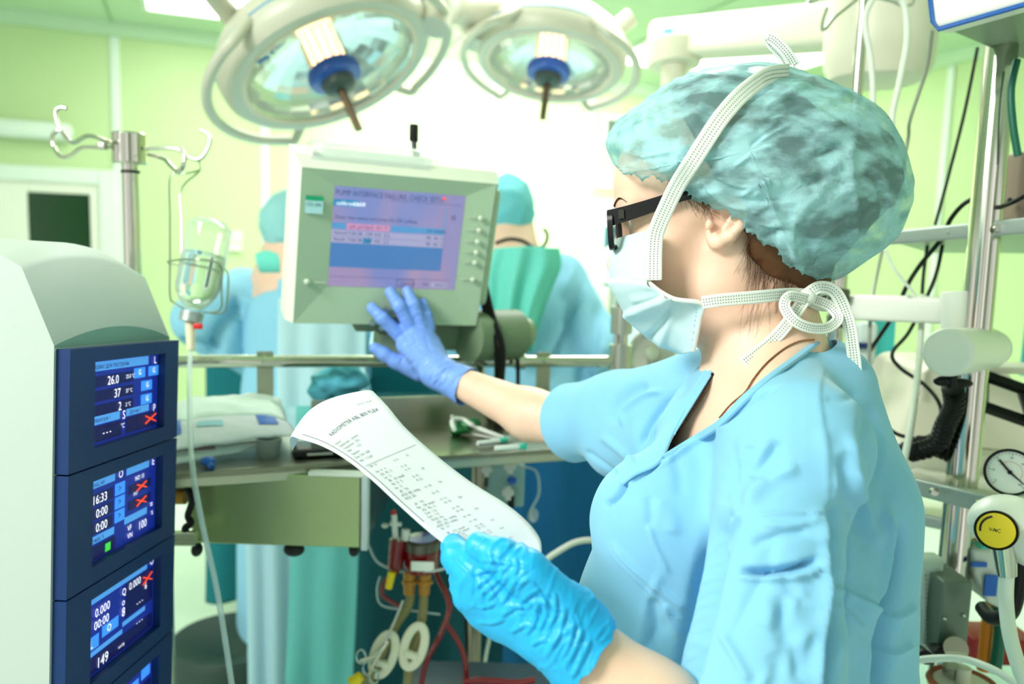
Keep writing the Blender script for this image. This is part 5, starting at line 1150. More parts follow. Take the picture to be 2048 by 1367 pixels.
# corrugated hoses
def corrugated(pts, r, label):
    o = root('corrugated_hose', P(*pts[0]), label, 'hose'); path = smooth_path([P(*q) for q in pts], 26); rad = np.array([r * (1 + .16 * math.sin(i * 1.25)) for i in range(len(path))]); b = MB(); b.tube(path, rad, 14); b.build('hose', M['black'], o)
corrugated([(1905, 775, 1.2), (1908, 812, 1.22), (1890, 850, 1.25), (1870, 890, 1.28), (1820, 905, 1.32)], .014, 'black corrugated hose hanging from the wing knob')
corrugated([(1800, 905, 1.38), (1840, 886, 1.34), (1880, 900, 1.30), (1925, 920, 1.27)], .012, 'black corrugated hose lying on the lower shelf')
def cable(pts, r, m, label): tube_thing(pts, r, m, label, None, 'cable', 'cable')
cable([(1955, 95, 1.5), (1930, 220, 1.5), (1900, 340, 1.5), (1870, 450, 1.5)], .0030, M['black'], 'long black cable slanting across the green wall at right')
cable([(1950, 395, 1.3), (1925, 410, 1.33), (1900, 440, 1.36), (1885, 475, 1.38), (1840, 530, 1.42), (1812, 575, 1.46), (1790, 625, 1.5), (1740, 700, 1.55)], .0040, M['black'], 'thick black cable looping under the upper shelf')
cable([(1855, 490, 1.5), (1846, 560, 1.5), (1842, 660, 1.5), (1835, 790, 1.5)], .0032, M['black'], 'black cable hanging straight below the upper shelf')
cable([(1885, 490, 1.46), (1868, 560, 1.46), (1820, 660, 1.46), (1785, 705, 1.46), (1800, 735, 1.46), (1850, 770, 1.44), (1880, 810, 1.4), (1878, 850, 1.4), (1850, 875, 1.4), (1800, 870, 1.4), (1770, 850, 1.4)], .0034, M['black'], 'black cable with a wide loop beside the cream machine')
cable([(2060, 385, 1.18), (2030, 402, 1.2), (1998, 415, 1.24)], .0035, M['black'], 'short black cable in front of the taupe box')
cable([(2034, 120, 1.2), (2022, 180, 1.2), (2026, 250, 1.2), (2036, 312, 1.2)], .0055, mat('dark green hose', (6, 92, 70), .4), 'dark green hose beside the chrome post at top right')
cable([(1864, 60, 1.4), (1852, 140, 1.45), (1820, 240, 1.5), (1812, 300, 1.55), (1760, 520, 1.6), (1742, 620, 1.5), (1738, 760, 1.5)], .0034, mat('grey cable', (150, 156, 140), .4), 'grey cable falling behind the back of the cap')
cable([(1750, -10, 1.6), (1730, 40, 1.6), (1742, 120, 1.6), (1746, 200, 1.6), (1740, 300, 1.6)], .0058, M['whitetube'], 'white hose hanging nearest the thin pole')
cable([(1780, -20, 1.6), (1808, 10, 1.6), (1814, 80, 1.6), (1800, 160, 1.6), (1784, 240, 1.6), (1790, 300, 1.6)], .0060, M['whitetube'], 'white hose bowing to the right in front of the drum')
cable([(1765, 490, 1.4), (1790, 540, 1.4), (1830, 590, 1.4), (1812, 590, 1.4)], .0026, M['whitetube'], 'thin white line below the back of the cap')
cable([(1846, 590, 1.45), (1838, 720, 1.4), (1822, 850, 1.3), (1802, 945, 1.27)], .0055, M['whitetube'], 'white tube running down to the lower shelf rail')
# thin pole with hooks
tp = root('infusion_pole', P(1718, 400, 1.65) * V(1, 1, 0), 'thin steel pole with wire hooks rising behind the cap', 'pole')
q = P(1720, 100, 1.65); b = MB(); b.cyl(V(q[0], q[1], 0.02), V(q[0], q[1], P(1720, -60, 1.65)[2]), .011, 20); b.build('pole', M['chrome'], tp)
b = MB(); b.lathe([(.001, 0), (.2, 0), (.2, .02), (.02, .04)], V(q[0], q[1], 0), V(0, 0, 1), 36); b.build('base', M['satin'], tp)
for h in ([(1712, 0, 1.63), (1690, 18, 1.6), (1668, 36, 1.58), (1652, 56, 1.57), (1644, 58, 1.57), (1646, 40, 1.57), (1654, 16, 1.57)], [(1725, -10, 1.65), (1780, 2, 1.66), (1808, 12, 1.66), (1824, 8, 1.66), (1826, -8, 1.66)], [(1712, -18, 1.66), (1670, -18, 1.7), (1628, 4, 1.72), (1616, 0, 1.72)]):
    b = MB(); b.tube(smooth_path([P(*t) for t in h], 7), .0036, 8); b.build('hook', M['satin'], tp)
# steel post and clamps right behind the nape
np_ = root('clamp_post', P(1672, 600, 1.45) * V(1, 1, 0), 'steel post with clamps directly behind the bow of the mask', 'post')
q = P(1672, 620, 1.5); b = MB(); b.cyl(V(q[0], q[1], .0), V(q[0], q[1], P(1672, 545, 1.5)[2]), .014, 18); b.build('post', M['chrome'], np_)
for y in (590, 640, 700): p = P(1676, y, 1.48); b = MB(); b.box(p, (.035, .03, .026), None, .005); b.build('clamp', mat('dark steel clamp', (96, 98, 84), .35, .8), np_)
# hanging cloths
hc_ = root('hanging_cloth', P(1760, 720, 1.9), 'turquoise cloth hanging behind the back of the woman', 'cloth')
drape('cloth', P(1728, 700, 1.9)[0], P(1784, 700, 1.9)[0], P(1750, 700, 1.9)[1], P(1750, 806, 1.9)[2], P(1750, 640, 1.9)[2], mat('turquoise cloth', (70, 190, 188), .8), hc_, .01, 3, 1.2)
bt2 = root('hanging_bag', P(1725, 700, 1.7), 'pale bag with dark band left of the turquoise cloth', 'bag'); b = MB(); b.box(P(1727, 716, 1.75), (.045, .03, .16), None, .012); b.build('pouch', mat('pale film', (214, 230, 222), .5), bt2); b = MB(); b.box(P(1722, 690, 1.73), (.05, .03, .012), None, .003); b.build('band', M['blue'], bt2)
hc_ = root('hanging_cloth', P(2050, 680, 1.9), 'turquoise cloth at the far right edge above the gauge', 'cloth')
drape('cloth', P(2040, 690, 1.9)[0], P(2140, 690, 1.9)[0], P(2080, 690, 1.9)[1], P(2040, 750, 1.9)[2], P(2040, 560, 1.9)[2], mat('turquoise cloth', (70, 190, 188), .8), hc_, .01, 5, 1.5)
# cream machine on lower shelf
cm_ = root('ventilator', P(1860, 840, 1.5), 'cream coloured machine housing on the lower shelf behind the hoses', 'medical machine')
b = MB(); pts = [P(1790, 905, 1.52), P(1810, 850, 1.52), (P(1850, 745, 1.52)), P(1868, 730, 1.52), P(2010, 735, 1.52), P(2070, 800, 1.50), P(2070, 930, 1.50), P(1960, 950, 1.52)]
b.poly(pts, .22, V(0, 1, 0)); b.build('housing', M['cream'], cm_, mods=[BEV(.012, 4)], smooth=False)
b = MB(); b.box(P(1880, 915, 1.50), (.20, .10, .035), None, .006); b.build('lower_case', mat('ivory case', (222, 222, 204), .4), cm_)
b = MB(); b.tube([P(1955, 895, 1.50), P(2050, 905, 1.49)], .0012, 4); b.build('seam', mat('grey seam', (150, 150, 134), .6), cm_)
bf = root('black_bracket', P(2010, 800, 1.4), 'black angular frame in front of the cream machine', 'frame')
b = MB()
for p, q in (((1962, 748, 1.38), (2080, 790, 1.34)), ((1966, 812, 1.38), (2080, 852, 1.34)), ((1968, 745, 1.38), (1966, 818, 1.38)), ((2040, 768, 1.36), (2070, 860, 1.34))):
    b.tube([P(*p), P(*q)], .010, 4)
b.build('bars', M['black'], bf)
b = MB(); b.box(P(2014, 735, 1.42), (.13, .08, .012), None, .004); b.build('lid', M['cream'], bf)
# gauge
ga = root('pressure_gauge', P(2018, 942, 1.08), 'round pressure gauge with black rim above the white regulator', 'gauge')
c = P(2020, 944, 1.08); gn_ = unit(CAM - c + V(-.25, 0, .1)); b = MB(); b.lathe([(.028, 0), (.0315, .002), (.0315, -.022), (.001, -.024)], c, gn_, 48); b.build('rim', M['black'], ga)
b = MB(); b.lathe([(.001, -.002), (.0285, -.002)], c, gn_, 48); b.build('dial', M['tie'], ga)
u_ = unit(np.cross(V(0, 0, 1), gn_)); v_ = np.cross(gn_, u_)
b = MB(); b.tube([c + gn_ * .001 + (u_ * -.014 + v_ * .014), c + gn_ * .001, c + gn_ * .001 + (u_ * .020 - v_ * .014)], [.0014, .0016, .0005], 6); b.ell(c + gn_ * .001, (.003, .003, .003)); b.build('needle', M['black'], ga)
b = MB(); b2 = MB()
for k in range(31):
    a = math.radians(225 - k * 9); r0_ = .0265; d = u_ * math.cos(a) + v_ * math.sin(a); b.tube([c + d * r0_, c + d * (r0_ - (.004 if k % 5 == 0 else .002))], .0003, 4)
    if k % 5 == 0: text_into(b, str(k * 2), .0042, c + d * .0195 - u_ * .0025 - v_ * .0015, u_, v_, .0004)
    if 8 < k < 30: d2 = u_ * math.cos(a); b2.tube([c + d * .0150, c + d * .0138], .0004, 4)
b.build('scale', M['black'], ga, smooth=False); b2.build('red_scale', M['red'], ga, smooth=False)
b = MB(); b.cyl(c - gn_ * .02, c - gn_ * .06, .008, 12); b.build('stem', M['brass'], ga)
# regulator with yellow dial
rg = root('vacuum_regulator', P(2010, 1040, 1.0), 'white rounded regulator with a yellow dial at the right edge', 'regulator')
b = MB(); b.ell(P(2014, 1046, 1.02), (.046, .040, .036), n=36, m=20); b.cyl(P(2010, 1050, 1.02), P(2075, 1080, 1.0), .036, 32); b.build('housing', M['white'], rg)
c = P(1992, 1060, .972); dn = unit(CAM - c + V(-.12, 0, -.05)); b = MB(); b.lathe([(.021, .0), (.0235, .002), (.0235, -.014), (.001, -.016)], c, dn, 40); b.build('dial_ring', M['black'], rg)
b = MB(); b.lathe([(.001, .0015), (.0205, .0012), (.021, -.001)], c + dn * .0, dn, 40); b.build('dial', M['yellow'], rg)
u_ = unit(np.cross(V(0, 0, 1), dn)); v_ = np.cross(dn, u_); b = MB(); b.tube([c + dn * .002 + (u_ * math.cos(a) + v_ * math.sin(a)) * .0165 for a in np.linspace(1.9, 3.4, 12)], .0012, 6); text_into(b, 'VAC', .0065, c - u_ * .0075 - v_ * .002, u_, v_, .0022); b.build('dial_mark', M['black'], rg)
b = MB(); b.cyl(P(2008, 1088, 1.0), P(2014, 1150, 1.0), .014, 20, r2=.011); b.cyl(P(2000, 1105, 1.0), P(2036, 1112, 1.0), .007, 14); b.build('outlet', M['chrome'], rg)
b = MB(); b.tube(smooth_path([P(2014, 1140, 1.0), P(2012, 1200, 1.0), P(2020, 1270, .98), P(2040, 1340, .96), P(2058, 1380, .95)], 8), .0085, 12); b.build('hose', M['whitetube'], rg)
b = MB(); b.tube(smooth_path([P(2040, 1110, 1.06), P(2036, 1170, 1.06), P(2020, 1225, 1.06), P(1985, 1235, 1.1), P(1965, 1215, 1.14)], 8), .010, 12); b.build('black_hose', M['black'], rg)
# flow meter
fm = root('flow_meter', P(1850, 1220, 1.2), 'grey flow meter block with two clear scale tubes beside the gown', 'flow meter')
def fbox(x0, y0, x1, y1, d, th, name, m, bev=.004):
    b = MB(); w = (x1 - x0) / FPX * d; h = (y1 - y0) / FPX * d; b.box(P((x0 + x1) / 2, (y0 + y1) / 2, d) + V(0, th / 2, 0), (w, th, h), None, bev); return b.build(name, m, fm)
fbox(1832, 1112, 1880, 1330, 1.22, .03, 'tube_block', mat('frosted clear block', (206, 222, 204), .2, alpha=.85))
fbox(1880, 1160, 1940, 1320, 1.18, .08, 'valve_block', mat('grey aluminium block', (110, 122, 110), .4, .3))
b = MB(); q0, q1 = P(1894, 1186, 1.178), P(1926, 1186, 1.178); b.ell((q0 + q1) / 2, (.014, .002, .006)); b.build('blue_emblem', M['bluetool'], fm)
for x in (1845, 1866):
    b = MB(); b.cyl(P(x, 1135, 1.212), P(x, 1300, 1.212), .0052, 14); b.build('scale_tube', M['clear'], fm)
b = MB()
for x in (1845, 1866):
    for k in range(16): b.box(P(x + 8, 1150 + k * 9, 1.205), (.004 if k % 5 else .007, .0005, .0006))
b.build('scale', M['black'], fm)
for x, y in ((1889, 1237), (1927, 1230)): b = MB(); b.ell(P(x, y, 1.178), (.003,) * 3); b.build('screw', M['chrome'], fm)
b = MB(); b.cyl(P(1906, 1290, 1.18), P(1912, 1296, 1.13), .016, 20); b.build('needle_valve', M['chrome'], fm)
for x, y in ((1838, 1302), (1872, 1296)): b = MB(); b.cyl(P(x, y, 1.20), P(x + 14, y + 12, 1.15), .010, 16); b.build('black_knob', M['black'], fm)
b = MB(); q = P(1906, 1330, 1.22); b.cyl(q, V(q[0], q[1], .0), .014, 14); b.build('stand', M['satin'], fm)
# label bag, orange and green hoses, red block, white line, jar lid
lb_ = root('labelled_bottle', P(1985, 1160, 1.2), 'white plastic bottle with blue labels behind the regulator', 'bottle')
b = MB(); pts = [P(1945, 1100, 1.25), P(1990, 1100, 1.25), P(2012, 1150, 1.25), P(2010, 1222, 1.25), P(1975, 1205, 1.25), P(1950, 1150, 1.25)]; b.poly(pts, .05, V(0, 1, 0)); b.build('body', mat('milky plastic', (206, 212, 204), .4), lb_, mods=[BEV(.006)], smooth=False)
b = MB(); b.box(P(1981, 1170, 1.245), (.020, .004, .034), None, .001); b.box(P(1958, 1128, 1.245), (.024, .004, .008), None, .001); b.build('blue_label', M['bluetool'], lb_)
b = MB(); b.cyl(P(1962, 1100, 1.27), P(1958, 1088, 1.27), .014, 16); b.build('cap', tealp, lb_)
tube_thing([(1945, 1070, 1.3), (1990, 1150, 1.3), (1976, 1240, 1.3), (1966, 1340, 1.3)], .0095, M['orange'], 'orange hose running down behind the labelled bottle')
tube_thing([(1998, 1200, 1.28), (2000, 1260, 1.28), (1990, 1345, 1.28)], .0090, mat('dark green hose', (6, 92, 70), .4), 'dark green hose right of the orange one')
rb_ = root('red_block', P(1960, 1280, 1.45), 'dark red block behind the orange hose', 'block'); b = MB(); b.box(P(1985, 1285, 1.5), (.12, .08, .05), None, .006); b.build('block_body', mat('dark red plastic', (150, 16, 22), .4), rb_)
tube_thing([(1820, 1322, 1.15), (1870, 1316, 1.12), (1930, 1318, 1.10), (1990, 1340, 1.06), (2040, 1372, 1.03)], .0050, M['whitetube'], 'cream line crossing the bottom right corner')
jl = root('suction_jar', P(1920, 1360, 1.2), 'cream lidded suction jar with brown rim at the bottom right', 'jar')
c = P(1925, 1372, 1.2); b = MB(); b.lathe([(.001, .006), (.040, .006), (.046, .0), (.046, -.12), (.001, -.12)], c, V(0, 0, 1), 40); b.build('jar_body', M['cream'], jl)
b = MB(); b.lathe([(.040, .007), (.046, .010), (.050, .004), (.046, -.004)], c, V(0, 0, 1), 40); b.build('rim', mat('rust brown rim', (150, 76, 30), .5), jl); b = MB(); b.cyl(c, c + V(0, 0, .03), .010, 16); b.build('spout', M['cream'], jl)
lw = root('lower_shelf', V(.85, 1.4, 0), 'pale trolley top at the bottom right under the flow meter', 'trolley')
q = P(1930, 1400, 1.3); b = MB(); b.box(V(q[0] + .03, q[1] + .12, q[2] - .11), (.50, .40, .03), None, .008); b.build('top', mat('mint tray', (176, 214, 196), .4), lw)
for sx in (-1, 1):
    for sy in (-1, 1): b = MB(); b.cyl(V(q[0] + .03 + .22 * sx, q[1] + .12 + .17 * sy, 0), V(q[0] + .03 + .22 * sx, q[1] + .12 + .17 * sy, q[2] - .12), .012, 10); b.build('leg', M['satin'], lw)
# ================================================================= the woman in front
import time
_t0 = time.time()
def K(x, y, d): return np.array([(x - CX) / FPX * d, (y - CY) / FPX * d, d])
def toq(p):
    v = p - CAM; return np.stack([v @ RT, -(v @ UP), v @ FW], 1)
def fromq(q): return CAM + q[..., 0:1] * RT - q[..., 1:2] * UP + q[..., 2:3] * FW
def zs(q, c, s):
    r = q.copy(); r[:, 2] = c + (r[:, 2] - c) * s; return r
_a, _t = math.radians(19), math.radians(6)
HF = V(-math.cos(_a) * math.cos(_t), math.sin(_a) * math.cos(_t), -math.sin(_t))
HL = unit(np.cross(V(0, 0, 1), HF)); HU = np.cross(HF, HL)
HO = P(1432, 452, .80) - HL * .075
def H(f, u, l): return HO + HF * f + HU * u + HL * l
HAX = np.array([HF, HU, HL])
# monitor frame (also used by the monitor itself); the far hand rests on it
MO = V(-.3112, 1.3995, 1.5472); MX = unit(V(.919, .394, -.021)); MU0 = V(.110, -.205, .973)
MU = unit(MU0 - (MU0 @ MX) * MX); MN = unit(np.cross(MU, MX))      # MN points into the monitor
if MN @ V(0, 1, 0) < 0: MN = -MN
def mon_hit(x, y, off=0.0):
    r = unit(P(x, y, 1) - CAM); o = MO - MN * off
    return CAM + r * (((o - CAM) @ MN) / (r @ MN))
def on_mon(x, y, lift): return mon_hit(x, y, lift)

def far_hand():
    T = .0092
    w = P(872, 742, 1.375)
    fing = [
        [(on_mon(798, 668, .030), .0115), (on_mon(766, 637, .026), .0098), (on_mon(744, 616, .010), .0084)],
        [(on_mon(822, 656, .034), .0118), (on_mon(799, 612, .030), .0100), (on_mon(781, 584, .010), .0086)],
        [(on_mon(842, 650, .034), .0112), (on_mon(827, 608, .028), .0096), (on_mon(815, 583, .010), .0082)],
        [(on_mon(858, 656, .032), .0100), (on_mon(852, 628, .024), .0086), (on_mon(846, 606, .009), .0074)],
    ]
    thumb = [(on_mon(838, 742, .050), .0175), (on_mon(792, 722, .036), .0125), (on_mon(769, 708, .028), .0108), (on_mon(751, 696, .020), .0092)]
    palm = [((w, .0215), (on_mon(812, 690, .044), .0165)), ((w, .0215), (on_mon(832, 676, .046), .0165)),
            ((w, .0215), (on_mon(850, 676, .044), .016)), ((P(880, 748, 1.36), .022), (on_mon(864, 684, .040), .0145)),
            ((on_mon(826, 722, .046), .018), (on_mon(862, 718, .046), .018))]
    return fing, thumb, palm, w
def near_hand():
    w = P(1132, 1262, .640)
    fing = [
        [(P(948, 1140, .648), .0145), (P(916, 1112, .664), .0115), (P(906, 1092, .688), .0095)],
        [(P(948, 1180, .655), .0145), (P(928, 1158, .690), .0112), (P(962, 1120, .708), .0095)],
        [(P(968, 1214, .660), .0140), (P(958, 1196, .700), .0110), (P(998, 1150, .716), .0092)],
        [(P(1002, 1240, .664), .0130), (P(1000, 1222, .700), .0100), (P(1040, 1180, .715), .0085)],
    ]
    thumb = [(P(1112, 1206, .630), .0200), (P(1052, 1146, .628), .0165), (P(1004, 1112, .634), .0125), (P(958, 1092, .640), .0098)]
    palm = [((w, .026), (P(955, 1150, .654), .0165)), ((w, .027), (P(958, 1185, .658), .0175)),
            ((w, .026), (P(985, 1215, .662), .0170)), ((w, .026), (P(1015, 1232, .662), .0160)), ((P(1106, 1228, .640), .026), (P(1000, 1165, .648), .020))]
    return fing, thumb, palm, w
def sub(d, p, c, R, fn, k, op=smin):
    m = ((p - c) ** 2).sum(1) < R * R
    if m.any(): d[m] = op(d[m], fn(p[m]), k)
    return d
def hand_d(p, hand, k=.008, grow=0.0):
    fing, thumb, palm, w = hand; d = None
    for (a, ra), (b, rb) in palm:
        e = cap_d(p, a, b, ra, rb); d = e if d is None else smin(d, e, .012)
    for f in fing: d = smin(d, chain_d(p, f, .004), k)
    d = smin(d, chain_d(p, thumb, .006), .006)
    return d - grow
FH, NH = far_hand(), near_hand()
FE = P(1146, 846, 1.235)          # far elbow
FS = P(1395, 790, 1.00)
NE = P(1470, 1690, .61)           # near elbow, below the picture
NS = P(1600, 905, .70)

def torso_q(q):
    z = zs(q, .86, .84)
    d = cap_d(z, K(1500, 900, .86), K(1490, 1130, .86), .098, .128)
    d = smin(d, cap_d(z, K(1490, 1130, .86), K(1480, 1500, .86), .128, .135), .04)
    d = smin(d, ell_d(q, K(1318, 1045, .795), (.066, .07, .07)), .05)
    d = smin(d, ell_d(q, K(1300, 1045, .925), (.062, .07, .07)), .05)
    d = smin(d, cap_d(q, K(1560, 775, .82), K(1600, 890, .70), .045, .055), .05)
    d = smin(d, cap_d(q, K(1540, 770, .86), K(1420, 790, 1.00), .040, .045), .05)
    d = smin(d, cap_d(q, K(1645, 780, .86), K(1670, 1000, .86), .045, .053), .06)
    d = smin(d, cap_d(q, K(1490, 1500, .86), K(1490, 1900, .86), .14, .15), .05)
    return d
def head_d(p):
    q = (p - HO) @ HAX.T; m = q.copy(); m[:, 2] = np.abs(m[:, 2])
    d = ell_d(q, (.004, .055, 0), (.106, .098, .078))
    d = smin(d, ell_d(q, (.058, .052, 0), (.053, .052, .060)), .02)
    d = smin(d, ell_d(q, (.050, -.028, 0), (.056, .080, .060)), .02)
    d = smin(d, cap_d(m, (.002, -.025, .054), (.008, -.066, .047), .017, .019), .02)
    d = smin(d, cap_d(m, (.008, -.066, .047), (.066, -.098, .010), .018, .017), .025)
    d = smin(d, cap_d(m, (.03, -.085, .02), (.06, -.075, .02), .035, .03), .02)
    d = smin(d, ell_d(m, (.062, -.020, .042), (.030, .020, .022)), .02)
    d = smin(d, cap_d(m, (.100, .030, .012), (.088, .030, .042), .011, .010), .012)
    d = -smin(-d, ell_d(m, (.114, .008, .034), (.021, .013, .017)), .010)          # eye sockets
    d = smin(d, cap_d(m, (.078, .016, .034), (.080, .006, .034), .0145, .0145), .003)   # lids
    d = smin(d, cap_d(q, (.102, .016, 0), (.119, -.030, 0), .008, .0105), .008)
    d = smin(d, cap_d(m, (.108, -.036, .010), (.109, -.036, .011), .0070), .006)
    d = smin(d, cap_d(m, (.098, -.062, .0), (.092, -.062, .02), .006, .004), .006)
    d = smin(d, cap_d(m, (.096, -.073, .0), (.090, -.072, .016), .0065, .004), .006)
    return d
def ear_d(p):
    # near ear in the picture; its mirror image on the other side
    out = None
    for s in (1, -1):
        if s == 1: g = p
        else:
            r = (p - HO); g = p - 2 * np.outer(r @ HL, HL)
        E = lambda x, y, d: P(x, y, d)
        up = unit(E(1478, 396, .80) - E(1436, 488, .80)); sd = unit(np.cross(up, HL)); ax = np.array([up, sd, np.cross(up, sd)])
        d = ell_d(g, E(1452, 446, .803), (.030, .0175, .0065), ax)
        d = smin(d, chain_d(g, [(E(1426, 418, .799), .0036), (E(1446, 392, .794), .0040), (E(1472, 398, .788), .0045), (E(1485, 424, .785), .0045), (E(1481, 450, .786), .0044), (E(1462, 472, .789), .0046), (E(1442, 484, .793), .0052)], .003), .004)
        d = smin(d, ell_d(g, E(1434, 480, .795), (.0095, .008, .0052), ax), .005)
        d = -smin(-d, cap_d(g, E(1450, 420, .790), E(1443, 450, .792), .0100, .0085), .003)
        d = smin(d, chain_d(g, [(E(1462, 410, .792), .0030), (E(1466, 434, .790), .0034), (E(1450, 458, .791), .0036)], .003), .004)
        d = smin(d, ell_d(g, E(1420, 446, .797), (.0075, .0042, .0036), ax), .003)
        d = -smin(-d, cap_d(g, E(1432, 432, .786), E(1429, 432, .812), .0062, .0050), .002)
        out = d if out is None else np.minimum(out, d)
    return out
def body_fn(p):
    q = toq(p)
    d = np.linalg.norm(p - HO, axis=1) - .15
    m_ = d < .12; 
    if m_.any(): d[m_] = head_d(p[m_])
    nk = cap_d(q, K(1490, 560, .865), K(1532, 730, .850), .054, .056)
    nk = smin(nk, cap_d(q, K(1532, 730, .85), K(1520, 830, .86), .056, .070), .03)
    nk = smin(nk, cap_d(q, K(1520, 500, .87), K(1568, 660, .86), .045, .030), .03)
    nk = smin(nk, cap_d(q, K(1470, 520, .815), K(1452, 780, .85), .012, .010), .022)      # neck muscle to the breastbone
    d = smin(d, nk, .022)
    tq = torso_q(q) + .016 + np.clip((q[:, 1] - .11) * .3, 0, .026) + np.clip((q[:, 0] - .30) * .4, 0, .02)
    tq = smin(tq, cap_d(q, K(1462, 800, .90), K(1560, 775, .78), .012, .014), .03)          # collar bones
    d = smin(d, tq, .035)
    near = (np.abs(q[:, 2] - 1.1) < .5)
    d = smin(d, cap_d(p, FS, FE, .046, .039), .03)
    d = smin(d, cap_d(p, FE, P(1060, 828, 1.28), .040, .039), .015)
    d = smin(d, cap_d(p, P(1060, 828, 1.28), FH[3], .039, .0205), .02)
    d = smin(d, cap_d(q, K(1600, 905, .715), K(1480, 1640, .63), .032, .036), .02)
    d = smin(d, cap_d(p, P(1480, 1640, .63), P(1300, 1430, .632), .040, .040), .02)
    d = smin(d, cap_d(p, P(1300, 1430, .632), NH[3], .040, .025), .02)
    d = sub(d, p, P(820, 670, 1.41), .20, lambda x: hand_d(x, FH, grow=-.0022), .012)
    d = sub(d, p, P(1030, 1180, .66), .20, lambda x: hand_d(x, NH, grow=-.0022), .012)
    d = sub(d, p, HO + HL * .08, .075, ear_d, .004); d = sub(d, p, HO - HL * .08, .075, ear_d, .004)
    # hips and legs down to the shoes
    hip = CAM + RT * .245 + V(0, .86, 0); hip[2] = .92
    d = smin(d, ell_d(p, hip, (.14, .17, .16)), .08)
    for s in (-1, 1):
        k0 = hip + V(0, .09 * s, -.05); kn = V(hip[0] - .02, hip[1] + .09 * s, .48); an = V(hip[0] + .01, hip[1] + .10 * s, .09)
        d = smin(d, cap_d(p, k0, kn, .078, .055), .05); d = smin(d, cap_d(p, kn, an, .052, .036), .03)
        d = smin(d, cap_d(p, an + V(.02, 0, -.04), an + V(-.14, 0, -.055), .036, .030), .02)
    return d
def bounds_of(fn, lo, hi): return lo, hi
woman = root('person', (CAM + RT * .245 + V(0, .86, 0)) * V(1, 1, 0), 'woman with bouffant cap, face mask and black glasses holding a printout and touching the monitor', 'person')
vs, fs = surf_net(body_fn, (-.42, .52, 0), (.72, 1.62, 1.68), .0024)
vs, fs = clip(vs, fs, np.ones(len(vs)))
body = mesh_of(vs, fs).build('body', M['skin'], woman, auto=False)
body['label'] = 'fair skin of face, neck and bare forearms'
print('body', len(vs), round(time.time() - _t0, 1))

# ---- eyes and brow
for s in (1, -1):
    e = MB(); e.ell(H(.083, .010, .034 * s), (.0125, .0125, .0125)); e.build('eye', mat('eye white', (236, 236, 232), .1), woman)
    e = MB()
    for k in range(60):
        t = k / 59; b0 = H(.1095 - .018 * t, .030 + .006 * math.sin(t * 2.6), (.018 + .034 * t) * s)
        e.tube([b0, b0 + HF * .003 + HU * .003 + HL * .004 * s, b0 + HF * .0035 + HU * .004 + HL * .008 * s], [.0004, .0003, .0001], 4)
    e.build('eyebrow', M['hair'], woman)

# ---- hair: the mass under the cap and loose strands at temple and nape
random.seed(4); rs = np.random.RandomState(7)
def hair_fn(p):
    q = (p - HO) @ HAX.T; c = toq(p)
    d = ell_d(q, (-.002, .062, 0), (.113, .100, .086))
    d = smin(d, cap_d(c, K(1600, 410, .87), K(1690, 350, .87), .072, .058), .03)             # bun of long hair
    d = smin(d, cap_d(c, K(1530, 470, .84), K(1575, 560, .855), .052, .040), .02)
    d = smin(d, cap_d(c, K(1530, 470, .89), K(1575, 560, .875), .052, .040), .02)
    cut = q[:, 0] * .9 + .42 * (-(q[:, 1])) - .050                                            # hairline across the forehead
    cut2 = -(q[:, 1] + .010) + np.clip(q[:, 0] + .030, 0, 1) * 2.2 - .004
    return np.maximum(d, np.maximum(cut, np.minimum(cut2, q[:, 0] + .030)))
hv, hf = surf_net(hair_fn, HO - .26, HO + .26, .004)
hv = hv + vnormals(hv, hf) * (.0022 * vnoise(hv, 90, 3) + .001 * vnoise(hv @ np.array([[1, 0, 0], [0, 1, 0], [0, 0, .2]]), 400, 5))[:, None]
hairo = mesh_of(hv, hf).build('hair', M['hair'], woman, auto=False)
st = MB()
def strand(pts, r, n=4):
    st.tube(smooth_path(pts, 5), [r * (1 - .6 * i / max(1, (len(pts) - 1) * 5)) for i in range((len(pts) - 1) * 5 + 1)], n)
def hair_surf(x, y, off=.001):       # first hit of the body along a ray
    r = unit(P(x, y, 1) - CAM); t = np.linspace(.66, 1.0, 170)
    pts = CAM + r * t[:, None]; d = body_fn(pts); k = np.argmax(d < off) if (d < off).any() else 100
    return pts[k]
for k in range(230):      # nape
    x0 = 1500 + rs.rand() * 95; y0 = 455 + (x0 - 1500) * .75 + rs.randn() * 8; L = 40 + rs.rand() * 90; dx = -rs.rand() * 36 + 10
    x1, y1 = x0 + dx * .5 + rs.randn() * 4, y0 + L * .5
    x2, y2 = x0 + dx + rs.randn() * 8, y0 + L
    strand([hair_surf(x0, y0, .004), hair_surf(x1, y1, .003), hair_surf(x2, y2, .0012)], .00020)
for k in range(90):      # temple
    x0 = 1335 + rs.rand() * 80; y0 = 352 + (x0 - 1335) * .6 + rs.randn() * 4; L = 18 + rs.rand() * 34
    strand([hair_surf(x0, y0, .003), hair_surf(x0 + 8 + rs.randn() * 6, y0 + L * .5, .0022), hair_surf(x0 + 22 + rs.randn() * 12, y0 + L, .0015)], .00020)
for k in range(26):      # fine stray hairs on cheek and neck
    x0 = 1500 + rs.rand() * 60; y0 = 500 + rs.rand() * 60
    strand([hair_surf(x0, y0, .002), hair_surf(x0 - 18 * rs.rand(), y0 + 50, .0015), hair_surf(x0 - 10 - 40 * rs.rand(), y0 + 90 + rs.rand() * 60, .0012)], .00013)
st.build('loose_strands', M['hair'], woman)
print('hair', round(time.time() - _t0, 1))

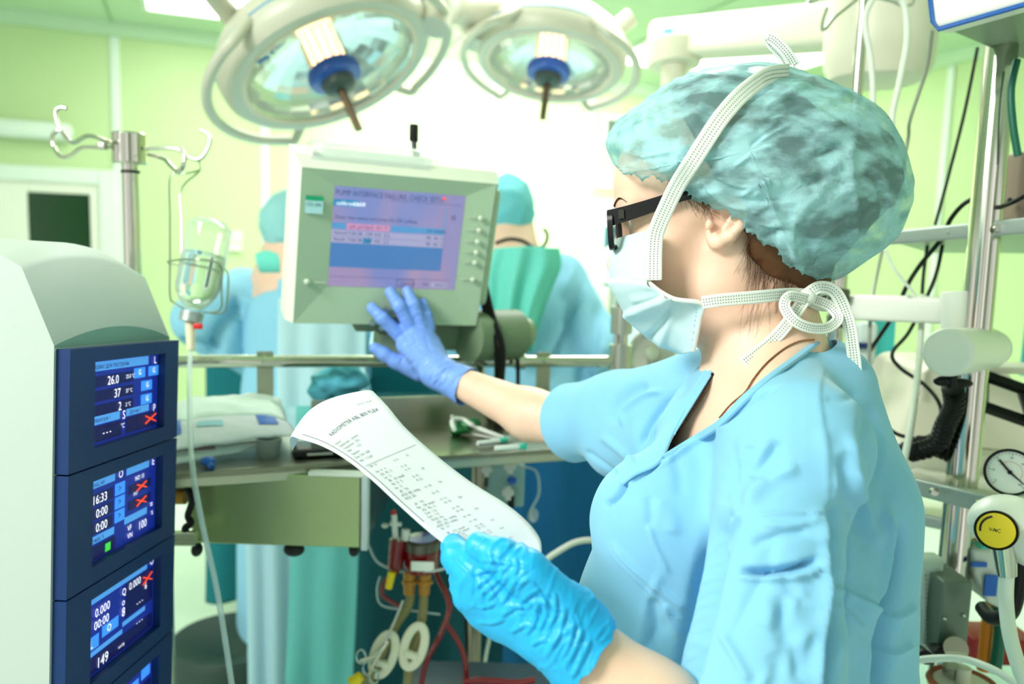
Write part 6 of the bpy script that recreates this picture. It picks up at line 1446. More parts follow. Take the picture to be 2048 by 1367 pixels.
# ---- bouffant cap: near and far shell around the hair, rims at the hairline
CO = smooth_path([(1212, 287), (1219, 312), (1233, 335), (1262, 350), (1290, 356), (1325, 357), (1352, 372), (1372, 388), (1400, 402), (1435, 416), (1468, 430), (1492, 455), (1512, 476), (1550, 496), (1578, 530), (1606, 546), (1640, 560), (1672, 560), (1702, 545), (1745, 516),
       (1780, 488), (1808, 450), (1824, 412), (1830, 362), (1820, 318), (1803, 277), (1770, 222), (1721, 190), (1660, 163), (1602, 141), (1560, 128), (1505, 124), (1424, 133), (1369, 149), (1320, 175), (1280, 206), (1240, 236), (1220, 262)], 6, closed=True)
CC = V(1500, 300)
_i0 = int(np.argmin(np.linalg.norm(CO - V(1225, 322), axis=1))); _i1 = int(np.argmin(np.linalg.norm(CO - V(1660, 560), axis=1)))
LOWW = np.zeros(len(CO))
for _i in range(len(CO)):
    if _i0 <= _i <= _i1: LOWW[_i] = min(1, (_i - _i0) / 7) * min(1, (_i1 - _i) / 12)
LOWW = LOWW * LOWW * (3 - 2 * LOWW)
def cap_shell(side):
    NS_, n = 46, len(CO); G = np.zeros((n, NS_, 3)); hh = .128 if side > 0 else .11
    for i, o in enumerate(CO):
        x, y = o
        low = LOWW[i]
        rim = .076 * low + .004
        for j in range(NS_):
            s = 1 - j / (NS_ - 1); a = s * math.pi / 2
            rr = math.sin(a) ** .92; px = CC + (o - CC) * rr
            lat = rim + (hh - rim) * math.cos(a) ** .85
            X = (px[0] - CX) / FPX * .87
            d0 = .872 + .30 * (.227 - X) if X < .227 else .872 + .12 * (.227 - X) 
            G[i, j] = P(px[0], px[1], d0 - side * lat) if side > 0 else P(px[0], px[1], d0 + lat)
    return G
Gn = cap_shell(1)
def cap_wrinkle(G, near=True):
    n, m = G.shape[:2]; vs = G.reshape(-1, 3)
    idx = np.arange(n * m).reshape(n, m); q = np.stack([idx, np.roll(idx, -1, 0)], 0)
    fs = np.stack([q[0][:, :-1], q[1][:, :-1], q[1][:, 1:], q[0][:, 1:]], -1).reshape(-1, 4)
    nr = vnormals(vs, fs)
    if (nr * (vs - P(1500, 300, .87))).sum() < 0: nr = -nr
    pj = proj(vs); s = np.tile(1 - np.arange(m) / (m - 1), n); th = np.repeat(np.arange(n) / n, m)
    # diagonal gathers, finer near the elastic
    u = (pj[:, 0] - 1500) / 100; w = (pj[:, 1] - 300) / 100
    ripple = .0016 * np.sin(2 * math.pi * ((w * .9 + u * .42) * 2.3 + .5 * vnoise(vs, 14, 1))) * np.clip(.4 + vnoise(vs, 18, 2), 0, 1) * (pj[:, 0] > 1380)
    ripple += .0012 * np.sin(2 * math.pi * ((u * 1.0 - w * .25) * 3.1 + .6 * vnoise(vs, 12, 8))) * np.clip(.5 + vnoise(vs, 16, 9), 0, 1) * (pj[:, 0] <= 1400)
    ruff = .0030 * np.sin(2 * math.pi * th * 92) * np.sin(math.pi * np.clip((s - .89) / .11, 0, 1)) * np.repeat(LOWW, m)
    big = .0045 * vnoise(vs, 17, 4) + .0030 * vnoise(vs, 38, 6)
    rad = .0025 * np.sin(2 * math.pi * (th * 31 + .4 * vnoise(vs, 9, 11))) * np.clip((s - .55) / .4, 0, 1) * np.repeat(LOWW, m)
    return vs + nr * ((ripple + ruff + rad) + big * np.clip(1.2 - s, .15, 1))[:, None], fs, nr
cv, cf, cn = cap_wrinkle(Gn)
CF = [([(1345, 360), (1378, 330), (1392, 270), (1440, 200), (1500, 158)], 9, -.007, 'g'), ([(1330, 345), (1358, 318), (1372, 262), (1412, 200), (1470, 150)], 6, .005, 'g'),
      ([(1420, 330), (1440, 355), (1500, 372), (1560, 340)], 5, .004, 'g'), ([(1460, 400), (1540, 400), (1610, 370), (1700, 330)], 7, -.004, 'g'),
      ([(1590, 520), (1585, 450), (1640, 380), (1690, 300)], 6, .004, 'g'), ([(1700, 520), (1712, 430), (1700, 330), (1712, 260)], 6, .004, 'g'), ([(1760, 480), (1770, 400), (1740, 330)], 7, -.004, 'g'),
      ([(1500, 440), (1570, 450), (1640, 420), (1720, 360)], 6, .0035, 'g'), ([(1480, 250), (1560, 240), (1620, 270), (1680, 280)], 6, .003, 'g'), ([(1560, 190), (1640, 210), (1720, 260)], 6, -.003, 'g'),
      ([(1405, 360), (1440, 400), (1500, 420)], 4, .004, 'g'), ([(1620, 540), (1640, 480), (1720, 430)], 6, .004, 'g'), ([(1795, 300), (1800, 380), (1770, 460)], 6, .003, 'g'),
      ([(1240, 300), (1290, 312), (1350, 300)], 4, .0025, 'g'), ([(1260, 250), (1255, 300), (1262, 340)], 5, -.003, 'g'), ([(1300, 215), (1290, 290), (1300, 345)], 5, .003, 'g')]
for k in range(34):     # short slanting puckers like pressed pleats
    x0, y0 = 1420 + rs.rand() * 360, 160 + rs.rand() * 330; L = 18 + rs.rand() * 26
    CF.append(([(x0, y0), (x0 + L, y0 - L * .62), (x0 + 2 * L, y0 - L * (.9 + .5 * rs.rand()))], 4.5, (.0032 if rs.rand() > .5 else -.0028), 'g'))
cv = crease(cv, cn, CF)
capm = mat('sheer aqua cap fabric', (180, 227, 234), .7, alpha=.86, spec=.2, bump=(420, .45, .0012))
nt = capm.node_tree; bs = nt.nodes['Principled BSDF']
tr = nt.nodes.new('ShaderNodeBsdfTranslucent'); tr.inputs[0].default_value = srgb(140, 220, 224); ad = nt.nodes.new('ShaderNodeMixShader'); ad.inputs[0].default_value = .25
nt.links.new(bs.outputs[0], ad.inputs[1]); nt.links.new(tr.outputs[0], ad.inputs[2]); nt.links.new(ad.outputs[0], nt.nodes['Material Output'].inputs[0])
nn = nt.nodes.new('ShaderNodeTexNoise'); nn.inputs['Scale'].default_value = 22; nn.inputs['Detail'].default_value = 5
mp = nt.nodes.new('ShaderNodeMapping'); mp.inputs['Scale'].default_value = (1, 1, 2.2); mp.inputs['Rotation'].default_value = (0, .6, 0)
tc = nt.nodes.new('ShaderNodeTexCoord'); nt.links.new(tc.outputs['Object'], mp.inputs[0]); nt.links.new(mp.outputs[0], nn.inputs['Vector'])
mr = nt.nodes.new('ShaderNodeMapRange'); mr.inputs[1].default_value = .40; mr.inputs[2].default_value = .60; mr.inputs[3].default_value = .30; mr.inputs[4].default_value = .97
nt.links.new(nn.outputs['Fac'], mr.inputs[0]); nt.links.new(mr.outputs[0], bs.inputs['Alpha'])
Gf = cap_shell(-1); fv, ff, fn_ = cap_wrinkle(Gf)
n1 = len(CO); allv = np.vstack([cv, fv]); allf = np.vstack([cf, ff[:, ::-1] + len(cv)])
capo = mesh_of(allv, allf).build('bouffant_cap', capm, woman, auto=False)
capo['label'] = 'sheer aqua bouffant cap'
print('cap', round(time.time() - _t0, 1))

# ---- ribbons
def ribbon(b, pts, w, nrm, n=8, th=.0004, dots=None):
    """flat tape along a path; nrm = facing direction per point or one for all"""
    c = smooth_path(pts, n); N = len(c); nr = np.array(nrm, float)
    if nr.ndim == 1: nr = np.tile(nr, (N, 1))
    else:
        k = np.linspace(0, len(nr) - 1, N); nr = np.stack([np.interp(k, np.arange(len(nr)), nr[:, i]) for i in range(3)], 1)
    T = np.gradient(c, axis=0); T /= np.linalg.norm(T, axis=1, keepdims=True)
    G = np.zeros((N, 7, 3))
    for i in range(N):
        sd = unit(np.cross(nr[i], T[i])); up = unit(np.cross(T[i], sd))
        for j in range(7):
            t = j / 3 - 1
            G[i, j] = c[i] + sd * t * w / 2 + up * (.0005 if abs(t) > .9 else 0)
        if dots is not None and i % 1 == 0:
            pass
    b.grid(G)
    if dots is not None:
        cl = np.concatenate([[0], np.cumsum(np.linalg.norm(np.diff(c, axis=0), axis=1))]); s = .002
        while s < cl[-1] - .001:
            p = np.array([np.interp(s, cl, c[:, i]) for i in range(3)]); i = int(np.searchsorted(cl, s)) - 1; i = max(0, min(N - 2, i))
            sd = unit(np.cross(nr[i], T[i])); up = unit(np.cross(T[i], sd))
            if up @ nr[i] < 0: up = -up
            for r_ in (-.22, 0, .22):
                q = p + sd * w * r_ + up * .0008; a = .0005
                dots.add([q - T[i] * a - sd * a, q + T[i] * a - sd * a, q + T[i] * a + sd * a, q - T[i] * a + sd * a], [(0, 1, 2, 3)])
            s += .0026
TOCAM = lambda p: unit(CAM - p)
_cp = proj(cv)
def on_cap(x, y, lift=.0025):
    m = (np.abs(_cp[:, 0] - x) < 22) & (np.abs(_cp[:, 1] - y) < 22); return (x, y, _cp[m, 2].min() - lift)
def rib_px(b, pts, w, dots=None):
    q = [P(*t) for t in pts]; ribbon(b, q, w, [TOCAM(t) for t in q], dots=dots); return q
# mask
NEAR = [(1311, 458, .815), (1308, 490, .811), (1304, 520, .806), (1301, 545, .803), (1300, 566, .800), (1345, 596, .792), (1404, 607, .790), (1401, 640, .800), (1388, 702, .818)]
FRONT = [(1243, 480, .925), (1229, 508, .925), (1226, 536, .925), (1229, 562, .922), (1236, 590, .915), (1248, 620, .908), (1266, 648, .900), (1300, 684, .890), (1352, 706, .880)]
NR, NU = 72, 64
nn_ = smooth_path([P(*t) for t in NEAR], 14); ff_ = smooth_path([P(*t) for t in FRONT], 14)
G = np.zeros((len(nn_), 2 * NU - 1, 3))
for i in range(len(nn_)):
    A, Fp = nn_[i], ff_[i]; Lc = Fp - ((Fp - HO) @ HL) * HL * 1.0; 
    lat = (A - HO) @ HL; base = A - lat * HL
    for j in range(2 * NU - 1):
        u = (j - (NU - 1)) / (NU - 1); w = abs(u)
        prof = (1 - w ** 2.1)
        G[i, j] = base + (Lc - base) * prof + HL * lat * (-u if False else (1 if u < 0 else -1)) * w ** .92
mv = G.reshape(-1, 3); n, m = G.shape[:2]; idx = np.arange(n * m).reshape(n, m)
mf = np.stack([idx[:-1, :-1], idx[1:, :-1], idx[1:, 1:], idx[:-1, 1:]], -1).reshape(-1, 4)
mn = vnormals(mv, mf)
if (mn * (mv - H(.03, -.05, 0))).sum() < 0: mn = -mn
mv = mv + mn * (.0006 * vnoise(mv, 60, 3) + .0010 * vnoise(mv, 26, 5))[:, None]
mv = crease(mv, mn, [([(1180, 568), (1215, 562), (1262, 560), (1302, 564), (1320, 566)], 11, .0062, 's'), ([(1220, 640), (1240, 630), (1290, 606), (1322, 594), (1345, 584)], 13, .0070, 's'), ([(1270, 705), (1322, 650), (1352, 600), (1356, 590)], 8, -.0060, 'g'),
     ([(1318, 700), (1334, 655), (1352, 604)], 8, .003, 'g'), ([(1262, 600), (1300, 592), (1320, 588)], 8, .002, 'g'), ([(1240, 500), (1275, 486), (1306, 484)], 3, -.0008, 'g'), ([(1268, 472), (1290, 468), (1308, 470)], 3, .001, 'g')])
masko = mesh_of(mv, mf).build('face_mask', M['mask'], woman, auto=False, mods=[('SOLIDIFY', dict(thickness=.0008))])
edge = MB(); e1 = nn_[::1]
edge.tube(nn_ - HL * .0005, .0022, 6, flat=(1, .5), hint=HL); edge.build('side_binding', M['tie'], masko)
sti = MB()
for i in range(72, len(nn_) - 2, 3):
    p = mv.reshape(n, m, 3)[i, 3] + HL * .001; p2 = mv.reshape(n, m, 3)[i + 1, 3] + HL * .001
    sti.tube([p, p2], .0004, 4)
for i in range(3, 44, 3):
    for jj in (2, 4):
        p = mv.reshape(n, m, 3)[i, jj] + HL * .0012; sti.ell(p, (.0005,) * 3, n=5, m=3)
sti.build('stitching', mat('grey stitches', (150, 176, 184), .8), masko)
ties = MB(); dots = MB()
rib_px(ties, [(1307, 560, .797), (1308, 500, .806), (1313, 462, .804), (1335, 410, .790), (1356, 368, .776)] + [on_cap(*q) for q in ((1384, 324), (1412, 280), (1443, 234), (1478, 194), (1512, 166))] + [(1540, 150, on_cap(1530, 158)[2] + .012), (1578, 145, on_cap(1530, 158)[2] + .032)], .0165, dots)
rib_px(ties, [(1404, 605, .787), (1440, 600, .783), (1520, 593, .785), (1580, 588, .800), (1620, 590, .815)], .0125, dots)
rib_px(ties, [(1614, 598, .798), (1580, 592, .790), (1569, 612, .785), (1588, 640, .780), (1620, 655, .782), (1655, 655, .790), (1676, 636, .80), (1660, 612, .808), (1620, 596, .806)], .0105, dots)
rib_px(ties, [(1608, 600, .800), (1580, 640, .792), (1545, 680, .790), (1487, 727, .790)], .0125, dots)
rib_px(ties, [(1612, 590, .806), (1640, 574, .80), (1672, 586, .80), (1696, 640, .80), (1706, 700, .802), (1712, 755, .806)], .0125, dots)
rib_px(ties, [(1616, 600, .81), (1645, 612, .82), (1668, 606, .83), (1676, 588, .835), (1650, 580, .83), (1620, 590, .822)], .0105)
rib_px(ties, [(1618, 592, .815), (1618, 560, .84), (1622, 540, .86)], .014)
rib_px(ties, [(1575, 148, .865), (1600, 150, .87), (1630, 162, .875), (1662, 176, .88)], .008)
rib_px(ties, [(1580, 140, .858), (1566, 112, .855), (1545, 90, .852), (1536, 76, .85), (1548, 80, .848), (1572, 104, .848), (1590, 132, .852)], .011, dots)
ties.ell(P(1614, 594, .805), (.0085, .007, .008)); ties.ell(P(1581, 142, .856), (.006, .006, .006))
tieo = ties.build('tie_strap', M['tie'], masko, mods=[('SOLIDIFY', dict(thickness=.0007, offset=0))])
dots.build('perforation', mat('grey perforation', (112, 122, 122), .9), masko, smooth=False)

# ---- glasses
gl = bpy.data.objects.new('glasses', None); COL.objects.link(gl); gl.parent = woman; LOC[gl] = LOC[woman]; gl['label'] = 'black thick framed glasses'
hinge = P(1223, 431, .850); lat0 = (hinge - HO) @ HL
_gy = math.radians(8); GF_ = HF * math.cos(_gy) - HL * math.sin(_gy) * 1.0; GL_ = np.cross(HU, GF_)
def GH(f, u, l): return hinge + GF_ * f + HU * u + GL_ * (l - lat0)
fr = MB(); lens = MB()
def rrect(cx, cy, w, h, r, n=6):
    out = []
    for k, (sx, sy) in enumerate(((1, 1), (-1, 1), (-1, -1), (1, -1))):
        for i in range(n):
            a = (k + i / (n - 1)) * math.pi / 2; out.append((cx + sx * (w / 2 - r) + r * math.cos(a), cy + sy * (h / 2 - r) + r * math.sin(a)))
    return out
for s in (1, -1):
    o = rrect(.0355 * s, -.014, .058, .044, .014); i = rrect(.0355 * s, -.014, .047, .033, .010)
    wrap = lambda l: -.010 * (l / .065) ** 2 + .010
    A = np.array([[GH(wrap(a) + .003, b, a) for a, b in o], [GH(wrap(a) + .003, b, a) for a, b in i], [GH(wrap(a) - .003, b, a) for a, b in i], [GH(wrap(a) - .003, b, a) for a, b in o]])
    nn2 = A.shape[1]; fs2 = []
    for k in range(4):
        for q in range(nn2): fs2.append((k * nn2 + q, k * nn2 + (q + 1) % nn2, ((k + 1) % 4) * nn2 + (q + 1) % nn2, ((k + 1) % 4) * nn2 + q))
    fr.add(A.reshape(-1, 3), fs2)
    lens = MB(); lens.add([GH(wrap(a), b, a) for a, b in i], [tuple(range(nn2))])
    lens.build('lens', mat('glass with reflection tint', (150, 160, 120), .03, alpha=.55, spec=1.0, coat=.6), gl, smooth=False)  # green-yellow reflection tinted into the lens colour
fr.tube([GH(.009, .0, -.010), GH(.012, .002, 0), GH(.009, .0, .010)], .0028, 8)
fr.build('frame', M['black'], gl, auto=True)
for s in (1, -1):
    tp = MB(); L = lat0 * s
    a0 = GH(.004, .0, L); 
    if s > 0: path = [P(1219, 436, .850), P(1262, 424, .838), P(1315, 407, .820), P(1372, 388, .801), P(1430, 385, .792)]
    else: path = [p - 2 * ((p - HO) @ HL) * HL for p in [P(1219, 436, .850), P(1262, 424, .838), P(1315, 407, .820), P(1372, 388, .801), P(1430, 385, .792)]]
    c = smooth_path(path, 4); wv = np.interp(np.arange(len(c)), [0, 8, len(c) - 1], [.0085, .0068, .0050])
    G2 = []
    for k, p in enumerate(c):
        T = unit(c[min(k + 1, len(c) - 1)] - c[max(k - 1, 0)]); up = unit(HU - (HU @ T) * T)
        G2.append([p + up * wv[k] + HL * .0018, p - up * wv[k] + HL * .0018, p - up * wv[k] - HL * .0018, p + up * wv[k] - HL * .0018, p + up * wv[k] + HL * .0018])
    tp.grid(np.array(G2)); tp.poly(G2[0][:4]); 
    tp.build('temple_arm', M['black'], gl)
hg = MB(); hg.box(P(1243, 428, .8405), (.006, .009, .003), [HF, HU, HL]); hg.build('hinge', mat('dark hinge metal', (70, 72, 64), .25, .8), gl)

# ---- gloves
def make_glove(name, fn, hand, cutp, cutn, m, lo, hi, vox, folds, amp, label):
    gv, gf = surf_net(fn, lo, hi, vox); nr = vnormals(gv, gf)
    if (nr * (gv - gv.mean(0))).sum() < 0: nr = -nr
    gv = gv + nr * amp(gv)[:, None]; gv = crease(gv, nr, folds)
    val = (gv - cutp) @ unit(cutn) + .0022 * vnoise(gv, 120, 2)
    gv, gf = clip(gv, gf, val)
    o = mesh_of(gv, gf).build(name, m, woman, auto=False, mods=[('SOLIDIFY', dict(thickness=.0006, offset=0))])
    o['label'] = label; return o
_A2 = unit(on_mon(832, 676, .046) - FH[3]); _B2 = unit(RT * .55 + UP * .8); _B2 = unit(_B2 - (_B2 @ _A2) * _A2)
def faramp(v):
    q = np.stack([v @ _A2, v @ _B2, v @ FW], 1); w = q * V(150, 26, 40) + .5 * np.stack([vnoise(v, 40, 1), vnoise(v, 40, 2), vnoise(v, 40, 3)], 1)
    return .0016 * (1 - np.abs(vnoise(w, 1.0, 5))) ** 6 * np.clip(.6 + .8 * vnoise(v, 25, 9), .1, 1) + .0005 * vnoise(v, 90, 4)
def farglove(p):
    d = hand_d(p, FH, grow=.0014)
    return smin(d, cap_d(p, FH[3], P(960, 786, 1.335), .0250, .036), .012)
cf_ = P(931, 781, 1.345); ax_ = unit(P(872, 742, 1.375) - P(1000, 800, 1.31))
ffolds = []
for k in range(26):
    t = k / 25; x0 = 806 + 98 * t; y0 = 690 + 62 * t + rs.randn() * 3; L = 26 + rs.rand() * 26
    sgn = 1 if k % 2 else -1
    ffolds.append(([(x0 - L * .5, y0 + L * .62), (x0 + rs.randn() * 3, y0 + rs.randn() * 3), (x0 + L * .55, y0 - L * .40)], 2.4, .0012 * sgn, 'g'))
for (x, y) in ((766, 640), (758, 630), (750, 622), (798, 615), (790, 600), (785, 592), (826, 612), (821, 598), (817, 590), (852, 628), (849, 616), (806, 632), (834, 632)):
    ffolds.append(([(x - 9, y + 5), (x, y + 1), (x + 9, y - 4)], 2.0, -.0008, 'g'))
ffolds += [([(800, 716), (816, 700), (822, 676)], 4, -.002, 'g'), ([(826, 668), (834, 690), (846, 704)], 3, -.0012, 'g'), ([(810, 668), (820, 690)], 3, -.0012, 'g'), ([(850, 668), (856, 690), (862, 705)], 3, -.0012, 'g')]
make_glove('glove', farglove, FH, cf_, ax_, M['glove2'], (-.34, 1.16, 1.1), (-.02, 1.56, 1.46), .0017, ffolds, faramp, 'periwinkle blue glove on the hand at the monitor')
def nearglove(p):
    d = hand_d(p, NH, grow=.0016, k=.009)
    d = smin(d, cap_d(p, NH[3], P(1220, 1370, .632), .0295, .040), .015)
    return d
nfolds = []
lines = [[(960, 1120), (1000, 1124), (1040, 1132), (1060, 1140)], [(930, 1110), (960, 1132), (990, 1136)], [(905, 1110), (935, 1140), (950, 1150)], [(945, 1150), (975, 1140), (1010, 1140)],
    [(960, 1190), (990, 1165), (1005, 1150)], [(975, 1200), (1000, 1170), (1014, 1152)], [(1000, 1210), (1020, 1180), (1030, 1158)], [(950, 1175), (975, 1155)], [(1030, 1180), (1050, 1160), (1076, 1172)],
    [(1040, 1205), (1062, 1185), (1082, 1176)], [(1000, 1232), (1030, 1215), (1052, 1216)], [(1012, 1212), (1050, 1212), (1072, 1224)], [(1050, 1270), (1070, 1240), (1074, 1200)], [(1076, 1262), (1090, 1230), (1090, 1190)],
    [(1092, 1262), (1110, 1225), (1108, 1180)], [(1100, 1300), (1120, 1260), (1130, 1210)], [(1120, 1320), (1140, 1280), (1148, 1230)], [(1132, 1332), (1152, 1290), (1166, 1250)], [(1076, 1180), (1096, 1210), (1126, 1222)],
    [(1060, 1290), (1085, 1280), (1110, 1290)], [(955, 1240), (980, 1246), (1010, 1236)], [(940, 1205), (965, 1215), (990, 1205)], [(1146, 1352), (1166, 1310), (1182, 1270)], [(1020, 1264), (1050, 1250), (1070, 1256)], [(980, 1105), (985, 1125)], [(1030, 1112), (1034, 1130), (1028, 1150)]]
for k, l in enumerate(lines):
    nfolds.append((l, 3.6, .0017, 'g')); nfolds.append(([(a + 7, b + 4) for a, b in l], 3.6, -.0011, 'g'))
for k in range(14):
    t = rs.rand(); x0 = 935 + t * 225; y0 = 1140 + t * 110 + rs.randn() * 28; a = math.radians(-62 + rs.randn() * 28); L = 14 + rs.rand() * 24
    nfolds.append(([(x0 - L * math.cos(a), y0 - L * math.sin(a)), (x0 + rs.randn() * 4, y0 + rs.randn() * 4), (x0 + L * math.cos(a), y0 + L * math.sin(a))], 2.6 + rs.rand(), .0013 * (1 if rs.rand() > .4 else -1), 'g'))
_A = unit(P(955, 1150, .654) - NH[3]); _B = unit(RT * .5 + UP * .85); _B = unit(_B - (_B @ _A) * _A)
def nearamp(v):
    q = np.stack([v @ _A, v @ _B, v @ FW], 1); w = q * V(105, 17, 30) + .55 * np.stack([vnoise(v, 40, 1), vnoise(v, 40, 2), vnoise(v, 40, 3)], 1)
    r = (1 - np.abs(vnoise(w, 1.0, 5))) ** 8; r2 = (1 - np.abs(vnoise(w + 7, 1.9, 6))) ** 7
    k_ = np.clip(.55 + .9 * vnoise(v, 28, 9), .1, 1)
    return (.0017 * r + .0009 * r2) * k_ + .0009 * vnoise(v, 60, 4) - .0006
cfn = P(1172, 1316, .636)
make_glove('glove', nearglove, NH, cfn, unit(P(1132, 1262, .64) - P(1220, 1340, .636)), M['glove'], (-.12, .5, 1.02), (.17, .82, 1.34), .0014, nfolds, nearamp, 'bright cyan blue glove holding the printout')
print('gloves', round(time.time() - _t0, 1))

# ---- gown
def gown_fn(p):
    q = toq(p); d = torso_q(q)
    d = smin(d, cap_d(q, K(1645, 790, .84), K(1705, 1020, .84), .040, .048), .04)               # loose back
    d = smin(d, cap_d(q, K(1700, 1020, .82), K(1685, 1500, .80), .056, .068), .05)
    d = smin(d, cap_d(q, K(1728, 1060, .88), K(1722, 1500, .88), .050, .060), .025)
    d = smin(d, cap_d(q, K(1290, 1230, .84), K(1300, 1500, .84), .072, .085), .05)              # loose front
    # near sleeve
    d = smin(d, cap_d(q, K(1575, 905, .70), K(1550, 1100, .665), .052, .052), .04)
    d = smin(d, cap_d(q, K(1548, 1080, .655), K(1512, 1520, .620), .050, .068), .012)
    # far sleeve
    d = smin(d, cap_d(p, P(1395, 795, 1.00), P(1240, 830, 1.15), .056, .058), .03)
    d = smin(d, cap_d(p, P(1240, 830, 1.15), P(1110, 850, 1.25), .058, .060), .03)
    d = smin(d, cap_d(p, P(1330, 880, 1.02), P(1235, 895, 1.12), .050, .042), .03)
    # skirt of the gown below the picture
    d = smin(d, cap_d(q, K(1500, 1500, .86), K(1520, 2000, .86), .15, .18), .05)
    return d
gv, gf = surf_net(gown_fn, (-.1, .40, .62), (.72, 1.42, 1.42), .0024)
gn = vnormals(gv, gf)
if (gn * (gv - gv.mean(0))).sum() < 0: gn = -gn
gv = gv + gn * (.0022 * vnoise(gv, 13, 3) + .0010 * vnoise(gv, 32, 5))[:, None]
GF = [
    ([(1650, 735), (1640, 790), (1652, 880), (1656, 960), (1658, 1022)], 7, .0020, 's'),               # armhole seam
    ([(1478, 1142), (1530, 1142), (1590, 1136), (1640, 1118)], 7, -.010, 'g'), ([(1470, 1152), (1530, 1156), (1600, 1150), (1650, 1130)], 6, .004, 'g'),
    ([(1455, 1010), (1440, 1060), (1420, 1130), (1400, 1220), (1380, 1300), (1360, 1390)], 20, -.020, 'g'),      # valley between sleeve and chest
    ([(1500, 1030), (1560, 1026), (1656, 1024)], 3, .0018, 'g'),
    ([(1668, 1000), (1672, 1100), (1668, 1220), (1655, 1400)], 13, -.030, 'g'), ([(1646, 1010), (1652, 1100), (1648, 1220), (1636, 1400)], 11, .005, 'g'),
    ([(1500, 960), (1530, 920), (1560, 880)], 12, -.004, 'g'), ([(1490, 1010), (1540, 960), (1600, 930)], 14, .003, 'g'),
    ([(1222, 1080), (1270, 1130), (1330, 1178), (1390, 1225)], 5, .0045, 's'), ([(1215, 1092), (1262, 1144), (1322, 1200), (1385, 1262)], 2.5, .0016, 'g'),
    ([(1295, 1040), (1310, 1090), (1340, 1150)], 6, .0015, 'g'), ([(1380, 1290), (1340, 1240), (1330, 1200)], 10, .003, 'g'), ([(1300, 1300), (1310, 1240), (1300, 1190)], 10, -.003, 'g'),
    ([(1330, 914), (1390, 872), (1440, 845), (1500, 800), (1560, 770)], 5, -.005, 'g'), ([(1300, 940), (1350, 912), (1400, 880), (1450, 850)], 5, .004, 'g'), ([(1262, 962), (1300, 940), (1340, 918)], 3, -.004, 'g'),
    ([(1660, 1160), (1710, 1190), (1752, 1210), (1782, 1230)], 6, .0055, 's'), ([(1665, 1200), (1700, 1230), (1735, 1262)], 5, .002, 'g'),
    ([(1800, 1050), (1792, 1130), (1780, 1200), (1768, 1300), (1758, 1400)], 12, -.018, 'g'), ([(1770, 1010), (1780, 1080), (1775, 1150), (1765, 1210)], 9, .006, 'g'),
    ([(1770, 1236), (1800, 1228), (1832, 1208)], 5, .0045, 's'), ([(1762, 1308), (1795, 1300), (1828, 1284)], 5, .0045, 's'),
    ([(1745, 800), (1735, 880), (1760, 960), (1780, 1010)], 16, -.004, 'g'), ([(1700, 860), (1712, 950), (1740, 1040), (1770, 1100)], 14, .004, 'g'), ([(1680, 900), (1700, 1000), (1730, 1080)], 16, -.004, 'g'),
    ([(1650, 796), (1684, 800), (1716, 786)], 8, -.0012, 'g'),
    ([(1225, 850), (1232, 812), (1262, 782), (1300, 770)], 9, -.005, 'g'), ([(1245, 855), (1250, 820), (1290, 790), (1330, 780)], 6, .004, 'g'), ([(1170, 900), (1210, 930), (1240, 950)], 5, -.003, 'g'), ([(1280, 900), (1300, 850), (1340, 800), (1380, 760)], 8, -.006, 'g'),
    ([(1300, 880), (1330, 820), (1370, 770)], 7, .003, 'g'), ([(1200, 870), (1240, 900), (1270, 930)], 8, .003, 'g'),
    ([(1500, 1090), (1560, 1070), (1620, 1062)], 9, -.003, 'g'), ([(1520, 1046), (1580, 1050), (1640, 1040)], 6, .002, 'g'), ([(1440, 1260), (1470, 1310), (1500, 1367)], 10, .003, 'g'), ([(1560, 1210), (1590, 1290), (1600, 1367)], 14, -.003, 'g'),
    ([(1440, 1110), (1452, 1070), (1480, 1030)], 9, .006, 'g'), ([(1210, 1010), (1236, 990), (1252, 960)], 5, -.006, 'g'),
]
GF = [(l, w, max(a * 1.5, -.024), k) for l, w, a, k in GF]
for k in range(40):
    x0, y0 = 1230 + rs.rand() * 560, 800 + rs.rand() * 560; a_ = math.radians(-50 - rs.rand() * 60 if x0 < 1500 else 60 + rs.rand() * 60); L = 30 + rs.rand() * 60
    GF.append(([(x0, y0), (x0 + L * math.cos(a_) + rs.randn() * 6, y0 + L * math.sin(a_) + rs.randn() * 6), (x0 + 2 * L * math.cos(a_) + rs.randn() * 14, y0 + 2 * L * math.sin(a_))], 9 + rs.rand() * 8, (.0022 if rs.rand() > .5 else -.0022), 'g'))
gv = crease(gv, gn, GF)
OPEN = np.array([(1668, 640), (1640, 672), (1600, 706), (1548, 744), (1492, 790), (1440, 842), (1390, 874), (1322, 920), (1345, 872), (1386, 806), (1424, 744), (1402, 690), (1396, 560), (1668, 560)], float)
def in_poly(pt, poly):
    ins = np.zeros(len(pt), bool); n = len(poly)
    for i in range(n):
        a, b = poly[i], poly[(i + 1) % n]; c = ((a[1] > pt[:, 1]) != (b[1] > pt[:, 1])) & (pt[:, 0] < (b[0] - a[0]) * (pt[:, 1] - a[1]) / (b[1] - a[1] + 1e-9) + a[0]); ins ^= c
    return ins
pj = proj(gv); dd, _, _ = seg_dist(pj[:, :2], np.vstack([OPEN, OPEN[:1]]))
sdp = np.where(in_poly(pj[:, :2], OPEN), -dd, dd) / 1600
deep = (pj[:, 2] - .985)
v1 = np.maximum(sdp, deep)
top = torso_q(toq(gv))                                                        # around the neck, also on the far side
nkax = cap_d(toq(gv), K(1540, 600, .855), K(1545, 742, .855), .058, .070)
v1 = np.minimum(v1, nkax)
shem = ((gv - P(1158, 845, 1.225)) @ unit(P(1300, 815, 1.09) - P(1150, 845, 1.235)))         # far sleeve hem
isl = cap_d(gv, P(1240, 830, 1.15), P(1080, 850, 1.28), .085) < 0
v2 = np.where(isl, shem, .05)
v3 = gv[:, 2] - .66
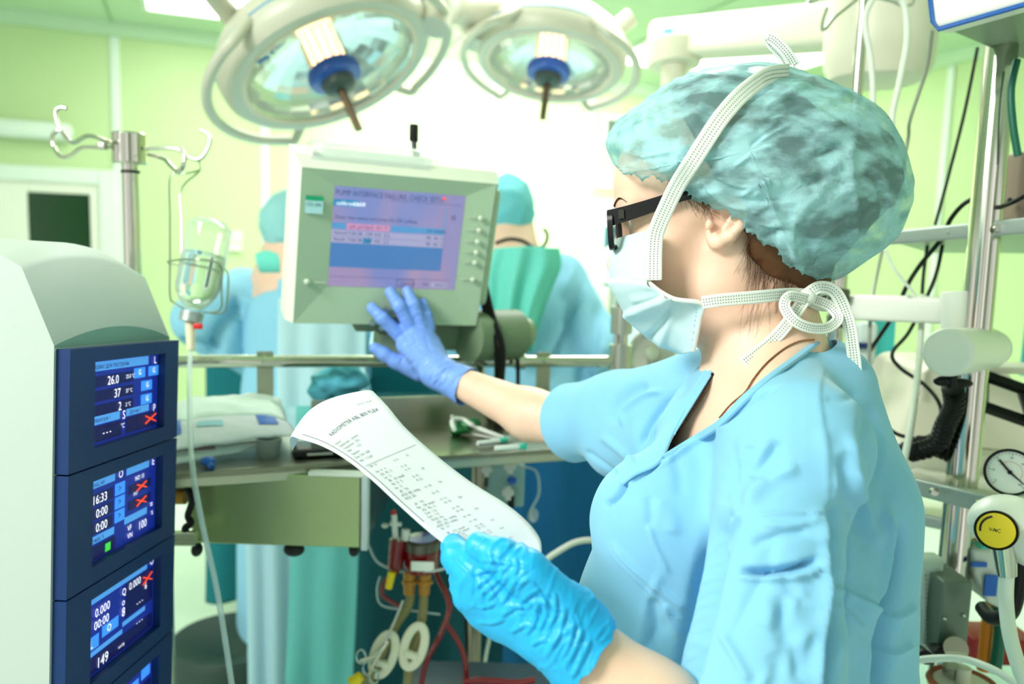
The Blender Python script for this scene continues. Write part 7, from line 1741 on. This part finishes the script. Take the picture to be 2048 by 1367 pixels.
val = np.minimum(np.minimum(v1, v2), v3)
gv, gf = clip(gv, gf, val)
gown = mesh_of(gv, gf).build('surgical_gown', M['gown'], woman, auto=False, mods=[('SOLIDIFY', dict(thickness=.0016, offset=-1))])
gown['label'] = 'loose light blue short sleeved gown'
print('gown', len(gv), round(time.time() - _t0, 1))
def surf_pt(fn, x, y, off=.0, a=.5, b=1.4):
    r = unit(P(x, y, 1) - CAM); t = np.linspace(a, b, 450); pts = CAM + r * t[:, None]; d = fn(pts)
    k = np.argmax(d < off); return pts[k] if (d < off).any() else P(x, y, .85)
seam = MB()
seam.tube(smooth_path([surf_pt(gown_fn, x, y, .0012) for x, y in [(1632, 684), (1600, 710), (1548, 748), (1492, 794), (1440, 846), (1390, 878), (1330, 916)]], 5), .0042, 8, flat=(1, .6))
seam.build('neckline_hem', M['gown'], gown)
seam = MB()
seam.tube(smooth_path([surf_pt(gown_fn, x, y, .0012) for x, y in [(1412, 742), (1378, 800), (1342, 868), (1316, 922), (1270, 946), (1243, 966)]], 5), .0035, 8, flat=(1, .6))
seam.build('neckline_hem', M['gown'], gown)
lin = MB()
lin.tube(smooth_path([surf_pt(body_fn, x, y, .001) for x, y in [(1426, 746), (1402, 784), (1376, 824), (1352, 866), (1332, 902)]], 5), .0030, 6, flat=(1, .5))
lin.build('undershirt_edge', mat('navy cotton', (12, 18, 40), .8), woman)
col = MB()     # standing collar tab at the nape
cp = [(1640, 676), (1652, 700), (1668, 722)]
G = []
for i, (x, y) in enumerate([(1622, 690), (1632, 672), (1650, 676), (1668, 700), (1684, 716)]):
    q = surf_pt(gown_fn, x, y + 14, .001); G.append([P(x, y, .832 + .006 * i), P(x + 4, y + 14, .828 + .006 * i), P(x + 10, y + 36, .822 + .006 * i), P(x + 14, y + 56, .820 + .006 * i)])
G = np.array([smooth_path(np.array(g), 4) for g in G]); G = np.stack([smooth_path(G[:, j], 4) for j in range(G.shape[1])], 1)
col.grid(G); col.build('collar_tab', M['gown'], gown, mods=[('SOLIDIFY', dict(thickness=.003))])
# ---- necklace
nk = MB(); path = smooth_path([surf_pt(body_fn, x, y, .0014) for x, y in [(1628, 679), (1600, 682), (1570, 696), (1535, 724), (1508, 756), (1490, 784), (1462, 808), (1438, 836)]], 14)
cl = np.concatenate([[0], np.cumsum(np.linalg.norm(np.diff(path, axis=0), axis=1))])
for k, s in enumerate(np.arange(0, cl[-1], .0019)):
    p = np.array([np.interp(s, cl, path[:, i]) for i in range(3)]); nk.ell(p, (.0011, .0011, .0011), n=6, m=4)
nk.build('necklace', M['gold'], woman); nk = MB()
path = smooth_path([surf_pt(body_fn, x, y, .0014) for x, y in [(1418, 770), (1400, 800), (1372, 840), (1350, 876), (1336, 908)]], 14)
cl = np.concatenate([[0], np.cumsum(np.linalg.norm(np.diff(path, axis=0), axis=1))])
for s in np.arange(0, cl[-1], .0019):
    p = np.array([np.interp(s, cl, path[:, i]) for i in range(3)]); nk.ell(p, (.0011, .0011, .0011), n=6, m=4)
nk.build('necklace_front', M['gold'], woman)
# ---- trousers and shoes (mostly below the picture)
hp = LOC[woman]
def trou(p):
    d = ell_d(p, hp + V(0, 0, .90), (.155, .185, .16))
    for s in (-1, 1):
        kn = hp + V(-.02, .09 * s, .48); an = hp + V(.01, .10 * s, .12)
        d = smin(d, cap_d(p, hp + V(0, .09 * s, .85), kn, .092, .078), .03); d = smin(d, cap_d(p, kn, an, .078, .066), .03)
    return d
tv, tf = surf_net(trou, hp + V(-.25, -.3, .05), hp + V(.25, .3, 1.1), .008)
tv, tf = clip(tv, tf, tv[:, 2] - .085)
mesh_of(tv, tf).build('trousers', M['gown'], woman, auto=False)
for s in (-1, 1):
    b = MB(); an = hp + V(.01, .10 * s, 0); b.ell(an + V(-.05, 0, .045), (.135, .05, .043)); b.build('clog', M['white'], woman)
print('woman', round(time.time() - _t0, 1))
# ---- printout held by the woman
UPE = [(746, 782, .800), (775, 812, .778), (812, 856, .760), (870, 908, .742), (940, 962, .724), (1010, 1006, .708), (1052, 1040, .697), (1075, 1068, .690), (1083, 1092, .682), (1081, 1136, .672)]
LOE = [(594, 876, .760), (640, 890, .742), (688, 916, .728), (742, 958, .712), (800, 1012, .700), (856, 1062, .688), (902, 1098, .680), (938, 1126, .676), (984, 1158, .672), (1030, 1190, .672)]
MID = [(0, 0)] * 10
U_, L_ = smooth_path([P(*t) for t in UPE], 6), smooth_path([P(*t) for t in LOE], 6)
N = len(U_); G = np.zeros((N + 8, 15, 3))
for i in range(N):
    for j in range(15):
        t = j / 14; p = L_[i] * (1 - t) + U_[i] * t
        lift = math.sin(math.pi * t) * (.010 if i > 6 else .010 - .0 * i)
        G[i + 8, j] = p - FW * lift * .0
for k in range(8):           # top of the strip curls over and away
    a = (8 - k) / 8 * 1.5; e0 = G[8]; T = unit(G[8, 7] - G[11, 7]); R_ = .030
    for j in range(15):
        t = j / 14; bow = math.sin(math.pi * t)
        nrm = unit(np.cross(T, unit(G[8, 14] - G[8, 0])))
        if nrm @ (CAM - G[8, 7]) > 0: nrm = -nrm
        G[k, j] = G[8, j] + T * R_ * math.sin(a) * .9 + nrm * R_ * (1 - math.cos(a))
for i in range(8, 26):       # bow of the top end outline
    w = (26 - i) / 18
    for j in range(15):
        t = j / 14; T = unit(G[8, 7] - G[20, 7]); G[i, j] += T * .020 * math.sin(math.pi * t) * w ** 2
for k in range(8):
    for j in range(15):
        t = j / 14; T = unit(G[8, 7] - G[20, 7]); G[k, j] += T * .020 * math.sin(math.pi * t)
G = np.stack([smooth_path(G[:, j], 1) for j in range(15)], 1)
pp = MB(); pp.grid(G)
PGRID = G
paper = root('printout', P(840, 960, .72), 'long white curled medical printout held in the cyan gloved hand', 'paper')
pp.build('sheet', M['paper'], paper, auto=False, mods=[('SOLIDIFY', dict(thickness=.0003, offset=0))])
def pg(s, t):       # point and frame on the sheet: s along (0 top .. 1 bottom), t across (0 lower .. 1 upper edge)
    a = 8 + s * (N - 1); i = int(min(a, G.shape[0] - 2)); fa = a - i; b_ = t * 14; j = int(min(b_, 13)); fb = b_ - j
    p = (G[i, j] * (1 - fb) + G[i, j + 1] * fb) * (1 - fa) + (G[i + 1, j] * (1 - fb) + G[i + 1, j + 1] * fb) * fa
    T = unit(G[i + 1, j] - G[i, j]); S = unit(G[i, j + 1] - G[i, j]); n_ = unit(np.cross(S, T)); 
    if n_ @ (CAM - p) < 0: n_ = -n_
    return p, T, S, n_
pr = MB(); rr = random.Random(3)
def warp_text(txt, size, s, t, sx=1.0):
    co, fs = text_geo(txt, size)
    if not len(co): return
    p0, T, S, n_ = pg(s, t); R_ = -T if False else S; 
    # letters run across the strip (towards its upper edge), lines follow one another down the strip
    out = []
    for c in co:
        p, T2, S2, n2 = pg(min(max(s + (-c[1]) / .36, 0), 1), min(max(t + c[0] * sx / .105, 0), 1)); out.append(p + n2 * .0009)
    pr.add(out, fs)
warp_text('RADIOMETER ABL 800 FLEX', .0075, .12, .18, .8)
warp_text('CITO 12.04', .0035, .07, .74)
L1 = ['Patient      :', 'Sample type  :  Arterial', 'Temperature  : 37.0', 'FIO2         : 21.0', 'Operator', 'Date 12.04  16:20', 'ctHb   11.2 g/dl']
s = .16
for l in L1: warp_text(l, .0042, s, .10 + .02 * rr.random(), .8); s += .0175
for k in range(60):
    s += .0138
    if s > .93: break
    w = rr.choice(['pH    7.41', 'pCO2  38.2  mmHg', 'pO2   142   mmHg', 'Hct   31   %', 'Na+   138  mmol/l', 'K+    4.1  mmol/l', 'Ca++  1.12', 'Glu   6.3', 'Lac   1.1', 'HCO3  24.1', 'BE    -0.4  mmol/l', 'sO2   99.1  %'])
    warp_text(w, .0042, s, .12 + .05 * rr.random(), .8)
    if k % 9 == 0: s += .012
    if k % 3 != 1: warp_text('(%d - %d)' % (k + 3, k * 2 + 9), .0036, s, .46, .8)
    if k % 4 == 0: warp_text('%.1f' % (k * 1.7), .0036, s, .66, .8)
for (t, s0, s1) in ((.05, .02, .8), (.62, .30, .36), (.2, .30, .62)):
    pass
ln = [pg(.02 + .5 * k / 30, .055) for k in range(31)]
pr.add(np.vstack([[p + n * .0009 for p, T, S, n in ln], [p + n * .0009 + S * .0006 for p, T, S, n in ln]]), [(k, k + 1, 31 + k + 1, 31 + k) for k in range(30)])
for sc_ in (.285, .93):
    ln = [pg(sc_, .1 + .8 * k / 20) for k in range(21)]
    pr.add(np.vstack([[p + n * .0009 for p, T, S, n in ln], [p + n * .0009 + T * .0004 for p, T, S, n in ln]]), [(k, k + 1, 21 + k + 1, 21 + k) for k in range(20)])
pr.build('printed_text', M['ink'], paper, smooth=False)
